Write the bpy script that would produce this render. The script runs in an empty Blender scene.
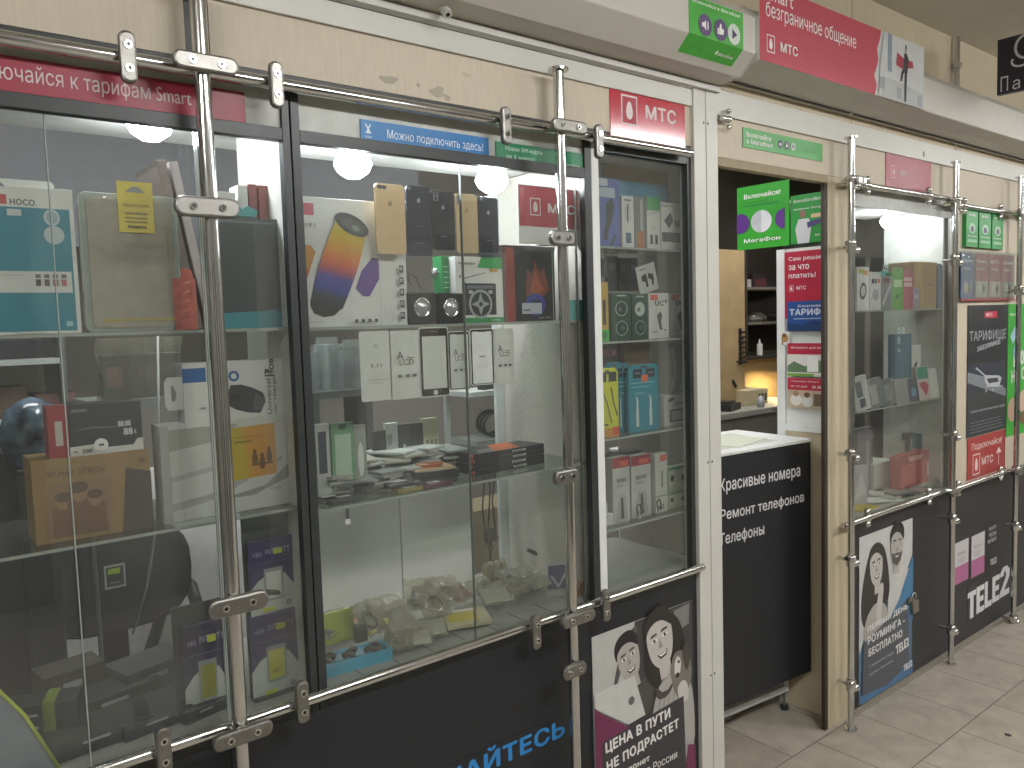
import bpy, math, random
from mathutils import Matrix, Vector
from mathutils.geometry import delaunay_2d_cdt
R = math.radians
random.seed(7)
C = bpy.context.scene.collection
SC = bpy.context.scene

# ---------------------------------------------------------------- camera (facade = plane y 0, floor = z 0)
F = 803.876
CX, CY, CZ = Vector((0.77831747, -0.07139103, 0.62379904)), Vector((-0.62711307, -0.03959047, 0.77792146)), Vector((-0.03084012, -0.99666239, -0.07558421))
CAM = Vector((0.0, -1.5444, 1.55))
cd = bpy.data.cameras.new('camera'); cam = bpy.data.objects.new('camera', cd); C.objects.link(cam)
right = Vector((CX[0], CY[0], CZ[0])); down = Vector((CX[1], CY[1], CZ[1])); fwd = Vector((CX[2], CY[2], CZ[2]))
m = Matrix((right, -down, -fwd)).transposed().to_4x4(); m.translation = CAM
cam.matrix_world = m
cd.sensor_width = 36; cd.lens = F / 1024 * 36; cd.clip_start = .02; cd.clip_end = 60
SC.camera = cam

def ray(px, py):
    v = Vector((px - 512, py - 384, F))
    return Vector((v.dot(CX), v.dot(CY), v.dot(CZ)))
def P(px, py, y=0.0):                 # the point at depth y seen at a pixel of the photograph -> (x, z)
    r = ray(px, py); t = (y - CAM.y) / r.y
    return CAM.x + r.x * t, CAM.z + r.z * t
def PX(px, py, x):                    # the same on a plane x = const -> (y, z)
    r = ray(px, py); t = (x - CAM.x) / r.x
    return CAM.y + r.y * t, CAM.z + r.z * t
def PZ(px, py, z):
    r = ray(px, py); t = (z - CAM.z) / r.z
    return CAM.x + r.x * t, CAM.y + r.y * t

# ---------------------------------------------------------------- world, exposure
w = bpy.data.worlds.new('world'); SC.world = w; w.use_nodes = True
w.node_tree.nodes['Background'].inputs[0].default_value = (.80, .86, .84, 1)
w.node_tree.nodes['Background'].inputs[1].default_value = .25
SC.view_settings.view_transform = 'Standard'; SC.view_settings.look = 'None'
SC.view_settings.exposure = 0.5; SC.view_settings.gamma = 1; SC.view_settings.use_curve_mapping = False
cy = SC.cycles
cy.max_bounces = 8; cy.diffuse_bounces = 3; cy.glossy_bounces = 4; cy.transmission_bounces = 6; cy.transparent_max_bounces = 40
cy.caustics_reflective = False; cy.caustics_refractive = False; cy.sample_clamp_indirect = 4
LAMP_E = 31         # corridor tube fixtures
BULB_E = 95        # bulbs inside the showcases
INNER_E = 30  # fill panels added inside the kiosk

# ---------------------------------------------------------------- materials
def lin(h):
    h = h.lstrip('#'); o = []
    for i in (0, 2, 4):
        c = int(h[i:i+2], 16) / 255
        o.append(c / 12.92 if c <= .04045 else ((c + .055) / 1.055) ** 2.4)
    return (*o, 1)
_m = {}
def mat(hexc, rough=.55, metal=0, var=.05, scale=30, bump=0, alpha=None, coat=0, stretch=None):
    k = (hexc, rough, metal, var, scale, bump, alpha, coat, stretch)
    if k in _m: return _m[k]
    M = bpy.data.materials.new('surface_' + hexc.strip('#')); M.use_nodes = True; nt = M.node_tree
    b = nt.nodes['Principled BSDF']; c = lin(hexc)
    tc = nt.nodes.new('ShaderNodeTexCoord'); mp = nt.nodes.new('ShaderNodeMapping'); n = nt.nodes.new('ShaderNodeTexNoise')
    if stretch: mp.inputs['Scale'].default_value = stretch
    n.inputs['Scale'].default_value = scale; n.inputs['Detail'].default_value = 4
    nt.links.new(tc.outputs['Object'], mp.inputs[0]); nt.links.new(mp.outputs[0], n.inputs['Vector'])
    cr = nt.nodes.new('ShaderNodeValToRGB')
    cr.color_ramp.elements[0].position = .3; cr.color_ramp.elements[1].position = .7
    cr.color_ramp.elements[0].color = [max(0, x * (1 - 2 * var)) for x in c[:3]] + [1]
    cr.color_ramp.elements[1].color = [min(1, x * (1 + var)) for x in c[:3]] + [1]
    nt.links.new(n.outputs['Fac'], cr.inputs[0]); nt.links.new(cr.outputs[0], b.inputs['Base Color'])
    b.inputs['Roughness'].default_value = rough; b.inputs['Metallic'].default_value = metal
    if coat: b.inputs['Coat Weight'].default_value = coat; b.inputs['Coat Roughness'].default_value = .08
    if bump:
        bp = nt.nodes.new('ShaderNodeBump'); bp.inputs['Strength'].default_value = bump; bp.inputs['Distance'].default_value = .002
        nt.links.new(n.outputs['Fac'], bp.inputs['Height']); nt.links.new(bp.outputs[0], b.inputs['Normal'])
    if alpha is not None: b.inputs['Alpha'].default_value = alpha
    _m[k] = M; return M
def emat(name, col, s):
    M = bpy.data.materials.new(name); M.use_nodes = True; nt = M.node_tree; nt.nodes.clear()
    o = nt.nodes.new('ShaderNodeOutputMaterial'); e = nt.nodes.new('ShaderNodeEmission')
    e.inputs[0].default_value = lin(col); e.inputs[1].default_value = s
    nt.links.new(e.outputs[0], o.inputs[0]); return M
def glassmat(name, tint='#EDF3F0', dust=.05, refl=1.0, rough=.0, bump=0, dustc='#B4BDB8'):
    M = bpy.data.materials.new(name); M.use_nodes = True; nt = M.node_tree; nt.nodes.clear(); L = nt.links.new
    o = nt.nodes.new('ShaderNodeOutputMaterial'); t = nt.nodes.new('ShaderNodeBsdfTransparent'); g = nt.nodes.new('ShaderNodeBsdfGlossy')
    d = nt.nodes.new('ShaderNodeBsdfDiffuse'); fr = nt.nodes.new('ShaderNodeFresnel'); m1 = nt.nodes.new('ShaderNodeMixShader'); m2 = nt.nodes.new('ShaderNodeMixShader')
    t.inputs[0].default_value = lin(tint); g.inputs[0].default_value = (refl, refl, refl, 1); g.inputs['Roughness'].default_value = rough
    gm = nt.nodes.new('ShaderNodeNewGeometry'); io = nt.nodes.new('ShaderNodeMapRange'); io.inputs['To Min'].default_value = 1.45; io.inputs['To Max'].default_value = 1/1.45; L(gm.outputs['Backfacing'], io.inputs['Value']); L(io.outputs[0], fr.inputs['IOR']); d.inputs[0].default_value = lin(dustc)
    tc = nt.nodes.new('ShaderNodeTexCoord'); n = nt.nodes.new('ShaderNodeTexNoise'); n.inputs['Scale'].default_value = 3 if not bump else 25
    L(tc.outputs['Object'], n.inputs['Vector'])
    mu = nt.nodes.new('ShaderNodeMath'); mu.operation = 'MULTIPLY'; mu.inputs[1].default_value = dust * 2
    L(n.outputs['Fac'], mu.inputs[0]); L(mu.outputs[0], m2.inputs[0])
    L(fr.outputs[0], m1.inputs[0]); L(t.outputs[0], m1.inputs[1]); L(g.outputs[0], m1.inputs[2])
    L(m1.outputs[0], m2.inputs[1]); L(d.outputs[0], m2.inputs[2]); L(m2.outputs[0], o.inputs[0])
    if bump:
        bp = nt.nodes.new('ShaderNodeBump'); bp.inputs['Strength'].default_value = bump; bp.inputs['Distance'].default_value = .01
        L(n.outputs['Fac'], bp.inputs['Height']); L(bp.outputs[0], g.inputs['Normal']); L(bp.outputs[0], fr.inputs['Normal'])
    return M
GLASS = glassmat('window_glass', '#F7F8F6', .055, dustc='#ACADAA')
SHELFG = glassmat('shelf_glass', '#E4EAE5', .03, dustc='#ADAEAB')
EDGEG = mat('#9BA39C', .25, 0, .05, 20)
PLAST = glassmat('clear_plastic', '#EEF2F0', .10, 1.0, .06, .6, '#D8DDDA')
BAGM = glassmat('bag_plastic', '#E2E2D8', .15, 1.0, .15, .9, '#B4B0A0')
CHROME = mat('#D4D4D2', .13, 1, .04, 14)
ZINC = mat('#94928D', .42, 1, .05, 60)
DARKB = mat('#2A2C2B', .45, 0, .04, 40)
BOLT = mat('#4A4A48', .35, 1)
BEIGE = mat('#C8BDA8', .55, 0, .035, 26, 0, None, 0, (5, 1, .6))
BEIGE2 = mat('#C6B99C', .6, 0, .04, 20, 0, None, 0, (4, 1, .5))
BLACK = mat('#1B1C1F', .42, 0, .08, 80)
BLACKP = mat('#202226', .5, 0, .05, 60)
ALU = mat('#C0BCB2', .42, 0, .025, 8)
ALU2 = mat('#C9C8C0', .38, 0, .02, 8)
FRAME = mat('#393D3C', .38, .2, .06, 30)
WHITE = mat('#DADCD8', .5, 0, .03, 12)
CARD = mat('#E2E3DF', .5, 0, .03, 14)
def flat(h): return mat(h, .5, 0, .03, 25)

# ---------------------------------------------------------------- text outlines (built-in font, Cyrillic too)
_t = {}
def _glyph(ch):
    """outline of one letter: overlapping strokes of the font are filled one by one"""
    if ch in _g: return _g[ch]
    cu = bpy.data.curves.new('t', 'FONT'); cu.body = ch; cu.size = 1
    ob = bpy.data.objects.new('t', cu); C.objects.link(ob); bpy.context.view_layer.objects.active = ob
    for o in bpy.context.selected_objects: o.select_set(False)
    ob.select_set(True); bpy.ops.object.convert(target='CURVE'); loops = []
    for sp in ob.data.splines:
        pts = []; bp = sp.bezier_points; n = len(bp)
        for k in range(n):
            a, b = bp[k], bp[(k + 1) % n]
            st = (a.handle_right - a.co).length < 1e-4 and (b.handle_left - b.co).length < 1e-4
            d1 = (b.co - a.co).normalized(); lin_ = st or ((a.handle_right - a.co).cross(d1).length < 1e-4 and (b.handle_left - b.co).cross(d1).length < 1e-4)
            for t_ in ((0,) if lin_ else (0, .34, .67)):
                q = a.co*(1-t_)**3 + a.handle_right*3*t_*(1-t_)**2 + b.handle_left*3*t_*t_*(1-t_) + b.co*t_**3
                if not pts or (abs(pts[-1][0] - q.x) + abs(pts[-1][1] - q.y)) > 1e-5: pts.append((q.x, q.y))
        if len(pts) > 2: loops.append(pts)
    c_ = ob.data; bpy.data.objects.remove(ob); bpy.data.curves.remove(c_)
    vs, fs = [], []
    if loops:      # non-zero winding fill, so overlapping and self-crossing strokes stay solid
        pts = [Vector(q) for p in loops for q in p]; ed = []; b = 0
        for p in loops: ed += [(b + k, b + (k + 1) % len(p)) for k in range(len(p))]; b += len(p)
        ov, _, of, *_r = delaunay_2d_cdt(pts, ed, [], 0, 1e-6)
        def wind(q):
            n = 0
            for p in loops:
                for k in range(len(p)):
                    (x1, y1), (x2, y2) = p[k], p[(k + 1) % len(p)]
                    if (y1 > q[1]) != (y2 > q[1]) and q[0] < (x2 - x1)*(q[1] - y1)/(y2 - y1) + x1: n += 1 if y2 > y1 else -1
            return n
        vs = [(v.x, v.y, 0) for v in ov]
        for f in of:
            c_ = (sum(ov[k].x for k in f)/len(f), sum(ov[k].y for k in f)/len(f))
            if wind(c_) != 0: fs.append(tuple(f))
    _g[ch] = (vs, fs); return _g[ch]
_g = {}; _adv = {}
def _advance(ch):
    if ch not in _adv:
        def wd(t):
            cu = bpy.data.curves.new('t', 'FONT'); cu.body = t; cu.size = 1; ob = bpy.data.objects.new('t', cu); C.objects.link(ob)
            me = bpy.data.meshes.new_from_object(ob.evaluated_get(bpy.context.evaluated_depsgraph_get())); x = [v.co.x for v in me.vertices]
            bpy.data.objects.remove(ob); bpy.data.curves.remove(cu); bpy.data.meshes.remove(me); return max(x)
        _adv[ch] = wd('H' + ch + 'H') - wd('HH')
    return _adv[ch]
def glyphs(s, bold=0.0):
    k = (s, bold)
    if k in _t: return _t[k]
    vs, fs, x = [], [], 0
    for ch in s:
        if ch != ' ':
            gv, gf = _glyph(ch)
            for ci, (dx, dy) in enumerate([(0, 0)] if bold < .008 else [(-bold, 0), (bold, 0), (0, bold*.8), (0, -bold*.8)]):
                b = len(vs); vs += [(a + x + dx, c + dy, ci*2 + (li % 2)) for a, c, li in gv]; fs += [tuple(b + i for i in f) for f in gf]
        x += _advance(ch) + bold
    xs = [v[0] for v in vs] or [0, 1]; ys = [v[1] for v in vs] or [0, 1]
    _t[k] = (vs, fs, min(xs), max(xs), min(ys), max(ys)); return _t[k]

# ---------------------------------------------------------------- mesh builder; fronts face -Y, x to the right, z up
class MB:
    def __init__(s): s.v = []; s.f = []; s.mi = []; s.sm = []; s.m = []; s.lay = 0
    def mid(s, m):
        if m not in s.m: s.m.append(m)
        return s.m.index(m)
    def add(s, vs, fs, m, smooth=False):
        o = len(s.v); s.v += [tuple(v) for v in vs]; i = s.mid(m)
        for f in fs: s.f.append(tuple(o + k for k in f)); s.mi.append(i); s.sm.append(smooth)
        return s
    def box(s, x0, x1, y0, y1, z0, z1, m, M=None):
        vs = [Vector((x, y, z)) for z in (z0, z1) for y in (y0, y1) for x in (x0, x1)]
        if M: vs = [M @ v for v in vs]
        return s.add(vs, [(0, 2, 3, 1), (4, 5, 7, 6), (0, 1, 5, 4), (2, 6, 7, 3), (0, 4, 6, 2), (1, 3, 7, 5)], m)
    def prism(s, pts, y0, y1, m):      # outline in x,z (counter-clockwise seen from the front)
        n = len(pts); vs = [(x, y0, z) for x, z in pts] + [(x, y1, z) for x, z in pts]
        return s.add(vs, [tuple(range(n)), tuple(range(2 * n - 1, n - 1, -1))] + [(i, i + n, (i + 1) % n + n, (i + 1) % n) for i in range(n)], m)
    def prismx(s, pts, x0, x1, m):     # profile in y,z swept along x
        n = len(pts); vs = [(x0, y, z) for y, z in pts] + [(x1, y, z) for y, z in pts]
        return s.add(vs, [tuple(range(n)), tuple(range(2 * n - 1, n - 1, -1))] + [(i, i + n, (i + 1) % n + n, (i + 1) % n) for i in range(n)], m)
    def prismz(s, pts, z0, z1, m):
        n = len(pts); vs = [(x, y, z0) for x, y in pts] + [(x, y, z1) for x, y in pts]
        return s.add(vs, [tuple(range(n - 1, -1, -1)), tuple(range(n, 2 * n))] + [(i, (i + 1) % n, (i + 1) % n + n, i + n) for i in range(n)], m)
    def cyl(s, a, b, r, m, n=16, r2=None, caps=True):
        a, b = Vector(a), Vector(b); d = (b - a).normalized(); u = d.orthogonal().normalized(); v = d.cross(u); r2 = r if r2 is None else r2
        vs = [a + (u * math.cos(k * 2 * math.pi / n) + v * math.sin(k * 2 * math.pi / n)) * r for k in range(n)] + \
             [b + (u * math.cos(k * 2 * math.pi / n) + v * math.sin(k * 2 * math.pi / n)) * r2 for k in range(n)]
        s.add(vs, [(i, (i + 1) % n, (i + 1) % n + n, i + n) for i in range(n)], m, True)
        if caps: s.add(vs, [tuple(range(n - 1, -1, -1)), tuple(range(n, 2 * n))], m)
        return s
    def tube(s, pts, r, m, n=8):
        pts = [Vector(p) for p in pts]; vs = []; u = None
        for i, p in enumerate(pts):
            d = (pts[min(i + 1, len(pts) - 1)] - pts[max(i - 1, 0)]).normalized()
            u = d.orthogonal().normalized() if u is None else (u - d * u.dot(d)).normalized()
            v = d.cross(u)
            vs += [p + (u * math.cos(k * 2 * math.pi / n) + v * math.sin(k * 2 * math.pi / n)) * r for k in range(n)]
        fs = [(i * n + k, i * n + (k + 1) % n, (i + 1) * n + (k + 1) % n, (i + 1) * n + k) for i in range(len(pts) - 1) for k in range(n)]
        fs += [tuple(range(n - 1, -1, -1)), tuple((len(pts) - 1) * n + k for k in range(n))]
        return s.add(vs, fs, m, True)
    def lathe(s, prof, m, n=24, c=(0, 0, 0), M=None):   # profile (r, h) about z
        vs = [Vector((r * math.cos(k * 2 * math.pi / n), r * math.sin(k * 2 * math.pi / n), h)) for r, h in prof for k in range(n)]
        if M: vs = [M @ v for v in vs]
        vs = [v + Vector(c) for v in vs]
        fs = [(i * n + k, i * n + (k + 1) % n, (i + 1) * n + (k + 1) % n, (i + 1) * n + k) for i in range(len(prof) - 1) for k in range(n)]
        return s.add(vs, fs, m, True)
    # flat prints on a front, each a hair above the last
    def step(s): s.lay += 1; return s.lay * .00012
    def poly(s, pts, m, y=0): e = y - s.step(); return s.add([(x, e, z) for x, z in pts], [tuple(range(len(pts)))], m)
    def rect(s, x0, z0, x1, z1, m, y=0): return s.poly([(x0, z0), (x1, z0), (x1, z1), (x0, z1)], m, y)
    def ell(s, x, z, rx, rz, m, y=0, rot=0, n=22):
        c, q = math.cos(rot), math.sin(rot)
        return s.poly([(x + rx * math.cos(k * 2 * math.pi / n) * c - rz * math.sin(k * 2 * math.pi / n) * q,
                        z + rx * math.cos(k * 2 * math.pi / n) * q + rz * math.sin(k * 2 * math.pi / n) * c) for k in range(n)], m, y)
    def text(s, t, x0, z0, x1, z1, m, bold=0, y=0, rot=0):   # fitted to the rectangle
        vs, fs, a, b, c, d = glyphs(t, bold); e = y - s.step(); kx = (x1 - x0) / max(b - a, 1e-6); kz = (z1 - z0) / max(d - c, 1e-6)
        cc, q = math.cos(rot), math.sin(rot); out = []; s.lay += 4
        for vx, vy, li in vs:
            X, Z = (vx - a) * kx, (vy - c) * kz
            out.append((x0 + X * cc - Z * q, e - li * .00006, z0 + X * q + Z * cc))
        return s.add(out, fs, m)
    def build(s, name, parent=None, loc=None, rz=0, bev=0, rot=None):
        me = bpy.data.meshes.new(name); me.from_pydata(s.v, [], s.f)
        for m in s.m: me.materials.append(m)
        me.polygons.foreach_set('material_index', s.mi); me.polygons.foreach_set('use_smooth', s.sm); me.update()
        o = bpy.data.objects.new(name, me); C.objects.link(o)
        if parent: o.parent = parent
        if loc: o.location = loc
        if rot: o.rotation_euler = rot
        elif rz: o.rotation_euler = (0, 0, rz)
        if bev:
            b = o.modifiers.new('bevel', 'BEVEL'); b.width = bev; b.segments = 2; b.limit_method = 'ANGLE'; b.angle_limit = R(40)
        return o
def tag(o, label, cat, group=None, kind=None):
    o['label'] = label; o['category'] = cat
    if group: o['group'] = group
    if kind: o['kind'] = kind
    return o
def thing(name, label, cat, loc=(0, 0, 0), rz=0, group=None, rot=None):
    o = bpy.data.objects.new(name, None); C.objects.link(o); o.location = loc; o.rotation_euler = rot or (0, 0, rz); o.empty_display_size = .05
    return tag(o, label, cat, group)
def struct(o): o['kind'] = 'structure'; return o
def copy_tree(o, parent=None):
    c = o.copy(); C.objects.link(c)
    if parent: c.parent = parent
    for ch in list(o.children): copy_tree(ch, c)
    return c

# prints given in fractions of the front: r rect, e ellipse, p polygon, t text
def prints(mb, W, H, dec, y=0):
    for d in dec:
        k = d[0]
        if k == 'r': mb.rect(-W/2 + d[1]*W, d[2]*H, -W/2 + d[3]*W, d[4]*H, flat(d[5]), y)
        elif k == 'e': mb.ell(-W/2 + d[1]*W, d[2]*H, d[3]*W, d[4]*H, flat(d[5]), y, d[6] if len(d) > 6 else 0)
        elif k == 'p': mb.poly([(-W/2 + u*W, v*H) for u, v in d[1]], flat(d[2]), y)
        elif k == 't': mb.text(d[5], -W/2 + d[1]*W, d[2]*H, -W/2 + d[3]*W, d[4]*H, flat(d[6]), d[7] if len(d) > 7 else .01, y, d[8] if len(d) > 8 else 0)
EGG = [(0, -1), (.42, -.88), (.66, -.5), (.68, -.1), (.55, .38), (.3, .82), (0, 1), (-.3, .82), (-.55, .38), (-.68, -.1), (-.66, -.5), (-.42, -.88)]
def egg_logo(mb, cx, cz, s, fg, bg, y=0):     # white egg in a rounded outlined square
    mb.rect(cx - s, cz - 1.25*s, cx + s, cz + 1.25*s, fg, y); mb.rect(cx - .86*s, cz - 1.1*s, cx + .86*s, cz + 1.1*s, bg, y)
    mb.poly([(cx + a*.62*s, cz + b*.78*s) for a, b in EGG], fg, y)

def pack(name, label, cat, px, z0, y=.07, depth=.03, col='#DDDDD8', dec=(), group=None, rz=0, hang=None, rough=.45, tilt=0, bev=.0012, fn=None, side=None):
    """A carton whose front shows between pixels x0..x1 with its top at ytop, standing at height z0 (None: taken from the 4th pixel)."""
    x0, x1, yt = px[:3]; yb = px[3] if len(px) > 3 else yt + (x1 - x0)
    xm = (x0 + x1) / 2; ym = (yt + yb) / 2
    X0, X1 = P(x0, ym, y)[0], P(x1, ym, y)[0]; zt = P(xm, yt, y)[1]
    if z0 is None: z0 = P(xm, yb, y)[1]
    W, H = X1 - X0, zt - z0; mb = MB(); m = mat(col, rough, 0, .03, 25)
    if hang:    # a card header with a euro slot standing above the box
        hh = hang * H; H2 = H - hh
        mb.box(-W/2, W/2, 0, depth, 0, H2, m)
        q = [(-W*.5, H2 - .001), (W*.5, H2 - .001), (W*.5, H2 + hh*.55), (W*.38, H), (-W*.38, H), (-W*.5, H2 + hh*.55)]
        mb.prism(q, 0, .0012, m); mb.poly([(-W*.18, H2 + hh*.45), (W*.18, H2 + hh*.45), (W*.06, H2 + hh*.8), (-W*.06, H2 + hh*.8)], flat('#55585A'))
        prints(mb, W, H2, dec)
    else:
        mb.box(-W/2, W/2, 0, depth, 0, H, m); prints(mb, W, H, dec)
    if side: mb.add([(-W/2 - .0003, 0, 0), (-W/2 - .0003, depth, 0), (-W/2 - .0003, depth, H), (-W/2 - .0003, 0, H)], [(0, 3, 2, 1)], flat(side))
    if fn: fn(mb, W, H)
    o = mb.build(name, loc=((X0 + X1) / 2, y, z0), rot=(tilt, 0, rz), bev=bev)
    tag(o, label, cat, group); o['w'] = W; o['h'] = H
    return o

# ================================================================= SETTING
# floor: beige-grey stoneware laid in half bond, 0.305 m
def floor_mat():
    M = bpy.data.materials.new('floor_tiles'); M.use_nodes = True; nt = M.node_tree; L = nt.links.new; b = nt.nodes['Principled BSDF']
    tc = nt.nodes.new('ShaderNodeTexCoord'); mp = nt.nodes.new('ShaderNodeMapping'); br = nt.nodes.new('ShaderNodeTexBrick')
    T = .305
    mp.inputs['Location'].default_value = (-3.045 + T*10 + .1525, .017 + T*10, 0)
    br.offset = .5; br.inputs['Scale'].default_value = 1; br.inputs['Brick Width'].default_value = T; br.inputs['Row Height'].default_value = T
    br.inputs['Mortar Size'].default_value = .0022; br.inputs['Mortar Smooth'].default_value = .3; br.inputs['Bias'].default_value = 0
    br.inputs['Color1'].default_value = lin('#ABA496'); br.inputs['Color2'].default_value = lin('#A39C8E'); br.inputs['Mortar'].default_value = lin('#57524B')
    n = nt.nodes.new('ShaderNodeTexNoise'); n.inputs['Scale'].default_value = 9; n.inputs['Detail'].default_value = 8; n.inputs['Roughness'].default_value = .65
    cr = nt.nodes.new('ShaderNodeValToRGB'); cr.color_ramp.elements[0].position = .32; cr.color_ramp.elements[1].position = .68
    cr.color_ramp.elements[0].color = (.74, .72, .70, 1); cr.color_ramp.elements[1].color = (1.06, 1.05, 1.04, 1)
    mx = nt.nodes.new('ShaderNodeMixRGB'); mx.blend_type = 'MULTIPLY'; mx.inputs[0].default_value = 1
    L(tc.outputs['Object'], mp.inputs[0]); L(mp.outputs[0], br.inputs['Vector']); L(tc.outputs['Object'], n.inputs['Vector']); L(n.outputs['Fac'], cr.inputs[0])
    L(br.outputs['Color'], mx.inputs[1]); L(cr.outputs[0], mx.inputs[2]); L(mx.outputs[0], b.inputs['Base Color'])
    b.inputs['Roughness'].default_value = .42
    bp = nt.nodes.new('ShaderNodeBump'); bp.inputs['Strength'].default_value = .5; bp.inputs['Distance'].default_value = .002; bp.invert = True
    L(br.outputs['Fac'], bp.inputs['Height']); L(bp.outputs[0], b.inputs['Normal'])
    return M
XL, XR, YF, YB = -2.6, 10.5, -3.3, 2.3
CEIL = 2.705
struct(MB().box(XL, XR, YF, YB, -.05, 0, floor_mat()).build('floor'))
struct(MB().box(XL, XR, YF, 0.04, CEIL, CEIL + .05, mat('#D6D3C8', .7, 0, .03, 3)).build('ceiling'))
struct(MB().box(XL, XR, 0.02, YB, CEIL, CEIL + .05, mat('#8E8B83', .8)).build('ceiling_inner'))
struct(MB().box(XL, XR, YF - .05, YF, 0, CEIL, mat('#A19F97', .7, 0, .2, 1.2)).build('wall_opposite'))
struct(MB().box(XL, XR, YB, YB + .05, 0, CEIL, mat('#77756C', .8, 0, .06, 2)).build('wall_back'))
mb = MB()
for k in range(7):
    xx = -2.3 + k*1.85; mb.box(xx, xx + 1.15, YF + .001, YF + .03, .12, 2.2, mat('#2B2C2D', .35, 0, .3, 3)); mb.box(xx + .5, xx + .62, YF + .031, YF + .04, .12, 2.2, mat('#A8A69E', .5))
struct(mb.build('wall_opposite_reflect_panels'))  # unseen dark panels and pale bars added to put streaks in the chrome
struct(MB().box(XL - .05, XL, YF, YB, 0, CEIL, mat('#8A887F', .8)).build('wall_left'))
struct(MB().box(XR, XR + .05, YF, YB, 0, CEIL, mat('#8A887F', .8)).build('wall_right'))
# fascia of the kiosk row up to the ceiling, above the shutter boxes, with its seams
mb = MB()
for a, b in ((XL, .5), (.505, 2.06), (2.065, 2.865), (2.87, 3.735), (3.75, 4.52), (4.525, 5.6), (5.605, 7.4), (7.405, XR)):
    mb.box(a, b, .0, .03, 2.235, CEIL, BEIGE2)
struct(mb.build('wall_front', bev=.001))
# beige boards between shutter lintel and the rail
mb = MB()
for a, b in ((XL, .497), (.542, 1.412), (1.43, 1.943)):
    mb.box(a, b, .0, .02, 2.055, 2.19, BEIGE)
mb.box(2.058, 2.853, .0, .02, 2.038, 2.19, BEIGE)
for a, b in ((2.87, 3.745), (3.765, 4.515), (4.53, 6.2)): mb.box(a, b, .0, .02, 2.03, 2.19, BEIGE)
# worn patches where old tape pulled the face off
for (px, py, rx, rz_, col) in ((389, 80, .022, .010, '#A39B88'), (438, 92, .02, .012, '#A79F8B'), (447, 98, .008, .008, '#A39B88'), (418, 85, .005, .004, '#A39B88'), (466, 75, .012, .005, '#B5AB93')):
    x, z = P(px, py, 0)
    mb.poly([(x + rx*math.cos(a)*(1 + .3*math.sin(3*a + px)), z + rz_*math.sin(a)*(1 + .25*math.cos(2*a + px))) for a in [k*math.pi/8 for k in range(16)]], flat(col))
struct(mb.build('trim_1'))
# dark backing strips behind rail and beside the pole
mb = MB(); mb.box(XL, 1.94, .0205, .03, 2.02, 2.19, DARKB); mb.box(XL, 1.94, .0, .02, 2.035, 2.054, DARKB)
struct(mb.build('trim_2'))
# lintels that the shutters close onto
struct(MB().box(XL, 1.942, -.008, -.0005, 2.168, 2.216, ALU2).build('trim_3', bev=.002))
mb = MB().box(2.058, XR, -.008, -.0005, 2.160, 2.236, ALU2)
for px, py in ((924, 154), (1075, 190)):
    x, z = P(px, py, -.009); mb.ell(x, z, .008, .012, DARKB, -.008)
struct(mb.build('trim_4', bev=.002))

# ---- shutter boxes
def shutter_box(name, label, x0, x1, zb, zt, zl, slot=None):
    t = thing(name, label, 'shutter box', ((x0 + x1)/2, 0, zl))
    h = (x1 - x0)/2; mb = MB()
    prof = [(-.001, .02), (-.020, .022), (-.092, .030), (-.149, zb - zl), (-.149, zt - zl), (-.10, zt - zl + .045), (-.001, zt - zl + .045)]
    mb.prismx(prof, -h, h, ALU)
    mb.build('casing', t, bev=.003)
    for sx in (-h - .003, h + .0003): MB().prismx([(y*1.012 - .0005, z*1.01 - .001) for y, z in prof], sx, sx + .0027, ALU2).build('end_cap', t)
    return t, h
sb, h = shutter_box('shutter_box', 'pale grey roller shutter box over the left display windows', XL + .02, 2.055, 2.300, 2.400, 2.217)
mb = MB(); mb.box(-h, h, -.026, -.0006, .004, .019, ALU2); mb.build('slat_lip', sb)
x, z = P(448, 20, -.065); k = MB().cyl((x - (XL + 2.075)/2, -.05, .024), (x - (XL + 2.075)/2, -.065, .006), .011, ALU2, 14)
k.cyl((x - (XL + 2.075)/2, -.0655, .0055), (x - (XL + 2.075)/2, -.0658, .0051), .005, DARKB, 12); k.build('winding_eye', sb)
sb2, h2 = shutter_box('shutter_box', 'pale grey roller shutter box over the doorway and right windows', 2.066, XR - .02, 2.285, 2.405, 2.240)
cx2 = (2.066 + XR - .02)/2
mb = MB()
for a, b in ((2.09, 2.80), (2.83, 4.9), (4.95, 7.5)): mb.box(a - cx2, b - cx2, -.03, -.0225, .0175, .0215, DARKB)
mb.build('slot', sb2)
# shutter guide rails: the two white posts
for i, (a, b, s_) in enumerate(((1.943, 1.999, 1), (2.001, 2.057, -1))):
    mb = MB().box(-.0275, .0275, -.012, .045, 0, 2.236, ALU2)
    hx = .019*s_
    for py in (123, 463, 678):
        z = P(705, py, -.012)[1]; mb.ell(hx, z, .0035, .0045, DARKB, -.012)
    o = mb.build('shutter_guide', loc=((a + b)/2, 0, 0), bev=.0015)
    tag(o, ('white metal shutter guide post edging the left windows', 'white metal shutter guide post edging the doorway')[i], 'guide post')

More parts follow.
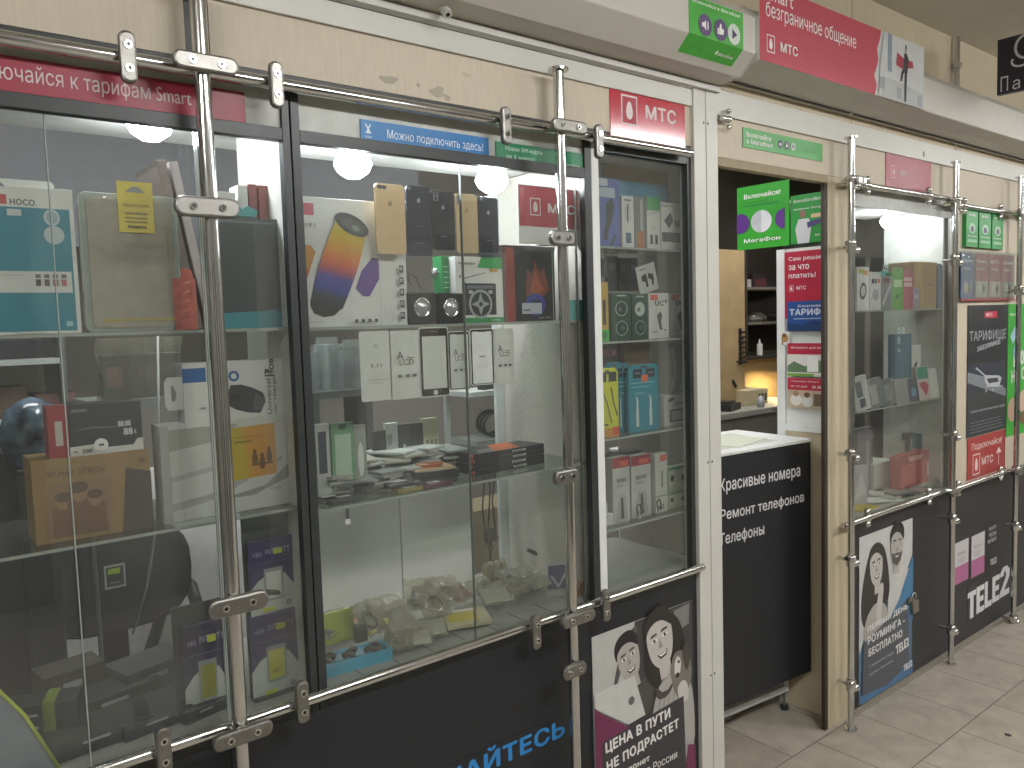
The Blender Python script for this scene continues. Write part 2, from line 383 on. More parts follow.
# ---- window frames, one per bay
def frame(name, parts, m=FRAME):
    mb = MB()
    for a, b, c, d in parts: mb.box(a, b, 0, .022, c, d, m)
    return struct(mb.build(name, bev=.001))
ZT, ZBn = 2.035, .775
frame('window_1_frame', [(.675, .691, .75, ZT), (XL, .675, 1.925, 1.95), (XL, .675, .75, ZBn)])
frame('window_2_frame', [(.694, .712, .75, ZT), (.712, 1.505, 1.925, 1.95), (1.505, 1.529, .75, ZT), (.712, 1.505, .75, ZBn)])
frame('window_3_frame', [(1.925, 1.9425, .75, ZT), (1.557, 1.925, 2.0, ZT), (1.557, 1.925, .75, ZBn)])
frame('window_3_post', [(1.530, 1.5565, .75, ZT)], WHITE)
frame('window_4_frame', [(2.872, 2.885, .75, ZT), (3.73, 3.742, .75, ZT), (2.885, 3.73, .745, .757)], mat('#85817A', .4))
# white film panels over each window under the rail
mb = MB().box(XL, .675, .008, .014, 1.95, 2.035, mat('#BDBFB8', .5)).box(.712, 1.505, .008, .014, 1.95, 2.035, mat('#C3C6BF', .5)).box(2.885, 3.73, .008, .014, 1.945, 2.03, mat('#B9BCB6', .5))
struct(mb.build('trim_5'))
# glass panes
def pane(name, x0, x1, z0, z1, y=.02):
    o = MB().box(x0, x1, y, y + .004, z0, z1, GLASS).build(name); return struct(o)
pane('window_1', XL + .02, .262, .775, 1.925, .016); pane('window_1_sash', .262, .508, .775, 1.925, .0215); pane('window_1_leaf', .512, .672, .775, 1.925, .016)
mb = MB()
for x, y in ((.262, .014), (.508, .014), (.5115, .0145)): mb.box(x - .0009, x + .0009, y, y + .007, .776, 1.924, EDGEG)
struct(mb.build('window_1_edge'))
pane('window_2', .7125, 1.115, .775, 1.925, .016); pane('window_2_sash', 1.115, 1.485, .775, 1.925, .0215); 
mb = MB()
for x, y in ((1.115, .014), (1.485, .014)): mb.box(x - .0006, x + .0006, y, y + .0085, .776, 1.924, mat('#6F756F', .4))
struct(mb.build('window_2_edge'))
pane('window_3', 1.557, 1.9245, .775, 2.0, .016)
pane('window_4', 2.886, 3.729, .757, 1.945, .016)

# ---- lower black panels
mb = MB()
for a, b in ((XL, .50), (.505, 1.405), (1.41, 1.942)): mb.box(a, b, .0, .018, .02, .75, BLACKP)
mb.box(XL, 1.942, .004, .0205, 0, .75, DARKB)
struct(mb.build('wall_front_lower_left', bev=.0015))
mb = MB()
for a, b in ((2.872, 3.745), (3.75, 4.51), (4.515, 6.2), (6.205, 8), (8.005, XR)): mb.box(a, b, .0, .018, .012, .743, mat('#2C2B2E', .45, 0, .06, 60))
mb.box(2.87, XR, .004, .02, 0, .745, mat('#7E776C', .5))
struct(mb.build('wall_front_lower_right', bev=.0015))
mb = MB().box(2.872, XR, -.012, .004, 0, .012, mat('#8B8578', .5)); struct(mb.build('baseboard_front'))
# beige display boards right of the fourth window
mb = MB()
for a, b in ((3.765, 4.512), (4.525, 6.2), (6.21, 8), (8.01, XR)): mb.box(a, b, .0, .02, .745, 2.03, BEIGE)
struct(mb.build('trim_6', bev=.001))
# door jamb boards
mb = MB().box(2.703, 2.853, .0, .016, 0, 2.0375, BEIGE2).box(2.682, 2.7025, .002, .016, 0, 2.01, mat('#3A2F28', .6))
struct(mb.build('door_1_frame', bev=.001))
struct(MB().box(2.058, 2.703, .0, .03, 2.011, 2.0375, mat('#9A8C70', .6)).build('door_1_lintel', bev=.001))

# ---- kiosk showcases: carcasses behind the panes
WSIDE = mat('#B9BDB6', .55, 0, .06, 90)
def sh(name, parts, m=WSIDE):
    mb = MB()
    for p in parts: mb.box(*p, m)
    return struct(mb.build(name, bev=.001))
sh('wall_inner_top', [(XL + .02, 1.544, .036, .40, 1.985, 2.0), (1.557, 2.045, .046, .4, 2.01, 2.025), (2.875, 3.73, .036, .40, 1.985, 2.0)], mat('#D9DAD3', .6))
sh('wall_inner_partition_1', [(.686, .70, .036, .28, .775, 1.984)], mat('#C6C5BD', .55))
sh('wall_inner_partition_2', [(1.545, 1.556, .036, .42, .775, 1.984)], mat('#B4B1A8', .5, 0, .08, 150))
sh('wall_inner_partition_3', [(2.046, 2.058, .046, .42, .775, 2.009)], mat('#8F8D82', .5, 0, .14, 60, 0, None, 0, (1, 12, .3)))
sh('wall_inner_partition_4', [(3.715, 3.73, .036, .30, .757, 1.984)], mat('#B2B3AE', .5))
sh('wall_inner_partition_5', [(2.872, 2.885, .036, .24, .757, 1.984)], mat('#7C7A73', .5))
sh('wall_inner_panel', [(.70, P(402, 560, .4)[0] - .002, .40, .412, .775, 1.155), (P(402, 560, .4)[0] + .002, P(474, 560, .4)[0], .40, .412, .775, 1.155)], mat('#E8E8E4', .6, 0, .02, 3))
sh('wall_inner_post', [(P(501, 500, .42)[0], P(512, 500, .42)[0], .425, .44, .775, 1.984)], mat('#C5CCC8', .5))
sh('floor_showcase', [(XL + .02, 1.544, .036, .45, .745, .774), (1.557, 2.045, .046, .45, .745, .774), (2.886, 3.714, .036, .42, .735, .756)], mat('#8E918B', .45, 0, .05, 8))
mb = MB()
for k in range(9): mb.box(.72 + k*.095, .722 + k*.095, .036, .12, .7745, .7755, mat('#5A5C58', .6))
struct(mb.build('floor_showcase_seam'))

# ================================================================= CHROME GRILLE
def bolt_at(par, x, z, y, r=.0065):
    mb = MB().cyl((0, 0, 0), (0, -.003, 0), r, CHROME, 14).cyl((0, -.003, 0), (0, -.0034, 0), r*.6, BOLT, 6)
    mb.build('bolt', par, loc=(x, y, z))
def plate(par, x, z, w, h_, y=-.066, name='clamp'):
    """rounded clamp plate with two bolts, vertical (h>w) or horizontal"""
    v = h_ > w; L_, S_ = (h_, w) if v else (w, h_); pts = []
    for cx_, a0 in ((L_/2 - S_*.42, -90), (-L_/2 + S_*.42, 90)):
        for k in range(7):
            a = R(a0 + k*30); pts.append((cx_ + math.cos(a)*S_*.42, math.sin(a)*S_/2))
    if v: pts = [(-b, a) for a, b in pts]
    mb = MB().prism(pts, 0, .015, ZINC)
    mb.cyl((0, .011, -.0) if v else (0, .011, 0), (0, -y - .012, 0), min(w, h_)*.36, CHROME, 14)
    o = mb.build(name, par, loc=(x, y, z), bev=.0045)
    for s_ in (-.22, .22): bolt_at(o, 0 if v else s_*w, s_*h_ if v else 0, 0)
    return o
def rail(label, pxa, pxb, z, plates, crosses, x0, x1, r=.0115, sphere=False, py=(0, 0)):
    t = thing('chrome_rail', label, 'security rail', ((x0 + x1)/2, -.027, z), group=None)
    MB().cyl((-(x1 - x0)/2, 0, 0), ((x1 - x0)/2, 0, 0), r, CHROME, 20).build('tube', t)
    for px, pyy in plates:
        x = P(px, pyy, -.06)[0] - (x0 + x1)/2; dz = P(px, pyy, -.06)[1] - z
        if sphere: ball(t, x, 0, dz*0)
        else: plate(t, x, dz, .027, .088, -.032)
    for px, pyy in crosses:
        x = P(px, pyy, -.06)[0] - (x0 + x1)/2
        plate(t, x, 0, .115 if not sphere else .075, .032, -.056)
    return t
def ball(t, x, y, z, r=.017):
    prof = [(r*math.cos(R(a)), r*math.sin(R(a))) for a in range(-90, 91, 18)]
    mb = MB().lathe([(max(q, .0001), h_) for q, h_ in prof], CHROME, 18, (0, 0, 0)).lathe([(max(q*.75, .0001), h_*.75 + .024) for q, h_ in prof], CHROME, 16).lathe([(max(q*.75, .0001), h_*.75 - .024) for q, h_ in prof], CHROME, 16)
    mb.build('clamp', t, loc=(x, y, z))
def cross(t, z, s=1):
    """round tube connector on a pole with two lobes and a wall peg"""
    mb = MB()
    for dx in (-.016, .016):
        pr = [(max(.0135*math.cos(R(a)), .0001), .0135*math.sin(R(a))) for a in range(-90, 91, 18)]
        mb.lathe(pr, CHROME, 16, (dx, -.012, -.012 if dx > 0 else .012))
    mb.cyl((0, 0, -.022), (0, 0, .022), .018, CHROME, 18).cyl((-.03, .0, .012), (.0, .0, .012), .009, CHROME, 12).cyl((0, 0, .0), (0, .05, 0), .007, CHROME, 10)
    mb.build('clamp', t, loc=(0, 0, z))
def pole(label, x, z0, z1, y=-.055, r=.0145, plates=(), crosses=()):
    t = thing('chrome_pole', label, 'security pole', (x, y, z0))
    MB().cyl((0, 0, 0), (0, 0, z1 - z0), r, CHROME, 20).build('tube', t)
    for s_ in ((0, .006),) + (((z1 - z0 - .006, z1 - z0),)):
        MB().cyl((0, 0, s_[0]), (0, 0, s_[1]), r*1.9, CHROME, 20).build('flange', t)
    for px, pyy, w in plates:
        xx, z = P(px, pyy, -.08); plate(t, xx - x, z - z0, w, .036, -.028)
    for pyy in crosses:
        z = P(x and 0 or 0, 0)[0] if False else pyy; cross(t, z - z0)
    return t
yr = -.027
rail('long chrome rail along the top of the left windows', 0, 0, P(278, 84, yr)[1], ((129, 56), (278, 84), (508, 125), (601, 141)), ((203, 68), (565, 134)), -2.0, P(690, 158, yr)[0] + .0, .0125)
rail('long chrome rail along the foot of the left windows', 0, 0, P(300, 703, yr)[1], ((165, 752), (304, 703), (538, 633), (608, 606)), ((240, 733), (574, 622)), -2.0, 1.9385, .0115)
xa = P(200, 40, -.055)[0]; xb = P(559, 100, -.055)[0]
pole('chrome pole left of the portable speaker carton, crossed by the red banner', xa, .0, 2.167, plates=((208, 207, .115), (239, 605, .115)))
pole('chrome pole in front of the lower windows beside the striped speaker display', xb, .0, 2.167, r=.0135, plates=((563, 238, .082), (567, 477, .082), (575, 671, .082)))
xc, xd, xe = P(851, 400, -.055)[0], P(953.5, 400, -.055)[0], P(1017, 400, -.055)[0]
zc = lambda px, py: P(px, py, -.055)[1]
pole('chrome pole between the doorway jamb and the right showcase', xc, .0, 2.167, -.055, .0125, crosses=(zc(853, 183), zc(852, 247), zc(851, 455), zc(851, 560), zc(850, 685)))
pole('chrome pole between the right showcase and the poster board', xd, .0, 2.167, -.055, .0115, crosses=(zc(956, 203), zc(954, 260), zc(954, 435), zc(953, 518), zc(953, 628)))
pole('farthest chrome pole beside the bright green poster', xe, .0, 2.167, -.055, .0115, crosses=(zc(1019, 216), zc(1018, 290), zc(1017, 470), zc(1016, 525), zc(1016, 618)))
# pole fixed to the fascia above the right shutter box
xg, zg = P(957, 82, -.02); t = thing('fascia_pole', 'short chrome pole on the fascia above the right shutter box', 'pole', (xg, -.02, 2.44))
MB().cyl((0, 0, 0), (0, 0, CEIL - 2.445), .011, CHROME, 14).build('tube', t); MB().cyl((0, 0, .13), (0, 0, .15), .019, CHROME, 14).build('collar', t)
t = rail('chrome rail along the top of the right showcase', 0, 0, P(856, 184, yr)[1], ((876, 185), (937, 198)), ((856, 184),), xc, xd, .0115, True)
t = rail('chrome rail along the foot of the right showcase', 0, 0, P(855, 522, yr)[1], ((876, 512), (937, 492)), ((952, 489),), xc, xd, .0115, True)
t = rail('chrome rail above the poster board', 0, 0, P(990, 210, yr)[1], ((972, 207), (1008, 214)), ((1018, 216),), xd, xe + 2, .0115, True)
t = rail('chrome rail under the poster board', 0, 0, P(990, 477, yr)[1], ((966, 484), (1008, 472)), ((1016, 469),), xd, xe + 2, .0115, True)
for px, py in ((725, 118), (718, 163), (718, 235)):
    pass
t = thing('rail_stub', 'short chrome rail end poking out beside the white guide post', 'rail end', (2.062, -.02, P(722, 118, -.02)[1]))
MB().cyl((0, 0, 0), (.035, 0, 0), .009, CHROME, 14).build('tube', t); ball(t, .038, 0, 0, .011)
tag(MB().cyl((0, 0, 0), (0, 0, .0006), .012, DARKB, 10).build('floor_spot', loc=(*PZ(1008, 735, 0), .0002)), 'small dark spot on a floor tile at the lower right', 'stain')
# ================================================================= SIGNS AND POSTERS ON THE FACADE
def sign(name, label, cat, x0, x1, z0, z1, col, y=-.0015, th=.001, dec=(), fn=None, group=None, rough=.4, outline=None):
    """thin printed sheet on a board; prints given in fractions of it"""
    mb = MB(); W, H = x1 - x0, z1 - z0
    if outline: mb.prism([(-W/2 + u*W, v*H) for u, v in outline], 0, th, mat(col, rough, 0, .03, 12))
    else: mb.box(-W/2, W/2, 0, th, 0, H, mat(col, rough, 0, .03, 12))
    prints(mb, W, H, dec)
    if fn: fn(mb, W, H)
    return tag(mb.build(name, loc=((x0 + x1)/2, y, z0)), label, cat, group)
RED, GRN, PUR, WHT = '#A8303F', '#3C9A3E', '#553B78', '#E4E4E0'
def sm(pts, n=2):      # rounded outline
    for _ in range(n):
        o = []
        for (x1, y1), (x2, y2) in zip(pts, pts[1:] + pts[:1]): o += [(x1*.75 + x2*.25, y1*.75 + y2*.25), (x1*.25 + x2*.75, y1*.25 + y2*.75)]
        pts = o
    return pts
def face(mb, cx, cz, s, tilt=0, hair='#1E1C1C', skin='#B9B4AE', longh=False, y=0, beard=False):
    c, q = math.cos(tilt), math.sin(tilt)
    def T(a, b): return (cx + (a*c - b*q)*s, cz + (a*q + b*c)*s)
    def el(a, b, ra, rb, col, n=18): mb.poly([T(a + ra*math.cos(k*2*math.pi/n), b + rb*math.sin(k*2*math.pi/n)) for k in range(n)], flat(col), y)
    if longh: mb.poly([T(*p) for p in sm([(-.85, -1.7), (-.35, -1.9), (.4, -1.8), (.95, -1.5), (.95, -.3), (.85, .6), (.5, 1.15), (0, 1.3), (-.55, 1.1), (-.85, .5), (-.95, -.4)])], flat(hair), y)
    else: mb.poly([T(*p) for p in sm([(-.74, .15), (-.78, .75), (-.5, 1.15), (0, 1.3), (.5, 1.2), (.8, .8), (.76, .15), (.5, .5), (-.5, .5)])], flat(hair), y)
    mb.poly([T(*p) for p in ((-.3, -1.5), (.35, -1.5), (.32, -.7), (-.28, -.7))], flat(skin), y)      # neck
    mb.poly([T(*p) for p in sm([(-.25, -1.06), (.22, -1.06), (.52, -.74), (.68, -.2), (.70, .38), (.5, .86), (.1, 1.0), (-.35, .96), (-.66, .5), (-.70, -.1), (-.58, -.68)])], flat(skin), y)
    mb.poly([T(*p) for p in sm([(-.74, .25), (-.55, .62), (-.1, .78), (.35, .66), (.74, .2), (.78, .8), (.4, 1.2), (-.2, 1.25), (-.7, .9)])], flat(hair), y)
    for sx in (-.3, .28):
        el(sx, .1, .15, .065, '#EDEBE6', 10); el(sx, .1, .07, .07, '#242424', 8)
        mb.poly([T(sx - .2, .27), T(sx + .2, .27), T(sx + .16, .35), T(sx - .12, .36)], flat('#3A3836'), y)
    mb.poly([T(-.03, .1), T(.09, -.28), T(-.14, -.28)], flat('#96918A'), y)
    if beard: mb.poly([T(*p) for p in ((-.6, -.3), (-.35, -.4), (0, -.36), (.35, -.4), (.6, -.3), (.42, -.85), (0, -1.08), (-.42, -.85))], flat('#55514D'), y)
    mb.poly([T(*p) for p in ((-.3, -.47), (0, -.53), (.3, -.45), (.16, -.68), (-.14, -.7))], flat('#4A3C3A'), y)
    mb.poly([T(*p) for p in ((-.23, -.5), (0, -.55), (.23, -.48), (.12, -.59), (-.1, -.61))], flat('#F0EEEA'), y)

# left: red strip, blue strip, green strip, all on the white film
sign('red_banner', 'red tariff banner with white words on the film above the left window', 'banner', -.55, .604, 1.951, 2.008, '#96303F', .004, .002,
     fn=lambda mb, W, H: mb.text('Подключайся к тарифам Smart', .122 - .027, .011, .503 - .027, .046, flat('#C9C0BE'), .004))
def yota(mb, W, H):
    x = -W/2 + .017
    mb.poly([(x - .007, .042), (x - .003, .042), (x + .001, .034), (x + .005, .042), (x + .008, .042), (x + .003, .031), (x + .008, .022), (x - .006, .022), (x - .001, .031)], flat('#DDE8F0'))
    mb.text('YOTA', x - .008, .012, x + .009, .017, flat('#DDE8F0'), .02)
    mb.text('Можно подключить здесь!', P(387, 130, .004)[0] - 1.0225, .013, P(483, 148, .004)[0] - 1.0225, .036, flat('#DDE8F0'), .006)
sign('blue_banner', 'blue strip of white words on the film above the middle window', 'banner', .852, 1.193, 1.941, 1.991, '#2F78B4', .004, .002, fn=yota)
sign('green_banner', 'dark green strip with pale words above the middle window', 'banner', 1.215, 1.508, 1.937, 1.987, '#2A8058', .004, .002,
     dec=(('t', .10, .58, .50, .84, 'Новая SIM-карта', '#BFD8C8'), ('t', .10, .22, .42, .44, 'за 5 минут', '#BFD8C8'), ('t', .74, .25, .94, .38, 'МегаФон', '#BFD8C8')))
def mtsf(tx, egx, s, zc_=.5):
    def f(mb, W, H):
        egg_logo(mb, -W/2 + egx*W, zc_*H, s, flat('#DAD2D0'), flat(RED)); mb.text('МТС', -W/2 + tx[0]*W, tx[2]*H, -W/2 + tx[1]*W, tx[3]*H, flat('#DAD2D0'), .03)
    return f
sign('red_sign', 'glossy red sign with white egg emblem above the narrow third window', 'sign', 1.603, 1.914, 2.045, 2.1675, '#B52A3C', -.003, .002, fn=mtsf((.45, .87, .5, .82), .24, .032, .62), rough=.12)
x0, z0 = P(886, 180, -.003); x1, _ = P(931, 190, -.003)
sign('red_sign', 'small faded red sign with egg emblem above the right showcase', 'sign', x0, x1, 2.033, 2.165, '#9C3F4C', -.003, .002, fn=mtsf((.30, .46, .38, .56), .16, .019, .46))
a, b = P(743, 137, -.003)[0], P(822.5, 152, -.003)[0]
def icons(mb, xs, z, r, y=0):
    for k, x in enumerate(xs):
        mb.ell(x, z, r, r, flat('#58436F' if k < 2 else '#C6D2C4'), y)
        if k == 0:
            mb.poly([(x - .5*r, z - .2*r), (x - .2*r, z - .2*r), (x + .1*r, z - .5*r), (x + .1*r, z + .5*r), (x - .2*r, z + .2*r), (x - .5*r, z + .2*r)], flat(WHT), y)
            mb.poly([(x + .3*r, z - .4*r), (x + .45*r, z - .3*r), (x + .45*r, z + .3*r), (x + .3*r, z + .4*r)], flat(WHT), y)
        elif k == 1:
            mb.rect(x - .5*r, z - .45*r, x - .3*r, z + .1*r, flat(WHT), y); mb.poly([(x - .25*r, z - .45*r), (x + .4*r, z - .4*r), (x + .5*r, z + .12*r), (x + .12*r, z + .15*r), (x + .1*r, z + .6*r), (x - .1*r, z + .55*r), (x - .25*r, z + .1*r)], flat(WHT), y)
        else: mb.poly([(x - .3*r, z - .5*r), (x + .5*r, z), (x - .3*r, z + .5*r)], flat('#403055'), y)
def megs(mb, W, H):
    mb.text('Включайся', -W*.46, H*.55, -W*.17, H*.82, flat(WHT), .03); mb.text('в МегаФон!', -W*.46, H*.2, -W*.15, H*.47, flat(WHT), .03)
    icons(mb, (-.06*W, .02*W, .10*W), H*.5, H*.22)
    mb.text('При подключении', W*.2, H*.5, W*.44, H*.6, flat('#2C6A38')); mb.text('тарифа МегаФон', W*.2, H*.34, W*.42, H*.44, flat('#2C6A38'))
sign('green_sign', 'long light green sign with three round icons above the doorway', 'sign', a, b, P(743, 146.7, -.003)[1], P(743, 127, -.003)[1], '#4CA352', -.003, .002, fn=megs)

# green sticker folded over the corner of the left shutter box
xa1, xb1 = P(689, 20, -.15)[0], P(743, 30, -.15)[0]; Wc = xb1 - xa1
t = thing('green_sticker', 'bright green sticker with purple round icons folded over the left shutter box', 'sticker', ((xa1 + xb1)/2, -.1505, 2.300))
mb = MB().box(-Wc/2, Wc/2, 0, .001, 0, .098, mat('#46A63C', .4))
mb.text('Включайся в МегаФон!', -Wc*.44, .082, Wc*.44, .092, flat(WHT), .02); mb.text('При подключении услуги', -Wc*.3, .072, Wc*.3, .076, flat('#2C7A38'))
icons(mb, (-Wc*.22, Wc*.06, Wc*.31), .032, Wc*.12); mb.build('upper_sheet', t)
mb = MB().box(-Wc/2, Wc/2, 0, .001, -.055, 0, mat('#46A63C', .4)); mb.text('подробнее в салоне', -Wc*.44, -.034, -Wc*.15, -.030, flat('#2C7A38'))
mb.text('МегаФон', Wc*.14, -.036, Wc*.42, -.026, flat(WHT), .02); mb.ell(Wc*.1, -.029, .005, .006, flat(WHT)); mb.build('lower_sheet', t, rot=(R(47.5), 0, 0), loc=(0, 0, 0))

# long banner on the right shutter box, torn between the red and the picture
def banner(mb, W, H):
    X = lambda u: -W/2 + u*W
    tx = .655
    torn = [(X(tx), 0), (X(tx + .012), .15*H), (X(tx - .006), .3*H), (X(tx + .01), .42*H), (X(tx + .022), .55*H), (X(tx + .012), .7*H), (X(tx + .03), .85*H), (X(tx + .04), H)]
    mb.poly([(X(0), 0)] + torn + [(X(0), H)], flat('#B33A4A'))
    mb.text('smart', X(.035), .80*H, X(.17), .95*H, flat(WHT), .0); mb.text('безграничное общение', X(.03), .53*H, X(.53), .78*H, flat(WHT), .0)
    egg_logo(mb, X(.052), .24*H, .020, flat(WHT), flat('#B33A4A')); mb.text('МТС', X(.10), .18*H, X(.19), .31*H, flat(WHT), .03)
    mb.poly([(X(tx + .02), 0), (X(1), 0), (X(1), H), (X(tx + .055), H), (X(tx + .03), .5*H)], flat('#C2C4C2'))
    mb.rect(X(.735), .42*H, X(.765), H, flat('#7F8C99'))
    mb.poly([(X(.69), 0), (X(1), 0), (X(1), .25*H), (X(.85), .3*H), (X(.70), .32*H)], flat('#AEB0AE'))
    for u, v in ((.68, .12), (.80, .04), (.95, .02)): mb.rect(X(u), v*H, X(u + .035), (v + .18)*H, flat('#94989A'))
    # figure in a dark suit on one leg holding a red parcel
    mb.poly([(X(.795), .56*H), (X(.83), .53*H), (X(.92), .60*H), (X(.915), .70*H), (X(.85), .70*H), (X(.80), .76*H)], flat('#9B2C3A'))
    mb.poly([(X(.845), .5*H), (X(.875), .48*H), (X(.885), .7*H), (X(.87), .8*H), (X(.852), .78*H)], flat('#24242A'))
    mb.poly([(X(.853), .02*H), (X(.868), .03*H), (X(.873), .5*H), (X(.855), .5*H)], flat('#24242A'))
    mb.poly([(X(.822), .32*H), (X(.835), .33*H), (X(.846), .46*H), (X(.862), .5*H), (X(.845), .55*H), (X(.832), .48*H)], flat('#24242A'))
    mb.ell(X(.863), .85*H, .006, .011, flat('#8A7068')); mb.ell(X(.863), .89*H, .006, .007, flat('#24242A'))
sign('red_banner', 'long torn red banner with a jumping figure at its right, on the right shutter box', 'banner', 2.069, 3.09, 2.286, 2.506, '#C2C4C2', -.1525, .003, fn=banner)

# hanging shop sign across the corridor
t = thing('hanging_sign', 'dark square sign with pale letters hanging out over the corridor', 'sign', (3.62, -.21, 2.40), -math.pi/2)
mb = MB().box(0, .52, -.012, .012, 0, .215, mat('#25262F', .4)); lc = flat('#C9C6CC')
mb.text('П', .013, .010, .040, .068, lc, .0, -.0125); mb.text('а', .056, .008, .083, .045, lc, .0, -.0125); mb.text('вильон', .10, .0, .30, .045, lc, .0, -.0125)
arc = [(.105 + .040*math.cos(R(a)), .165 + .045*math.sin(R(a))) for a in range(60, 300, 20)]
for p_, q_ in zip(arc, arc[1:]):
    d = Vector((q_[0] - p_[0], q_[1] - p_[1])).normalized()*.005; mb.poly([(p_[0] + d.y, p_[1] - d.x), (q_[0] + d.y, q_[1] - d.x), (q_[0] - d.y, q_[1] + d.x), (p_[0] - d.y, p_[1] + d.x)], lc, -.0125)
arc = [(.085 + .032*math.cos(R(a)), .115 + .022*math.sin(R(a))) for a in range(150, 370, 20)]
for p_, q_ in zip(arc, arc[1:]):
    d = Vector((q_[0] - p_[0], q_[1] - p_[1])).normalized()*.004; mb.poly([(p_[0] + d.y, p_[1] - d.x), (q_[0] + d.y, q_[1] - d.x), (q_[0] - d.y, q_[1] + d.x), (p_[0] - d.y, p_[1] + d.x)], lc, -.0125)
mb.build('board', t)
for xx in (.1, .42): MB().cyl((xx, 0, .215), (xx, 0, CEIL - 2.40), .005, CHROME, 10).build('hanger', t)

# lower panels --------------------------------------------------
xr = P(565, 730, -.002)[0]; xl = P(470, 762, -.002)[0]; pitch = (xr - xl)/5.25
zt1, zb1 = P(560, 716, -.002)[1], P(560, 741, -.002)[1]
sign('blue_lettering', 'big blue capital letters on the black panel under the middle window', 'lettering', xr - 13*pitch, xr, zb1, zt1, '#202226', -.0012, .001, dec=(('t', 0, 0, 1, 1, 'ПОДКЛЮЧАЙТЕСЬ', '#2E86C8', .035),))

def ftext(mb, X0, Z0, s_, bl, br, hp, m_, bold=0):
    """text between two baseline points of the photograph on a facade sheet whose base centre is X0, Z0"""
    a, b = P(*bl, -.003), P(*br, -.003); h_ = P(br[0], br[1] - hp, -.003)[1] - b[1]; L_ = math.hypot(b[0] - a[0], b[1] - a[1])
    mb.text(s_, a[0] - X0, a[1] - Z0, a[0] - X0 + L_, a[1] - Z0 + h_, m_, bold, 0, math.atan2(b[1] - a[1], b[0] - a[0]))
def poster_couple(mb, W, H):
    X = lambda u: -W/2 + u*W; Z = lambda v: v*H
    def pg(p, c, n=0): mb.poly([(X(u), Z(v)) for u, v in (sm(p, n) if n else p)], flat(c))
    pg([(0, 0), (1, 0), (1, 1), (0, 1)], '#B4B4AF'); pg([(.40, 1), (1, 1), (1, .3), (.45, .5), (.36, .8)], '#3F3E3D'); pg([(.80, .98), (.97, .99), (.96, .88), (.82, .86)], '#777774')
    pg([(.22, .70), (.30, .86), (.44, .95), (.40, .99), (.27, .9), (.18, .72)], '#565452', 2)
    pg([(.24, .70), (.30, .60), (.48, .72), (.66, .62), (.55, .38), (.28, .46)], '#4A4846', 2)
    face(mb, X(.335), Z(.825), W*.15, .28, '#232120', '#ABA6A0')
    pg([(.50, .66), (.48, .86), (.56, .98), (.72, 1.0), (.86, .93), (.92, .76), (.96, .60), (.82, .56), (.66, .58)], '#2C2927', 2)
    face(mb, X(.645), Z(.855), W*.19, .22, '#2E2A28', '#BDB8B2')
    pg([(.50, .30), (.58, .58), (.70, .66), (.90, .64), (1, .5), (1, .1), (.7, .2)], '#A8A5A0', 2)
    for k in range(6): pg([(.58 + k*.05, .34), (.59 + k*.05, .34), (.64 + k*.05, .58), (.63 + k*.05, .58)], '#8B8884')
    pg([(.58, .62), (.68, .56), (.80, .62), (.72, .54), (.60, .54)], '#4A4540', 1)
    pg([(.74, .68), (.78, .76), (.86, .76), (.95, .72), (.98, .6), (.92, .5), (.82, .5), (.76, .58)], '#77726B', 2); pg([(.78, .70), (.82, .74), (.86, .70), (.84, .62), (.79, .62)], '#CFCBC5', 2); mb.ell(X(.815), Z(.63), W*.022, H*.014, flat('#1E1C1C')); mb.ell(X(.83), Z(.70), W*.012, H*.009, flat('#1E1C1C'))
    pg([(.86, .76), (.93, .80), (.96, .70), (.92, .62), (.88, .68)], '#48443F', 2); pg([(.80, .56), (.88, .60), (.94, .54), (.92, .46), (.84, .48)], '#C5C1BB', 2)
    # tablet held up, magenta corner, dark caption block
    Xc, Zc = (1.487 + 1.915)/2, .12
    def fp(pts, c): mb.poly([(min(max(P(x, y, -.003)[0] - Xc, -W/2), W/2), max(P(x, y, -.003)[1] - Zc, 0)) for x, y in pts], flat(c))
    fp([(588, 696), (633, 675), (644, 714), (627, 724), (588, 711)], '#C2C2BD'); mb.ell(P(630, 700, -.003)[0] - Xc, P(630, 700, -.003)[1] - Zc, W*.03, H*.022, flat('#5E5E5C'))
    fp([(588, 710), (601, 714), (629, 727), (601, 748), (601, 830), (588, 830)], '#6E2D4E'); pg([(.86, .0), (1, 0), (1, .20), (.92, .22)], '#6E2D4E')
    fp([(601, 742), (682, 695), (686, 830), (601, 830)], '#3A393B')
    lc = '#E6E4E0'; 
    Xc, Zc = (1.487 + 1.915)/2, .12
    ftext(mb, Xc, Zc, 'ЦЕНА В ПУТИ', (604.3, 755), (669, 718.4), 12.2, flat(lc), .045); ftext(mb, Xc, Zc, 'НЕ ПОДРАСТЕТ', (605.4, 773), (677.5, 728), 11.5, flat(lc), .045)
    ftext(mb, Xc, Zc, 'Интернет', (612, 781), (648, 761), 8, flat(lc), .03); ftext(mb, Xc, Zc, 'в России', (645, 773), (675, 756.5), 8, flat(lc), .01)
sign('poster', 'black and white poster of two people and a small dog on the left lower panel', 'poster', 1.487, 1.915, .12, .688, '#B9B9B4', -.003, .002, fn=poster_couple)

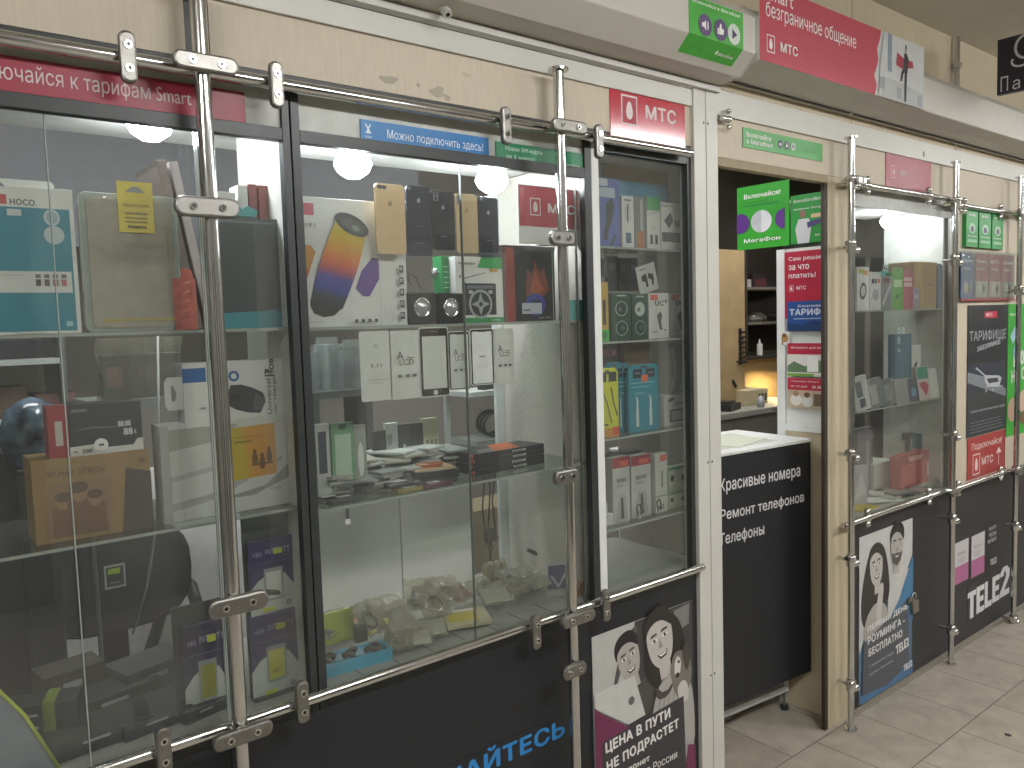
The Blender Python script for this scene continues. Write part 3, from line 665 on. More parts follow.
def poster_pair(mb, W, H):
    X = lambda u: -W/2 + u*W; Z = lambda v: v*H
    def pg(p, c): mb.poly([(X(u), Z(v)) for u, v in p], flat(c))
    pg([(0, 0), (1, 0), (1, 1), (0, 1)], '#C4C5C2')
    pg([(0, .0), (1, 0), (1, .48), (.55, .55), (.1, .40), (0, .3)], '#55718A')
    pg([(.60, .45), (1, .77), (1, .35), (.6, .4)], '#4A7CA3')
    def pgs(p, c): mb.poly([(X(u), Z(v)) for u, v in sm(list(p))], flat(c))
    pgs([(.04, .46), (.02, .62), (.12, .84), (.26, .945), (.44, .91), (.53, .76), (.56, .56), (.38, .46), (.2, .42)], '#35322F')
    face(mb, X(.30), Z(.79), W*.17, .10, '#35322F', '#C0BCB6')
    pgs([(.05, .36), (.10, .50), (.28, .58), (.48, .54), (.56, .38), (.3, .30)], '#AEAAA4'); pgs([(.28, .42), (.32, .62), (.38, .685), (.44, .66), (.40, .54), (.38, .42)], '#C6C2BC')
    pgs([(.50, .50), (.56, .68), (.66, .74), (.92, .72), (.98, .55), (.85, .46), (.55, .40)], '#C8C8C4')
    face(mb, X(.68), Z(.865), W*.175, -.06, '#2A2725', '#B2AEA8', beard=True)
    mb.poly([(X(u), Z(v)) for u, v in ((.52, .42), (.72, .52), (1, .76), (1, .35), (.6, .36))], flat('#4A7CA3'))
    pg([(.03, .0), (.06, .36), (.9, .50), (.92, .08), (.5, .0)], '#53555C')
    pg([(.0, .0), (1, .0), (1, .09), (.5, .02), (0, .05)], '#4A749A')
    lc = '#E4E4E2'
    PA, PB = P(858, 600, -.003)[0] + .01, P(912, 600, -.003)[0]; Xc, Zc = (PA + PB)/2, P(886, 688, -.003)[1]
    for s_, bl, br, hp in (('ПЕРВЫЙ ДЕНЬ', (866.5, 633), (907, 609), 7.6), ('РОУМИНГА -', (866.5, 645), (903.5, 622.5), 7.6), ('БЕСПЛАТНО', (867.2, 656.8), (901, 636), 7.6), ('TELE2', (894.5, 655), (907.5, 645), 9.5), ('TELE2', (902, 671.3), (910.6, 665), 6.5)):
        ftext(mb, Xc, Zc, s_, bl, br, hp, flat(lc), .04 if s_ != 'TELE2' else .07)
    ftext(mb, Xc, Zc, 'С тарифом Мой Онлайн', (867.5, 668), (892, 653.5), 3.2, flat('#A8ADB4'), .01); ftext(mb, Xc, Zc, 'роуминг бесплатно', (867.5, 676), (891, 661.5), 3.2, flat('#A8ADB4'), .01)
sign('poster', 'grey and blue poster of a smiling couple on the right lower panel', 'poster', P(858, 600, -.003)[0] + .01, P(912, 600, -.003)[0], P(886, 688, -.003)[1], P(886, 528, -.003)[1], '#C4C5C2', -.003, .002, fn=poster_pair)
# block lettering built from slabs: T E L E 2
def tele(mb, W, H):
    m_ = flat('#DADADC'); 
    L = {'T': [(0, .8, 1, 1), (.3, 0, .7, .8)], 'E': [(0, 0, .42, 1), (.42, .8, 1, 1), (.42, .4, .9, .6), (.42, 0, 1, .2)], 'L': [(0, 0, .42, 1), (.42, 0, 1, .22)]}
    for ch, u, wd, z_, h_ in (('T', 0, .19, .0, .80), ('E', .20, .18, .03, .80), ('L', .39, .17, .05, .80), ('E', .57, .18, .08, .80)):
        for a_, b_, c_, d_ in L[ch]: mb.rect(-W/2 + (u + a_*wd)*W, (z_ + b_*h_)*H, -W/2 + (u + c_*wd)*W, (z_ + d_*h_)*H, m_)
    u0, u1 = -W/2 + .76*W, W/2
    d = u1 - u0; q = [(u0, .74), (u0, .86), (u0 + .3*d, 1.02), (u0 + .7*d, 1.02), (u1, .88), (u1, .66), (u0 + .45*d, .28), (u1, .28), (u1, .10), (u0, .10), (u0, .26), (u0 + .6*d, .68), (u0 + .6*d, .82), (u0 + .5*d, .88), (u0 + .38*d, .82), (u0 + .38*d, .74)]
    mb.poly([(a_, b_*H) for a_, b_ in q], m_)
lx0, lx1 = P(968, 605, -.003)[0], P(1009.5, 580, -.003)[0]
sign('white_lettering', 'large white block letters ending in a numeral on the far lower panel', 'lettering', lx0, lx1, P(969, 620, -.003)[1], P(1005, 567, -.003)[1], '#2C2B2E', -.0012, .001, fn=tele)
for k, (p0, p1, q0, q1, lb) in enumerate(((955, 968.5, 541, 582, 'white and pink leaflet on the far black panel, nearer the pole'), (971.5, 984.5, 534, 575, 'white and pink leaflet on the far black panel, second from the pole'))):
    xx0, xx1 = P(p0, 560, -.003)[0], P(p1, 555, -.003)[0]
    sign('leaflet', lb, 'leaflet', xx0, xx1, P((p0 + p1)/2, q1, -.003)[1], P((p0 + p1)/2, q0, -.003)[1], '#C9C6C8', -.003, .0015,
         dec=(('r', 0, 0, 1, .42, '#B26A94'), ('t', .2, .68, .8, .76, 'Мой Tele2', '#A0A0A4'), ('r', .2, .56, .8, .58, '#A9A9AC'), ('r', .2, .5, .7, .52, '#A9A9AC')))
xx0, xx1 = P(987.5, 535, -.003)[0], P(997, 530, -.003)[0]
sign('small_lettering', 'three short white words on the far black panel above the block letters', 'lettering', xx0, xx1, P(992, 543, -.003)[1], P(992, 526, -.003)[1], '#2C2B2E', -.0012, .001,
     dec=(('t', .2, .72, .95, .95, 'просто', '#C8C8CA', .03), ('t', .2, .38, .95, .62, 'честно', '#C8C8CA', .03), ('t', .05, .02, .95, .28, 'выгодно', '#C8C8CA', .03)))
sign('small_lettering', 'tiny white word between the leaflets and the block letters', 'lettering', P(990.5, 563, -.003)[0], P(997, 560, -.003)[0], P(994, 564, -.003)[1], P(994, 558, -.003)[1], '#2C2B2E', -.0012, .001, dec=(('t', 0, 0, 1, 1, 'TELE2', '#C8C8CA', .05),))
# padlock
x, z = P(918, 606, -.03)
t = thing('padlock', 'small closed steel padlock hanging at the edge of the smiling couple poster', 'padlock', (x, -.012, z - .03))
MB().box(-.024, .024, -.012, .008, 0, .05, mat('#8F8C80', .35, .8)).build('body', t, bev=.003)
MB().tube([(-.015 if k == 0 else .015*-math.cos(R(k*18)), -.002, .05 + (.018 + .016*math.sin(R(k*18)) if 0 < k < 10 else 0)) for k in range(11)], .0035, CHROME).build('shackle', t)
MB().box(-.05, -.02, -.0035, .010, .05, .07, ZINC).build('hasp', t, bev=.001)

# ---- beige board with posters, far right
for k, (p0, p1) in enumerate(((970, 982), (983, 995), (996, 1007))):
    a, b = P(p0 + .5, 228, -.035)[0], P(p1, 228, -.035)[0]
    o = sign('green_box', ('small green box on the poster board, nearest the pole', 'small green box on the poster board, between two like it', 'small green box on the poster board, farthest from the pole')[k], 'box', a, b, 1.825, 1.99, '#2F9448', -.018, .017,
         dec=(('t', .2, .82, .8, .9, 'МегаФон', WHT, .02), ('e', .5, .5, .28, .14, '#9FC6A4'), ('e', .5, .48, .14, .08, '#6A5A80'), ('r', .1, .12, .9, .2, '#8FC09A'), ('t', .15, .26, .85, .31, 'Интернет', WHT)))
a, b = P(960, 275, -.01)[0], P(1014, 280, -.01)[0]
t = thing('leaflet_pouch', 'clear plastic pouch of four leaflets on the poster board', 'pouch', ((a + b)/2, -.012, 1.585), group=None); W = b - a
MB().box(-W/2, W/2, -.003, -.001, 0, .225, PLAST).build('plastic_sheet', t)
MB().box(-W/2, W/2, -.0045, .003, 0, .008, flat('#9C3A44')).build('lower_edge', t)
for k in range(4):
    w4 = W/4; mb = MB().box(-w4*.46, w4*.46, 0, .002, .01, .215, flat('#2F4C88' if k == 0 else '#A83848'))
    prints(mb, w4*.92, .215, (('t', .1, .80, .9, .88, ('Smart', 'Smart', 'МТС', 'Smart')[k], WHT, .02), ('r', .05, .08, .95, .42, ('#51699C', '#B9B5A5', '#C9B0A0', '#8E9E86')[k]), ('e', .4, .28, .15, .12, '#D8C8B4'), ('e', .65, .25, .12, .1, '#5A4A40'), ('t', .1, .64, .7, .7, 'ТАРИФ', WHT)))
    mb.build('leaflet', t, loc=(-W/2 + (k + .5)*w4, 0.002, 0))
x0, x1 = P(967.5, 370, -.004)[0], P(1006.5, 370, -.004)[0]
def tariff(mb, W, H):
    X = lambda u: -W/2 + u*W; Z = lambda v: v*H
    mb.rect(X(0), Z(.35), X(1), Z(.55), flat('#343943')); mb.rect(X(0), Z(.0), X(1), Z(.35), flat('#3B3E40'))
    mb.poly([(X(0), Z(.42)), (X(1), Z(.26)), (X(1), Z(.32)), (X(.4), Z(.45)), (X(0), Z(.5))], flat('#7E858A'))
    mb.rect(X(.40), Z(.9), X(.72), Z(.95), flat('#C23348')); mb.text('МТС', X(.44), Z(.912), X(.6), Z(.938), flat(WHT), .03)
    mb.text('ТАРИФИЩЕ', X(.03), Z(.715), X(.97), Z(.81), flat('#A3A6AA'), .015); mb.text('ЗАБЕЗЛИМИЩЕ', X(.22), Z(.64), X(.82), Z(.685), flat('#B9BCC0'), .03, 0, R(6))
    # pale line drawing of a small biplane
    for p in ([(.18, .52), (.45, .44), (.46, .45), (.2, .53)], [(.40, .46), (.78, .44), (.86, .42), (.80, .36), (.5, .37), (.42, .40)], [(.45, .365), (.88, .345), (.88, .355), (.45, .375)]):
        mb.poly([(X(u), Z(v)) for u, v in p], flat('#B7BBBE'))
    mb.poly([(X(u), Z(v)) for u, v in ((.46, .43), (.74, .425), (.78, .39), (.52, .39))], flat('#3A4048'))
    for u in (.45, .62): mb.ell(X(u), Z(.335), .006, .008, flat('#B7BBBE'))
    mb.text('Подключай безлимитный тариф', X(.06), Z(.18), X(.94), Z(.205), flat('#B0B3B5'), .01)
    for k in range(4): mb.rect(X(.06), Z(.03 + k*.025), X(.92 - k*.03), Z(.036 + k*.025), flat('#7D8082'))
sign('poster', 'dark grey tariff poster with a pale aeroplane drawing on the beige board', 'poster', x0, x1, P(987, 433, -.004)[1], P(987, 305, -.004)[1], '#2E3034', -.004, .002, fn=tariff)
def podk(mb, W, H):
    mb.text('Подключайся!', -W*.4, H*.66, W*.4, H*.86, flat('#E2D0CC'), .01); egg_logo(mb, -W*.28, H*.33, W*.09, flat('#E2D0CC'), flat('#B8463F')); mb.text('МТС', -W*.14, H*.26, W*.16, H*.46, flat('#E2D0CC'), .03)
    mb.rect(W*.3, H*.15, W*.315, H*.5, flat('#E2D0CC')); mb.poly([(W*.23, H*.45), (W*.385, H*.45), (W*.3075, H*.6)], flat('#E2D0CC'))
sign('red_sign', 'brick red sign with arrow below the dark tariff poster', 'sign', x0 + .012, x1, P(987, 474, -.004)[1], P(987, 434, -.004)[1], '#A8403F', -.0036, .002, fn=podk)
def mega_far(mb, W, H):
    X = lambda u: -W/2 + u*W; Z = lambda v: v*H
    mb.text('МегаФон', X(.06), Z(.91), X(.4), Z(.935), flat(WHT), .02); mb.text('1000 ₽', X(.18), Z(.52), X(.9), Z(.64), flat(WHT), .05, 0, R(4)); mb.text('НА СЧЕТ', X(.12), Z(.40), X(.92), Z(.50), flat(WHT), .05, 0, R(4))
    mb.poly([(X(.06), Z(.76)), (X(.22), Z(.84)), (X(.3), Z(.78)), (X(.14), Z(.7))], flat('#A8C8D8')); mb.poly([(X(.14), Z(.64)), (X(.22), Z(.70)), (X(.28), Z(.62)), (X(.2), Z(.58))], flat('#8FB8C8'))
    mb.ell(X(.16), Z(.2), .06, .06, flat('#B79A84')); mb.ell(X(.55), Z(.25), .09, .06, flat('#C8B09A')); mb.ell(X(.6), Z(.12), .08, .04, flat('#7B5A48'))
sign('poster', 'bright green poster with big white words at the right end of the beige board', 'poster', x1 + .01, x1 + .42, P(1014, 435, -.004)[1], P(1014, 304, -.004)[1], '#3DA83A', -.004, .002, fn=mega_far)

# ================================================================= DOORWAY: side light, its posters, counter
XP = 2.785
mb = MB()
y1, y0 = PX(786, 340, XP)[0], .022
struct(MB().box(XP - .008, XP + .012, y1 - .0, y1 + .035, 1.10, 1.80, WHITE).box(XP - .008, XP + .012, y1, y1 + .035, 0, 1.10, WHITE).box(XP - .008, XP + .012, y0, y1, 1.10, 1.125, WHITE).build('door_1_side_frame', bev=.001))
struct(MB().box(XP, XP + .003, y0, y1, 1.125, 1.80, WHITE).build('door_1_side_board'))
struct(MB().box(XP, XP + .004, y0, y1, 1.801, 1.95, GLASS).build('door_1_side_glass'))
struct(MB().box(XP - .004, XP + .012, y0, y1, .0, 1.10, BEIGE2).build('door_1_side_panel'))
# posters on the side light face -X: build with fronts to -Y and turn them
def side_sign(name, label, cat, ya, yb, z0, z1, col, dx=.010, fn=None, dec=(), th=.0015):
    mb = MB(); W, H = yb - ya, z1 - z0; mb.box(-W/2, W/2, 0, th, 0, H, mat(col, .4, 0, .03, 12)); prints(mb, W, H, dec)
    if fn: fn(mb, W, H)
    return tag(mb.build(name, loc=(XP - dx, (ya + yb)/2, z0), rz=-math.pi/2), label, cat)
def cam_poster(mb, W, H):
    X = lambda u: -W/2 + u*W
    for k, s_ in enumerate(('Сам решаешь', 'за что', 'платить!')): mb.text(s_, X(.09), H*(.85 - k*.125), X((.97, .52, .66)[k]), H*(.925 - k*.125), flat(WHT), .015)
    egg_logo(mb, X(.15), H*.45, .009, flat(WHT), flat('#B02C40')); mb.text('МТС', X(.26), H*.425, X(.46), H*.48, flat(WHT), .02)
side_sign('red_poster', 'red poster with white slogan and egg emblem on the doorway side light', 'poster', y0, y1 - .002, PX(800, 318, XP)[1] + .0, PX(803, 251, XP)[1], '#AE2B40', fn=cam_poster)
side_sign('blue_leaflet', 'blue leaflet with a bold white word below the red doorway poster', 'leaflet', y0, PX(789, 340, XP)[0] - .002, PX(806, 331, XP)[1], PX(806, 301, XP)[1], '#2B4F8C', .014,
          dec=(('t', .25, .80, .9, .88, 'Безлимит', WHT), ('t', .05, .52, .75, .76, 'ТАРИФ', '#C8D0DC', .05), ('r', .15, .4, .9, .43, '#A8B8D0'), ('p', [(0, 0), (1, 0), (1, .25), (.6, .35), (.3, .2), (0, .3)], '#1E3A66')))
side_sign('leaflet', 'red topped leaflet with a white phone on grass on the doorway side light', 'leaflet', y0, PX(789, 340, XP)[0] - .002, PX(806, 376, XP)[1], PX(806, 343, XP)[1], '#D8D4CE', .014,
          dec=(('r', 0, .66, 1, 1, '#AE2B40'), ('t', .08, .82, .9, .9, 'Интернет для всего', WHT), ('p', [(0, .12), (1, .12), (1, .35), (.7, .5), (.4, .3), (.15, .45), (0, .3)], '#5E7A5A'), ('r', .45, .14, .7, .62, '#E8E8E6'), ('r', 0, 0, .6, .08, '#6FA03C')))
side_sign('leaflet', 'lowest red topped leaflet with people on the doorway side light', 'leaflet', y0, PX(789, 340, XP)[0] - .002, PX(806, 408, XP)[1], PX(806, 378, XP)[1], '#B8A890', .014,
          dec=(('r', 0, .60, 1, 1, '#AE2B40'), ('t', .08, .86, .7, .92, 'Тарифы Smart', WHT), ('t', .08, .68, .45, .76, 'от 12 руб', WHT), ('t', .55, .68, .9, .76, '350', WHT), ('e', .2, .28, .13, .2, '#D8D4CC'), ('e', .2, .48, .07, .09, '#A08068'), ('e', .45, .25, .13, .2, '#C8C8C0'), ('e', .45, .45, .07, .09, '#6E5040'), ('r', .6, .1, 1, .5, '#6A5A48')))
side_sign('round_sticker', 'small brown curled sticker on the white edge of the doorway side light', 'sticker', PX(791, 340, XP)[0], PX(783, 340, XP)[0], PX(788, 345, XP)[1], PX(788, 331, XP)[1], '#D8D8D4', .014, dec=(('e', .5, .5, .45, .3, '#A8824E', .5), ('e', .4, .7, .25, .15, '#6A4A30'), ('r', .1, .0, .3, .3, '#8A6A44')))
side_sign('green_poster', 'green poster with a person in a white sweater inside the doorway', 'poster', y0, PX(792, 220, XP)[0], PX(808, 243, XP)[1], PX(808, 194, XP)[1], '#2F8F3E', .010,
          dec=(('t', .08, .84, .9, .92, 'Включайся в МегаФон!', WHT, .01), ('t', .08, .68, .8, .73, 'получи бонус', WHT), ('p', [(.18, 0), (.45, 0), (.5, .3), (.45, .5), (.2, .5), (.12, .3)], '#C5C8C8'), ('e', .3, .6, .08, .08, '#8A6A58'), ('p', [(.4, .42), (.8, .48), (.8, .4), (.42, .3)], '#4A3B72'), ('e', .88, .5, .1, .07, '#C8C8C8'), ('r', .5, .5, .75, .58, '#C9B08A'), ('t', .6, .12, .9, .17, 'МегаФон', WHT)))
MB().box(-.002, .002, -.03, .03, 0, .012, DARKB)
def mega_big(mb, W, H):
    mb.text('Включайся!', -W*.36, H*.80, W*.34, H*.88, flat(WHT), .03)
    mb.text('Подключи тариф', -W*.36, H*.72, W*.1, H*.755, flat('#1E6E34')); mb.text('и получи интернет', -W*.36, H*.66, W*.32, H*.70, flat('#1E5E54'))
    mb.poly([(-W*.5, H*.27)] + [(-W*.41 + W*.16*math.sin(R(a)), H*.42 - H*.155*math.cos(R(a))) for a in range(0, 181, 20)] + [(-W*.5, H*.57)], flat('#5A2A80')); mb.rect(-W*.62, H*.2, -W*.5, H*.6, flat('#38A030')) if False else None
    mb.ell(-W*.02, H*.42, W*.20, H*.175, flat('#D6D8DA')); mb.poly([(-W*.02 - W*.2*math.sin(R(a)), H*.42 + H*.175*math.cos(R(a))) for a in range(0, 181, 20)] , flat('#B9BCC0'))
    mb.poly([(W*.42, H*.27)] + [(W*.42 - W*.18*math.cos(R(a)), H*.42 - H*.155*math.sin(R(a))*-1) for a in range(-90, 91, 20)] , flat('#5A2A80'))
    mb.text('МегаФон', -W*.36, H*.10, W*.34, H*.17, flat(WHT), .03)
ya, yb = .142, .362
t_ = side_sign('green_poster', 'large bright green poster with a white circle hanging inside the doorway', 'poster', PX(791, 215, XP)[0], PX(739, 215, XP)[0], PX(765, 248, XP)[1], PX(765, 184, XP)[1], '#38A030', .012, fn=mega_big)
# counter
th = R(-5.5); o_c = (2.757, .103)
t = thing('counter', 'black fronted counter with white lettering standing in the doorway', 'counter', (o_c[0], o_c[1], 0), th)
CW = .68
zc_t = 1.08
MB().box(-CW, 0, 0, .016, .175, zc_t - .012, BLACKP).build('front_panel', t, bev=.001)
MB().box(-CW, .0, .0165, .32, .74, .76, WHITE).box(-CW, -CW + .016, .0165, .32, .175, zc_t - .012, WHITE).box(-.03, -.012, .0165, .32, .175, zc_t - .012, mat('#8A5E3A', .5)).build('carcass', t)
mb = MB().box(-CW - .005, .006, -.004, .36, zc_t - .0115, zc_t, WHITE); mb.build('worktop', t, bev=.002)
MB().add([(-.55, .05, zc_t + .0004), (-.12, .05, zc_t + .0004), (-.1, .30, zc_t + .0004), (-.52, .31, zc_t + .0004)], [(0, 1, 2, 3)], flat('#BDBFB0')).build('printed_insert', t)
f = MB().box(-CW, -.03, .08, .105, .075, .10, WHITE).box(-CW, -.03, .28, .305, .075, .10, WHITE).box(-.055, -.03, .1055, .2795, .075, .10, WHITE).box(-.055, -.03, .08, .105, .1005, .179, WHITE).box(-.055, -.03, .28, .305, .1005, .179, WHITE)
f.build('frame', t)
for (xx, yy) in ((-.043, .092), (-.043, .292), (-CW + .03, .092), (-CW + .03, .292)):
    MB().cyl((xx, yy, 0), (xx, yy, .015), .016, DARKB, 12).cyl((xx, yy, .015), (xx, yy, .075), .006, ZINC, 10).build('foot', t)
def PL(px, py):      # a pixel on the counter front -> along its width, height
    r = ray(px, py); n = Vector((-math.sin(th), math.cos(th), 0)); o = Vector((o_c[0], o_c[1], 0)); k = (o - CAM).dot(n) / r.dot(n); p = CAM + r*k
    return (p - o).dot(Vector((math.cos(th), math.sin(th), 0))), p.z
lc = flat('#D8D8D8')
for s_, p1, p2, wd in (('Красивые номера', (800, 464), (800, 479), .435), ('Ремонт телефонов', (804, 491.5), (804, 504), .455), ('Телефоны', (764, 523), (764, 537), .235)):
    u1, za = PL(*p1); _, zb_ = PL(*p2)
    MB().text(s_, u1 - wd, zb_, u1, za, lc, .016).build('lettering', t, loc=(0, -.0006, 0))
tag(MB().box(-.13, .13, -.1, .1, 0, .0012, flat('#C8CDB8')).build('paper_sheet', loc=(2.52, .30, zc_t + .0008), rz=.2), 'pale printed sheet lying on the counter top', 'paper')
# ================================================================= SHOWCASE SHELVES
ZA1, ZA2, ZB1, ZB2 = 1.556, 1.18, 1.553, 1.163
ZC1, ZC2, ZC3, ZC4, ZR1, ZR2, ZFL = 1.755, 1.49, 1.216, .955, 1.556, 1.163, .7745
def shelf(label, x0, x1, z, y1=.36, y0=.042):
    t = thing('glass_shelf', label, 'shelf', ((x0 + x1)/2, 0, z)); h = (x1 - x0)/2
    MB().box(-h, h, y0 + .002, y1, -.006, -.0005, SHELFG).build('pane', t)
    MB().box(-h, h, y0, y0 + .0018, -.0062, -.0004, EDGEG).build('front_edge', t)
    for s_ in (-1, 1): MB().box(s_*h - (.012 if s_ > 0 else 0), s_*h + (0 if s_ > 0 else .012), .1, .112, -.013, -.0065, CHROME).build('bracket', t)
shelf('upper glass shelf of the left showcase', XL + .03, .684, ZA1)
shelf('middle glass shelf of the left showcase', XL + .03, .684, ZA2)
shelf('upper glass shelf of the middle showcase', .703, 1.544, ZB1, .3)
shelf('middle glass shelf of the middle showcase', .703, 1.544, ZB2, .3)
shelf('top glass shelf of the narrow showcase', 1.558, 2.044, ZC1, .3)
shelf('second glass shelf of the narrow showcase from the top', 1.558, 2.044, ZC2, .3)
shelf('third glass shelf of the narrow showcase from the top', 1.558, 2.044, ZC3, .3)
shelf('lowest glass shelf of the narrow showcase', 1.558, 2.044, ZC4, .3)
shelf('upper glass shelf of the right showcase', 2.887, 3.714, ZR1)
shelf('middle glass shelf of the right showcase', 2.887, 3.714, ZR2)

# ---------------------------------------------------------------- left showcase, upper shelf
def hoco(mb, W, H):
    X = lambda u: -W/2 + u*W
    mb.rect(X(.0), .02*H, X(.96), .86*H, flat('#2F8193')); mb.rect(X(0), .285*H, X(.94), .43*H, flat('#C9CCC8'))
    mb.rect(X(.365), .875*H, X(.425), .94*H, flat('#B4483E')); mb.text('HOCO.', X(.45), .872*H, X(.68), .915*H, flat('#5A5C5C'), .03)
    mb.ell(X(.80), .80*H, .0125, .0145, flat('#B7C4C6')); mb.ell(X(.80), .80*H, .009, .011, flat('#8EA9AE')); mb.ell(X(.81), .68*H, .016, .016, flat('#B2BCC0'))
    mb.rect(X(.42), .80*H, X(.54), .845*H, flat('#BCC8C8')); mb.rect(X(.2), .30*H, X(.27), .42*H, flat('#5C6258'))
    for k, c in enumerate(('#4A3F3E', '#5A4A50', '#8A5058', '#A8606A')):
        mb.rect(X(.62 + k*.075), .33*H, X(.665 + k*.075), .375*H, flat(c)); mb.rect(X(.62 + k*.075), .385*H, X(.665 + k*.075), .41*H, flat('#6B5A5A'))
    mb.text('HIGH QUALITY CASE', X(.3), .395*H, X(.52), .405*H, flat('#777'.replace('#777', '#777777'))); mb.text('www.hocotech.com', X(.42), .008*H, X(.68), .016*H, flat('#888888'))
    mb.rect(X(.86), .05*H, X(.92), .085*H, flat('#8FC4CC'))
    c = [(-.035 + .02*math.cos(R(a)), H + .001 + .010*math.sin(R(a))) for a in range(0, 181, 20)]
    mb.poly([(a, b - .004) for a, b in c], flat('#7F8486'))
pack('tablet_case_carton', 'white carton with a broad teal window at the far left of the upper shelf', 'carton', (-42, 77, 186, 331), ZA1, .075, .022, '#D3D5D0', fn=hoco)
o = MB().prism([(-.10, 0), (.07, 0), (.075, .008), (.07, .016), (-.10, .016)], 0, .0015, flat('#D3D5D0')).build('hang_flap', loc=(P(20, 186, .1)[0], .0985, ZA1 + .288)); o.parent = bpy.data.objects['tablet_case_carton']; o.location = (-.01, .0225, o.parent['h'] - .001)
# tan tablet cover in a clear blister with a yellow header card
x0, x1 = P(82, 260, .08)[0], P(180, 260, .08)[0]; zt = P(130, 194, .08)[1]
t = thing('tablet_cover_pack', 'tan tablet cover in a clear tray with a yellow tag, on the upper shelf', 'packaged case', ((x0 + x1)/2, .08, ZA1)); W = x1 - x0; H = zt - ZA1
def rr(w, h_, r, n=6, z0=0): return [(sx*(w/2 - r) + r*math.cos(R(a)), z0 + h_/2 + sz*(h_/2 - r) + r*math.sin(R(a))) for sx, sz, a0 in ((1, -1, -90), (1, 1, 0), (-1, 1, 90), (-1, -1, 180)) for a in [a0 + k*90/n for k in range(n + 1)]]
MB().prism(rr(W, H, .014), .003, .018, mat('#B9BDB4', .3)).build('tray', t, bev=.002)
MB().prism(rr(W*.86, H*.93, .008, z0=.03*H), -.002, .0025, mat('#CBB094', .6, 0, .05, 60)).build('cover', t, bev=.001)
MB().prism(rr(W*.99, H*.99, .014), -.004, -.0032, PLAST).build('blister', t)
mb = MB().box(-.031, .031, -.006, -.0045, H*.72, H + .022, mat('#CDB93E', .5)); mb.poly([(-.018, H + .002), (.018, H + .002), (.006, H + .013), (-.006, H + .013)], flat('#8A8A86'), -.006)
mb.text('ЧЕХОЛ ДЛЯ', -.022, H*.90, .022, H*.925, flat('#5A5222'), .02, -.006)
for k in range(3): mb.rect(-.02, H*(.79 + .03*k), .02, H*(.80 + .03*k), flat('#7A6E2C'), -.006)
mb.text('планшета', -.016, H*.75, .016, H*.77, flat('#3A3418'), .04, -.006); mb.rect(-.027, H*.865, .027, H*.868, flat('#8A7E2C'), -.006); mb.build('tag', t, loc=(.01, 0, 0))
MB().rect(-.06, .02, .11, .024, flat('#A8983C'), 0).build('sticker_line', t, loc=(0, -.0045, 0))
# thin frames leaning between
for px0, px1, pt, c, c2, lb, tl in ((163, 176, 172, '#7C6E6C', '#A8989A', 'slim grey boxed frame leaning beside the tan tablet cover', -.16), (176, 190, 180, '#B8B0B0', '#8A7C7C', 'slim pale boxed frame leaning against the chrome pole', -.17)):
    x0 = P(px0, 250, .10)[0]; mb = MB().box(-.008, .008, 0, .16, 0, .33, mat(c, .35)).box(-.0085, -.008, .004, .156, .01, .32, flat(c2))
    o = mb.build('slim_box', loc=(P(px0 + 36, 325, .10)[0], .10, ZA1 + .002), rot=(0, tl, 0), bev=.001); tag(o, lb, 'box')
mb = MB(); mb.box(-.022, .022, 0, .03, 0, .10, mat('#B85F52', .4, 0, .2, 60)); mb.prism([(-.022, .1), (.022, .1), (.018, .118), (-.012, .122)], .01, .014, flat('#B9554A'))
for k in range(5): mb.poly([(-.018 + k*.003, .015 + .018*k), (.0 + k*.003, .02 + .018*k), (.01, .024 + .018*k)], flat('#D8948A'))
tag(mb.build('red_pouch', loc=(P(184, 318, .09)[0], .075, ZA1), bev=.003), 'small crinkled red pouch at the foot of the leaning frames', 'pouch')
# dark tablet box with a teal foot
def teal_foot(mb, W, H):
    mb.poly([(-W/2, 0), (W/2, 0), (W/2, .18*H), (.2*W, .155*H), (-.1*W, .15*H), (-W/2, .14*H)], flat('#3E8D99')); mb.rect(-W/2, .95*H, W/2, .97*H, flat('#5C6866'))
    mb.rect(W*.40, .15*H, W*.5, H, flat('#4E5A58'))
pack('tablet_case_carton', 'dark grey carton with a teal foot behind the chrome pole', 'carton', (219, 280, 218, 328), ZA1, .075, .03, '#4E5657', fn=teal_foot, rough=.25)
zz = P(250, 218, .09)[1] + .001
for k, (p0, p1, pt, c, lb, y_) in enumerate(((216, 236, 191, '#C9C9C4', 'small white box on top of the dark grey carton', .10), (238, 248, 185, '#D6D6D0', 'white spine box on the dark grey carton, beside the red ones', .115), (249, 257, 184, '#8C4A4C', 'narrow red box on the dark grey carton, next to the white spine box', .115), (259, 270, 185, '#96504F', 'narrow dull red box at the end of the row on the dark grey carton', .115))):
    x0, x1 = P(p0, 200, y_)[0], P(p1, 200, y_)[0]; top = P(p0, pt, y_)[1]
    tag(MB().box(0, x1 - x0, 0, .045, 0, top - ZA1 - .0, mat(c, .5)).build('small_box', loc=(x0, y_, ZA1), bev=.001), lb, 'box')
tag(MB().prism([(0, 0), (.045, 0), (.05, .012), (.03, .022), (.018, .014), (.006, .024), (-.004, .01)], 0, .02, mat('#3FA0A2', .5)).build('teal_clip', loc=(P(234, 216, .08)[0], .08, zz)), 'small teal clip lying on the dark grey carton', 'clip')

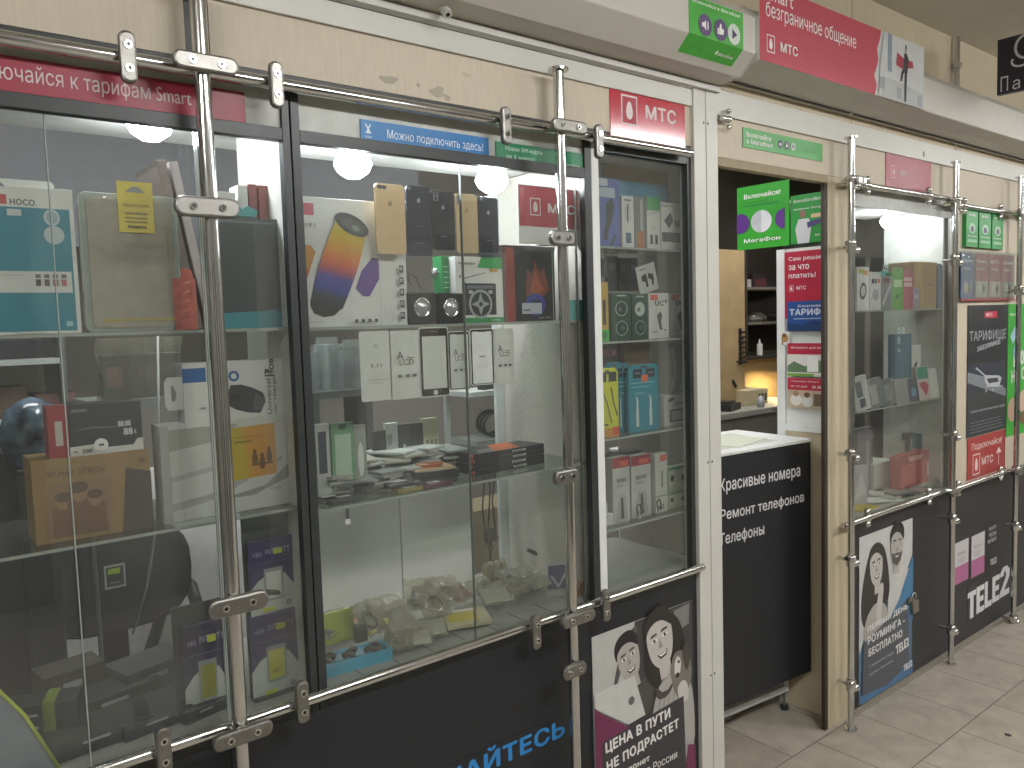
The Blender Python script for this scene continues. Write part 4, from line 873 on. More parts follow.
# ---------------------------------------------------------------- left showcase, middle shelf
def brown(mb, W, H):
    X = lambda u: -W/2 + u*W
    mb.text('SPLMAX UTREDs', X(.12), .78*H, X(.60), .86*H, flat('#5E4A30'), .03); mb.text('ЦИФРОВОЙ', X(.14), .88*H, X(.3), .90*H, flat('#5E4A30'))
    mb.poly([(X(.72), .0), (X(1), 0), (X(1), .72*H), (X(.78), .80*H)], flat('#453E36')); mb.ell(X(.93), .87*H, .006, .006, flat('#6E5A3C'))
    mb.poly([(X(.08), .06*H), (X(.62), .04*H), (X(.66), .72*H), (X(.14), .70*H)], flat('#84684A'))
    for u, v, s_ in ((.24, .42, .016), (.37, .5, .018), (.5, .42, .015)):
        mb.poly([(X(u) - s_*1.3, .06*H), (X(u) + s_*1.3, .06*H), (X(u) + s_*1.1, v*H), (X(u) - s_*1.1, v*H)], flat('#6B5238')); mb.ell(X(u), v*H + s_*.6, s_*.8, s_, flat('#8F7152')); mb.ell(X(u), v*H + s_*1.1, s_*.85, s_*.6, flat('#5A4530'))
pack('receiver_carton', 'large brown cardboard carton with a dark family print on the middle shelf', 'carton', (33, 152, 455, 545), ZA2, .085, .11, '#8D7247', rough=.7, fn=brown, rz=R(-2), side='#9C7F50')
zb = P(80, 457, .10)[1]
def det(mb, W, H):
    X = lambda u: -W/2 + u*W
    mb.poly([(X(0), 0), (X(1), 0), (X(1), .26*H), (X(.92), .26*H), (X(.86), .14*H), (X(.5), .14*H), (X(.45), .3*H), (X(.36), .3*H), (X(.32), .22*H), (X(0), .20*H)], flat('#C8C8C4'))
    mb.poly([(X(.02), .5*H), (X(.3), .56*H), (X(.9), .5*H), (X(.3), .53*H)], flat('#6A6E70')); mb.text('ARENDS', X(.04), .86*H, X(.26), .92*H, flat('#8A8E90'), .03)
    mb.text('88:88', X(.66), .52*H, X(.84), .63*H, flat('#CDD2D2'), .03); mb.text('88', X(.73), .34*H, X(.86), .48*H, flat('#CDD2D2'), .03); mb.text('c', X(.88), .36*H, X(.91), .44*H, flat('#CDD2D2'), .03)
    mb.text('мод.', X(.04), .08*H, X(.10), .13*H, flat('#444444'), .03); mb.text('X360', X(.15), .07*H, X(.29), .15*H, flat('#333333'), .04)
    mb.ell(X(.41), .2*H, .012, .012, flat('#DCDCDA')); mb.rect(X(.38), .18*H, X(.45), .22*H, flat('#3A3C3C'))
o = pack('detector_carton', 'black and white carton with digital figures and a red end, on the brown carton', 'carton', (69, 142, 403, 455), zb + .001, .09, .07, '#24282A', fn=det, rz=R(-3), side='#8C2A2C')
W = o['w']; H = o['h']
mb = MB().add([(-.0006, 0, 0), (-.0006, .07, 0), (-.0006, .07, H), (-.0006, 0, H)], [(0, 3, 2, 1)], flat('#8C2A2C')); mb.add([(-.0009, .02, .25*H), (-.0009, .045, .25*H), (-.0009, .045, .75*H), (-.0009, .02, .75*H)], [(0, 3, 2, 1)], flat('#B9B5AC'))
MB().box(-.034, 0, 0, .055, 0, H, mat('#8C2A2C', .5)).poly([(-.022, .25*H), (-.010, .25*H), (-.010, .72*H), (-.022, .72*H)], flat('#B0A9A0')).build('red_end', o, loc=(-W/2, .0, 0), bev=.001)
def white_big(mb, W, H):
    X = lambda u: -W/2 + u*W
    mb.poly([(X(.02), .72*H), (X(.5), .80*H), (X(.6), .95*H), (X(.05), .95*H)], flat('#9FA19A')); mb.poly([(X(.02), .10*H), (X(.4), .18*H), (X(.95), .5*H), (X(.95), .55*H), (X(.4), .25*H), (X(.02), .18*H)], flat('#A5A8A4'))
    mb.poly([(X(.02), .40*H), (X(.5), .5*H), (X(.5), .55*H), (X(.02), .46*H)], flat('#ABAEA9')); mb.poly([(X(.4), .16*H), (X(.8), .25*H), (X(1), .45*H), (X(1), .30*H), (X(.7), .16*H)], flat('#8F928F'))
    mb.poly([(X(.52), .34*H), (X(.90), .36*H), (X(.90), .92*H), (X(.52), .90*H)], flat('#C58E33')); mb.poly([(X(.52), .34*H), (X(.67), .35*H), (X(.64), .91*H), (X(.52), .90*H)], flat('#B7A02A'))
    mb.text('Устройство', X(.56), .78*H, X(.8), .81*H, flat('#7A6A20'), .02); mb.text('для дома', X(.56), .73*H, X(.7), .76*H, flat('#7A6A20'), .02)
    for k, (u, v) in enumerate(((.72, .55), (.78, .5), (.84, .56))): mb.ell(X(u), v*H, .006, .013, flat('#6A4A22')); mb.ell(X(u), (v + .08)*H, .004, .005, flat('#6A4A22'))
    mb.rect(X(.69), .48*H, X(.87), .50*H, flat('#6A4A22')); mb.text('ROUTER', X(.83), .19*H, X(.93), .22*H, flat('#777777')); mb.text('Сделано в России', X(.18), .2*H, X(.42), .225*H, flat('#8A8C88'))
    mb.rect(X(.0), 0, X(.06), H, flat('#A6A9A4'))
pack('router_carton', 'large white carton with an orange and yellow picture on the middle shelf', 'carton', (162, 288, 420, 522), ZA2, .085, .06, '#C2C5C0', fn=white_big, rz=R(-1))
zb = P(230, 424, .10)[1]
def charger(mb, W, H):
    X = lambda u: -W/2 + u*W
    mb.rect(X(.0), .70*H, X(.22), .92*H, flat('#2A5E9C')); mb.rect(X(.24), .7*H, X(.27), .95*H, flat('#B8B84C'))
    mb.ell(X(.49), .76*H, .011, .011, flat('#2F5F98')); mb.ell(X(.49), .76*H, .006, .006, flat('#D0D2CE'))
    pts = [(.42, .46), (.45, .62), (.56, .62), (.68, .55), (.78, .46), (.8, .32), (.74, .14), (.62, .16), (.5, .22), (.42, .3)]
    mb.poly([(X(u), v*H) for u, v in pts], flat('#34383A')); mb.poly([(X(.66), .20*H), (X(.76), .18*H), (X(.78), .34*H), (X(.70), .48*H), (X(.68), .36*H)], flat('#50565A')); mb.ell(X(.5), .42*H, .012, .007, flat('#1E2021'))
    mb.text('Universal', X(.86), .10*H, X(1.22), .18*H, flat('#555A5C'), .01, 0, R(90)); mb.text('car charger', X(.92), .10*H, X(1.34), .17*H, flat('#555A5C'), .01, 0, R(90)); mb.text('MOB', X(.90), .72*H, X(1.08), .80*H, flat('#3A3C3E'), .03, 0, R(90))
    mb.rect(X(.80), .72*H, X(.85), .84*H, flat('#44484A')); mb.rect(X(.812), .745*H, X(.838), .775*H, flat('#D0D2CE')); mb.text('USB', X(.14), .28*H, X(.2), .31*H, flat('#444444'), .03)
o = pack('charger_carton', 'white carton picturing a dark car charger, lying on the large white carton', 'carton', (183, 284, 361, 421), zb + .001, .085, .045, '#D0D2CE', fn=charger)
MB().prism([(-.028, .05), (0, .05), (0, .115), (-.028, .115), (-.034, .105), (-.034, .06)], 0, .0012, flat('#CACCC8')).poly([(-.022, .07), (-.016, .066), (-.012, .082), (-.018, .10), (-.022, .095)], flat('#6A6E6C')).build('hang_tab', o, loc=(-o['w']/2, .002, -.012))
# ---------------------------------------------------------------- left showcase, floor: battery packs
def battery(yel, bat='#B9B83C'):
    def f(mb, W, H):
        X = lambda u: -W/2 + u*W
        mb.poly([(X(0), 0), (X(1), 0), (X(1), .34*H), (X(.8), .52*H), (X(.5), .56*H), (X(.2), .48*H), (X(0), .36*H)], flat('#B4BBB4'))
        mb.text('INTER TY', X(.38), .80*H, X(.94), .87*H, flat('#8F8FA8'), .03); mb.rect(X(.56), .79*H, X(.76), .86*H, flat('#B6C03C')); mb.text('Аккумулятор', X(.42), .9*H, X(.66), .92*H, flat('#77789A'))
        mb.ell(X(.20), .82*H, .0045, .006, flat('#7A7A96')); mb.poly([(X(.09), .82*H), (X(.14), .86*H), (X(.14), .78*H)], flat('#7A7A96')); mb.poly([(X(.31), .82*H), (X(.26), .86*H), (X(.26), .78*H)], flat('#7A7A96'))
        mb.rect(X(.1), .69*H, X(.9), .695*H, flat('#7A7A96'))
        mb.rect(X(.32), .20*H, X(.74), .62*H, flat('#8B9494')); mb.rect(X(.36), .23*H, X(.70), .57*H, flat('#C9CDC8' if not yel else bat))
        if not yel: mb.poly([(X(.34), .28*H), (X(.68), .24*H), (X(.66), .30*H), (X(.36), .36*H)], flat('#4A4E50'))
        mb.text('3000', X(.42), .30*H, X(.56), .34*H, flat('#7A7A3C'), .02); mb.rect(X(.26), .07*H, X(.52), .12*H, flat('#B6C03C')); mb.ell(X(.84), .13*H, .0055, .0055, flat('#4A4E50')); mb.ell(X(.84), .13*H, .0035, .0035, flat('#A9AFA9'))
    return f
pack('battery_pack', 'purple battery pack with a white cell, the upper of two by the frame', 'battery pack', (249, 294, 538, 617), P(272, 617, .075)[1], .085, .006, '#38345E', fn=battery(False))
pack('battery_pack', 'purple battery pack with a yellow cell, lower of two by the window frame', 'battery pack', (251, 298, 612, 698), None, .082, .006, '#38345E', fn=battery(True))
pack('battery_pack', 'purple battery pack with a yellow cell, standing left of the chrome pole', 'battery pack', (184, 228, 622, 720), None, .10, .006, '#2E2B4A', fn=battery(True, '#8C8C34'))
x0, x1 = P(246, 610, .10)[0], P(301, 610, .10)[0]
t = thing('battery_rack', 'dark stand that holds the purple battery packs in the left showcase', 'stand', ((x0 + x1)/2, .10, ZFL)); W = x1 - x0
MB().box(-W/2, W/2, 0, .004, 0, .40, mat('#4A5250', .3)).build('back_plate', t)
MB().box(-W/2, W/2, -.03, 0, 0, .006, mat('#3A4240', .3)).build('foot', t)
x0, x1 = P(174, 660, .12)[0], P(232, 660, .12)[0]
t = thing('battery_rack', 'dark stand behind the battery pack left of the chrome pole', 'stand', ((x0 + x1)/2, .12, ZFL)); W = x1 - x0
MB().box(-W/2, W/2, 0, .004, 0, .225, mat('#343A3A', .3)).build('back_plate', t); MB().box(-W/2, W/2, -.03, 0, 0, .006, mat('#3A4240', .3)).build('foot', t)
# grey slab with a lime edge and the striped pack behind it
pA, pB, pC = P(-2, 690, .06), P(25, 716, .06), P(60, 772, .06)
t = thing('tilted_tray', 'grey blue slab with a lime edge leaning at the lower left corner', 'tray', (pA[0], .06, ZFL))
q = [(-.30, 0), (max(pC[0], pB[0] + .02) - pA[0], 0), (pC[0] - pA[0], max(pC[1] - ZFL, .002)), (pB[0] - pA[0], pB[1] - ZFL), (0, pA[1] - ZFL), (-.12, pA[1] - ZFL + .05), (-.30, pA[1] - ZFL + .06)]
MB().prism(q, 0, .006, mat('#7F8890', .5)).build('sheet', t)
MB().tube([(pC[0] - pA[0], .0, max(pC[1] - ZFL, .002)), (pB[0] - pA[0], .0, pB[1] - ZFL), (0, 0, pA[1] - ZFL), (-.12, 0, pA[1] - ZFL + .05)], .0035, flat('#B4C04A'), 8).build('edge', t)
t = thing('striped_pack', 'black pack with a lime band lying behind the grey blue slab', 'pack', (P(45, 700, .12)[0], .16, ZFL), rz=R(-20))
MB().box(-.12, .06, 0, .06, 0, .09, mat('#23282A', .4)).build('body', t, bev=.002); MB().box(.0, .02, -.002, .062, -.0, .092, mat('#6F7F2C', .4)).build('band', t)
for k in range(3): MB().box(-.05, -.008, -.003, -.0012, .02 + k*.024, .024 + k*.024, flat('#A9AFB2')).build('print', t)

# ---------------------------------------------------------------- middle showcase, upper shelf
def pulse(mb, W, H):
    X = lambda u: -W/2 + u*W; Z = lambda v: v*H
    mb.rect(X(.02), Z(.86), X(.14), Z(.95), flat('#B75064')); mb.text('PULSE 3', X(.02), Z(.775), X(.15), Z(.80), flat('#5A5A60'), .03); mb.rect(X(.02), Z(.765), X(.16), Z(.768), flat('#888890'))
    def grad(poly, stops):    # printed rainbow skin: bands of ink
        for (v0, c0), (v1, c1) in zip(stops, stops[1:]):
            a, b = lin(c0), lin(c1)
            for k in range(7):
                f0 = k/7; va = v0 + (v1 - v0)*f0; vb = v0 + (v1 - v0)*(f0 + 1/7) + .004
                col = tuple(a[i] + (b[i] - a[i])*(f0 + .07) for i in range(3))
                h_ = '#%02X%02X%02X' % tuple(int(255*((1.055*c**(1/2.4) - .055) if c > .0031308 else 12.92*c)) for c in col)
                l = lambda v: poly(v)
                (l0, r0), (l1, r1) = l(va), l(vb); mb.poly([l0, r0, r1, l1], flat(h_))
    # small capsules on either side
    mb.poly([(X(u), Z(v)) for u, v in ((0, .30), (.03, .32), (.14, .58), (.10, .63), (0, .64))], flat('#C08A3C'))
    mb.poly([(X(u), Z(v)) for u, v in ((0, .30), (.03, .32), (.08, .44), (0, .46))], flat('#C0603C'))
    mb.poly([(X(u), Z(v)) for u, v in ((.49, .30), (.56, .24), (.62, .24), (.72, .38), (.72, .54), (.66, .55), (.55, .44))], flat('#5B3F8E'))
    ax = ((.20, .16), (.455, .78)); hw = .135
    def edge(v):
        f = v; cx = .215 + (.465 - .215)*f; cz = .17 + (.80 - .17)*f; w_ = hw*(1 + .18*math.sin(math.pi*f))
        return (X(cx - w_ - .005), Z(cz + .035)), (X(cx + w_ + .005), Z(cz - .035))
    mb.poly([(X(u), Z(v)) for u, v in ((.075, .22), (.07, .17), (.10, .11), (.18, .08), (.28, .09), (.34, .14), (.37, .20), (.2, .3))], flat('#2E322E'))
    grad(edge, [(0, '#33383A'), (.12, '#3A4050'), (.2, '#3C4390'), (.34, '#4F4A96'), (.42, '#A05060'), (.52, '#CC6A48'), (.66, '#D08C38'), (.80, '#C9A832'), (1.0, '#B4AC34')])
    mb.ell(X(.468), Z(.80), W*.165, H*.075, flat('#33383A'), 0, -.42); mb.ell(X(.48), Z(.79), W*.12, H*.045, flat('#4E5454'), 0, -.42); mb.ell(X(.50), Z(.775), W*.04, H*.02, flat('#7E8684'), 0, -.42)
    for k in range(4): mb.ell(X(.47 + .063*k), Z(.045), W*.017, W*.017, flat('#3A3C40'))
    mb.text('Harmony', X(.04), Z(.035), X(.17), Z(.052), flat('#8A8A90')); mb.rect(X(.705), 0, X(.71), H, flat('#B4B8B6'))
    for k in range(5):
        mb.rect(X(.90), Z(.05 + k*.095), X(.945), Z(.11 + k*.095), flat('#4E4A52')); mb.rect(X(.905), Z(.07 + k*.095), X(.935), Z(.10 + k*.095), flat('#A9AAB0'))
    for k in range(7): mb.rect(X(.74 + k*.017), Z(.05), X(.743 + k*.017), Z(.18 - (k % 3)*.02), flat('#A4A6A8'))
pack('speaker_carton', 'white carton picturing a tall rainbow coloured portable speaker', 'carton', (300, 406, 200, 326), ZB1, .075, .09, '#D6D9D6', fn=pulse, side='#C9C9C4')

def phone_back(name, label, px, col, cam2, y, z_extra=0, group=None):
    p0, p1, pt, pb = px; xm = (p0 + p1)/2
    x0, x1 = P(p0, (pt + pb)/2, y)[0], P(p1, (pt + pb)/2, y)[0]; zt, zb_ = P(xm, pt, y)[1], P(xm, pb, y)[1]; W, H = x1 - x0, zt - zb_
    t = thing(name, label, 'phone cover', ((x0 + x1)/2, y, zb_), group=group)
    mb = MB().prism(rr(W, H, W*.14), 0, .006, mat(col, .25, .2, .03, 10)); c2 = flat('#8D7A5A' if col in ('#DEC298', '#CDB68E') else '#8B94A0')
    # bitten fruit emblem with its leaf
    cz, s_ = H*.72, W*.085
    ap = [(-.9, .35), (-.55, .78), (-.1, .68), (.3, .8), (.75, .6), (.55, .25), (.55, -.05), (.8, -.3), (.5, -.9), (.15, -.85), (-.15, -.85), (-.5, -.95), (-.9, -.4)]
    mb.poly([(a*s_, cz + b*s_) for a, b in ap], c2); mb.poly([(0, cz + .9*s_), (.35*s_, cz + 1.05*s_), (.4*s_, cz + 1.45*s_), (.1*s_, cz + 1.25*s_)], c2)
    mb.text('iPhone', -W*.13, H*.22, W*.13, H*.24, c2); mb.build('back', t, bev=.001)
    k = MB()
    if cam2 == 'h':
        k.prism([(-W*.42, H*.925), (-W*.12, H*.925), (-W*.12, H*.965), (-W*.42, H*.965)], -.0015, 0, mat('#3A3A3C', .3)); k.ell(-W*.34, H*.945, W*.06, W*.06, flat('#15161A'), -.0015); k.ell(-W*.2, H*.945, W*.06, W*.06, flat('#15161A'), -.0015)
    elif cam2 == 'v':
        k.prism([(-W*.42, H*.82), (-W*.22, H*.82), (-W*.22, H*.96), (-W*.42, H*.96)], -.0015, 0, mat('#7E868E', .3)); k.ell(-W*.32, H*.93, W*.07, W*.07, flat('#1A1C20'), -.0015); k.ell(-W*.32, H*.86, W*.07, W*.07, flat('#1A1C20'), -.0015)
    else: k.prism([(-W*.38 + .06*W*math.cos(a), H*.945 + .06*W*math.sin(a)) for a in [i*math.pi/6 for i in range(12)]], -.001, 0, mat('#8A9098', .3)); k.ell(-W*.38, H*.945, W*.035, W*.035, flat('#15161A'), -.001)
    k.build('camera_lens', t); return t
phone_back('phone_cover', 'gold phone cover with a dark twin lens stuck over the speaker carton', (376, 405.5, 184, 254), '#DEC298', 'h', .045)
phone_back('phone_cover', 'dark blue phone cover beside the gold twin lens one', (407, 431, 186, 238), '#20283A', '', .05)
phone_back('phone_cover', 'dark slate phone cover hanging low behind the dark blue one', (406.5, 432, 200, 256), '#2A3444', '', .062)
phone_back('phone_cover', 'black phone cover with a tall pale lens bump, next to the slim gold one', (432, 455, 191, 250), '#1B1F2A', 'v', .05)
phone_back('phone_cover', 'slim gold phone cover with an upright lens between two black ones', (456, 478, 194, 253), '#CDB68E', 'v', .05)
phone_back('phone_cover', 'black phone cover at the right end of the row of covers', (479, 498.5, 197, 253), '#1A2230', '', .05)
# three small cube loudspeakers
def mini(px0, px1, pt, label, y=.07):
    x0, x1 = P(px0, 308, y)[0], P(px1, 308, y)[0]; W = x1 - x0; H = P((px0 + px1)/2, pt, y)[1] - ZB1
    t = thing('mini_speaker', label, 'speaker', ((x0 + x1)/2, y, ZB1))
    MB().box(-W/2, W/2, 0, W, 0, H, mat('#17191B', .3)).build('cabinet', t, bev=.004)
    M = Matrix.Rotation(math.pi/2, 4, 'X'); MB().lathe([(W*.30, .0), (W*.30, .002), (W*.26, .0025), (W*.24, .0005), (W*.1, .001)], CHROME, 28, (0, -.0, H*.52), M).lathe([(W*.24, .0008), (W*.17, .004), (W*.08, .0062), (.0001, .007)], mat('#B9BDC0', .25, .6), 28, (0, 0, H*.52), M).build('cone', t)
mini(408, 436, 292, 'black cube speaker with a silver cone, beside the rainbow speaker carton'); mini(438, 464, 293, 'black cube speaker with a silver cone, against the radio carton')
x, z = P(411, 285, .09); tag(MB().tube([(0, 0, 0), (-.008, .0, .015), (.0, .005, .028), (.02, .01, .02), (.035, .02, .0), (.05, .03, -.012)], .0012, DARKB).build('thin_cable', loc=(x, .09, z)), 'thin black cable curling above the black cube speaker', 'cable')
pack('green_carton', 'green carton with fine white lines behind the radio carton', 'carton', (442, 459, 256, 296), P(450, 296, .10)[1], .10, .04, '#2C8A4E', dec=[('r', .1, .2 + .13*k, .8, .22 + .13*k, '#A8CDB4') for k in range(5)])
x, z = P(437, 277, .13)
tag(MB().lathe([(.0001, .0), (.014, .002), (.017, .012), (.012, .022), (.0001, .024)], mat('#C6CCCC', .15, .8), 20).build('silver_dome', loc=(x, .13, z)), 'small silver domed knob shining behind the black cube speakers', 'knob')
def radio(mb, W, H):
    X = lambda u: -W/2 + u*W; Z = lambda v: v*H
    mb.rect(X(0), 0, X(1), Z(.08), flat('#2E8E4C')); mb.poly([(X(.45), Z(.84)), (X(1), Z(.82)), (X(1), H), (X(.55), H)], flat('#2E9A4E'))
    mb.poly([(X(.15), Z(.66)), (X(.62), Z(.76)), (X(.62), Z(.77)), (X(.15), Z(.675))], flat('#555555'))
    mb.rect(X(.18), Z(.12), X(.84), Z(.60), flat('#2B2E2F')); mb.poly([(X(.12), Z(.48)), (X(.20), Z(.50)), (X(.20), Z(.62)), (X(.12), Z(.6))], flat('#3E4243')); mb.rect(X(.22), Z(.52), X(.8), Z(.57), flat('#6C7274'))
    mb.ell(X(.3), Z(.47), W*.05, H*.03, flat('#A9AEAE')); mb.ell(X(.72), Z(.47), W*.05, H*.03, flat('#A9AEAE'))
    cx, cz, r = X(.5), Z(.285), W*.25
    mb.ell(cx, cz, r, r, flat('#9DA3A3')); mb.ell(cx, cz, r*.82, r*.82, flat('#2E3233'))
    st = [(r*(.80 if k % 2 == 0 else .30)*math.cos(k*math.pi/4), r*(.80 if k % 2 == 0 else .30)*math.sin(k*math.pi/4)) for k in range(8)]
    mb.poly([(cx + a, cz + b) for a, b in st], flat('#9DA3A3')); mb.ell(cx, cz, r*.16, r*.16, flat('#2E3233'))
    mb.text('meier', X(.06), Z(.88), X(.42), Z(.925), flat('#666A6A'), .02); mb.text('KIPRID', X(.72), Z(.025), X(.92), Z(.05), flat('#C9E0CE'))
    for k in range(3): mb.ell(X(.08), Z(.3 + .12*k)*1.5 if 0 else Z(.7 + .0*k), W*.02, W*.02, flat('#777777')) if k == 0 else None
    for u in (.74, .84): mb.ell(X(u), Z(.8), W*.045, W*.03, flat('#C6963C'))
pack('radio_carton', 'white and green carton picturing a black radio with a round speaker', 'carton', (456, 503, 257, 320), ZB1, .072, .05, '#D5D8D4', fn=radio)
def flame(mb, W, H):
    X = lambda u: -W/2 + u*W; Z = lambda v: v*H
    mb.rect(X(0), 0, X(.22), Z(.97), flat('#8E3A32')); mb.poly([(X(.0), 0), (X(.06), 0), (X(.06), Z(.95)), (X(0), Z(.95))], flat('#5A2C2A'))
    mb.poly([(X(u), Z(v)) for u, v in ((.42, .35), (.45, .7), (.55, .62), (.6, .82), (.7, .66), (.78, .72), (.88, .42), (.7, .3))], flat('#7A3C2A')); mb.poly([(X(u), Z(v)) for u, v in ((.5, .4), (.56, .58), (.62, .68), (.7, .52), (.78, .42), (.65, .34))], flat('#A2542F'))
    mb.ell(X(.60), Z(.22), W*.20, H*.15, flat('#3A4494')); mb.ell(X(.62), Z(.20), W*.12, H*.1, flat('#242A5A'))
    mb.rect(X(.34), Z(.10), X(.72), Z(.245), flat('#B9BFCC')); mb.rect(X(.37), Z(.14), X(.5), Z(.16), flat('#5A6070')); mb.text('Super Bass', X(.66), Z(.03), X(.9), Z(.06), flat('#A9A9A9'))
    mb.rect(X(.94), 0, X(.955), H, flat('#8A9090')); mb.poly([(X(.3), Z(1)), (X(.45), Z(.94)), (X(1), Z(.95)), (X(1), Z(1))], flat('#4A4F50'))
pack('headphone_carton', 'dark carton with an orange flame and blue disc next to the radio carton', 'carton', (503, 555, 246, 320), ZB1, .072, .10, '#222528', fn=flame, rough=.3)
x0, x1 = P(519, 207, .06)[0], P(582, 207, .06)[0]; zt = P(550, 186, .06)[1]; zbt = P(550, 246, .072)[1] + .003
t = thing('standing_card', 'white card with a red panel and egg emblem standing on the dark carton', 'sign', ((x0 + x1)/2 + .008, .074, zbt)); W, H = x1 - x0, zt - zbt
mb = MB().box(-W/2, W/2, 0, .0015, 0, H, CARD); mb.rect(-W/2 + .003, H*.30, W/2 - .006, H*.985, flat('#A8283A')); egg_logo(mb, -W*.235, H*.64, .018, flat('#DAD2D0'), flat('#A8283A')); mb.text('МТС', -W*.04, H*.55, W*.40, H*.72, flat('#DAD2D0'), .035)
mb.build('card', t)
MB().box(-.04, .04, .002, .03, -.0, .004, CARD).build('fold', t)
pack('small_carton', 'small teal carton at the right end of the upper shelf', 'carton', (568, 586, 300, 320), ZB1, .055, .03, '#4FA8A6')

# six glass screen protectors stuck to the inside of the pane
for px, kind, lb in (((360, 391, 331, 401), 'w', 'white film card with small grey marks, first of the row on the middle pane'), ((390, 420, 330.5, 399), 'A', 'white film card with dark letters, beside the one with small grey marks'),
        ((419.5, 449, 327, 397), 'home', 'black edged screen protector with a round home button'), ((448.5, 470, 331, 390), 'Ab', 'dark edged film card with letters, next to the black edged screen protector'),
        ((470.5, 494, 328.5, 385), 'b', 'dark edged film card with tiny grey print'), ((493.5, 514, 328.5, 384), 'A', 'white film card with letters at the right end of the row')):
    y = .026; p0, p1, pt, pb = px; x0, x1 = P(p0, 360, y)[0], P(p1, 360, y)[0]; zt, zb_ = P((p0 + p1)/2, pt, y)[1], P((p0 + p1)/2, pb, y)[1]; W, H = x1 - x0, zt - zb_
    t = thing('screen_protector', lb, 'screen protector', ((x0 + x1)/2, y, zb_)); mb = MB()
    edge = '#3F4341' if kind in ('home',) else ('#4B504E' if kind in ('Ab', 'b') else '#CDD1CC')
    mb.prism(rr(W, H, .006), 0, .0012, mat('#CDD1CC', .3))
    if kind == 'home':
        mb.prism(rr(W*.93, H*.965, .005, z0=H*.018), -.0005, 0, mat('#34302A', .25)); mb.rect(-W*.40, H*.12, W*.40, H*.87, flat('#C6CBC6'), -.0006); mb.ell(0, H*.065, W*.075, W*.075, flat('#C6CBC6'), -.0006); mb.rect(-W*.12, H*.93, W*.12, H*.937, flat('#9A9A94'), -.0006)
        mb.text('гибридное стекло', -W*.3, H*.5, W*.3, H*.515, flat('#A0A5A0'), 0, -.0006)
    elif kind in ('Ab', 'b'):
        mb.prism(rr(W*.93, H*.965, .005, z0=H*.018), -.0005, 0, mat('#3A3D3A', .25)); mb.prism(rr(W*.84, H*.92, .004, z0=H*.03), -.0008, -.0004, mat('#CBD0CB', .3)); mb.rect(-W*.15, H*.94, W*.2, H*.965, flat('#3A3D3A'), -.001)
    if 'A' in kind:
        mb.text('A', -W*.28, H*.58, -W*.05, H*.70, flat('#5A5F5C'), 0, -.001); mb.text('LCD', -W*.2, H*.50, W*.28, H*.58, flat('#5A5F5C'), 0, -.001); mb.rect(W*.05, H*.60, W*.28, H*.61, flat('#5A5F5C'), -.001)
        for u in (-.28, -.02, .2): mb.rect(u*W, H*.32, (u + .14)*W, H*.36, flat('#6A6F6C'), -.001)
    elif kind == 'w':
        mb.text('5.11', -W*.18, H*.48, W*.18, H*.53, flat('#6A6F6C'), .02, -.001); mb.rect(-W*.3, H*.30, W*.38, H*.306, flat('#8A8F8C'), -.001); mb.rect(-W*.25, H*.25, W*.2, H*.256, flat('#A5AAA6'), -.001); mb.ell(0, H*.78, W*.1, H*.035, flat('#B9BEBA'), -.001)
    elif kind == 'b': mb.rect(-W*.12, H*.49, W*.12, H*.52, flat('#8A8F8C'), -.001); mb.rect(-W*.25, H*.32, W*.25, H*.327, flat('#A5AAA6'), -.001)
    mb.build('film', t)
    k = MB().box(-.012, .012, -.0055, .0035, H - .002, H + .006, PLAST) if False else None

# ---------------------------------------------------------------- middle showcase, middle shelf
random.seed(11)
# white sleeves in low heaps
cols = ['#A9ADAA', '#989D9A', '#B4B8B5', '#878D8A', '#9E9D92']
heaps = ((330, 462, .13, 7), (345, 462, .17, 8), (366, 458, .17, 9), (394, 455, .17, 10), (420, 452, .18, 10), (354, 470, .12, 5), (446, 450, .19, 8), (380, 466, .12, 6), (405, 466, .12, 6))
proto = tag(MB().box(-.035, .035, -.06, .06, 0, .006, flat(cols[0])).build('film_sleeve', bev=.0008), 'thin white film sleeve lying in the heaps on the middle shelf', 'film sleeve', 'film sleeves heaped on the middle shelf')
protos = [proto]
for c in cols[1:]:
    o = MB().box(-.035, .035, -.06, .06, 0, .006, flat(c)).poly([], flat(c)) if False else MB().box(-.035, .035, -.06, .06, 0, .006, flat(c)); o = o.build('film_sleeve', bev=.0008)
    tag(o, proto['label'], 'film sleeve', proto['group']); protos.append(o)
first = {i: True for i in range(len(protos))}
for (px, py, y, n) in heaps:
    x = P(px, py, y)[0]
    for k in range(n):
        i = random.randrange(len(protos)); o = protos[i]
        if not first[i]: o = o.copy(); C.objects.link(o)
        first[i] = False
        o.location = (P(px, py, y + .055)[0] + random.uniform(-.018, .018), y + .055 + random.uniform(-.012, .012), ZB2 + .0075*k + .001); o.rotation_euler = (0, 0, random.uniform(-.35, .35) + (.5 if k % 3 == 0 else 0))
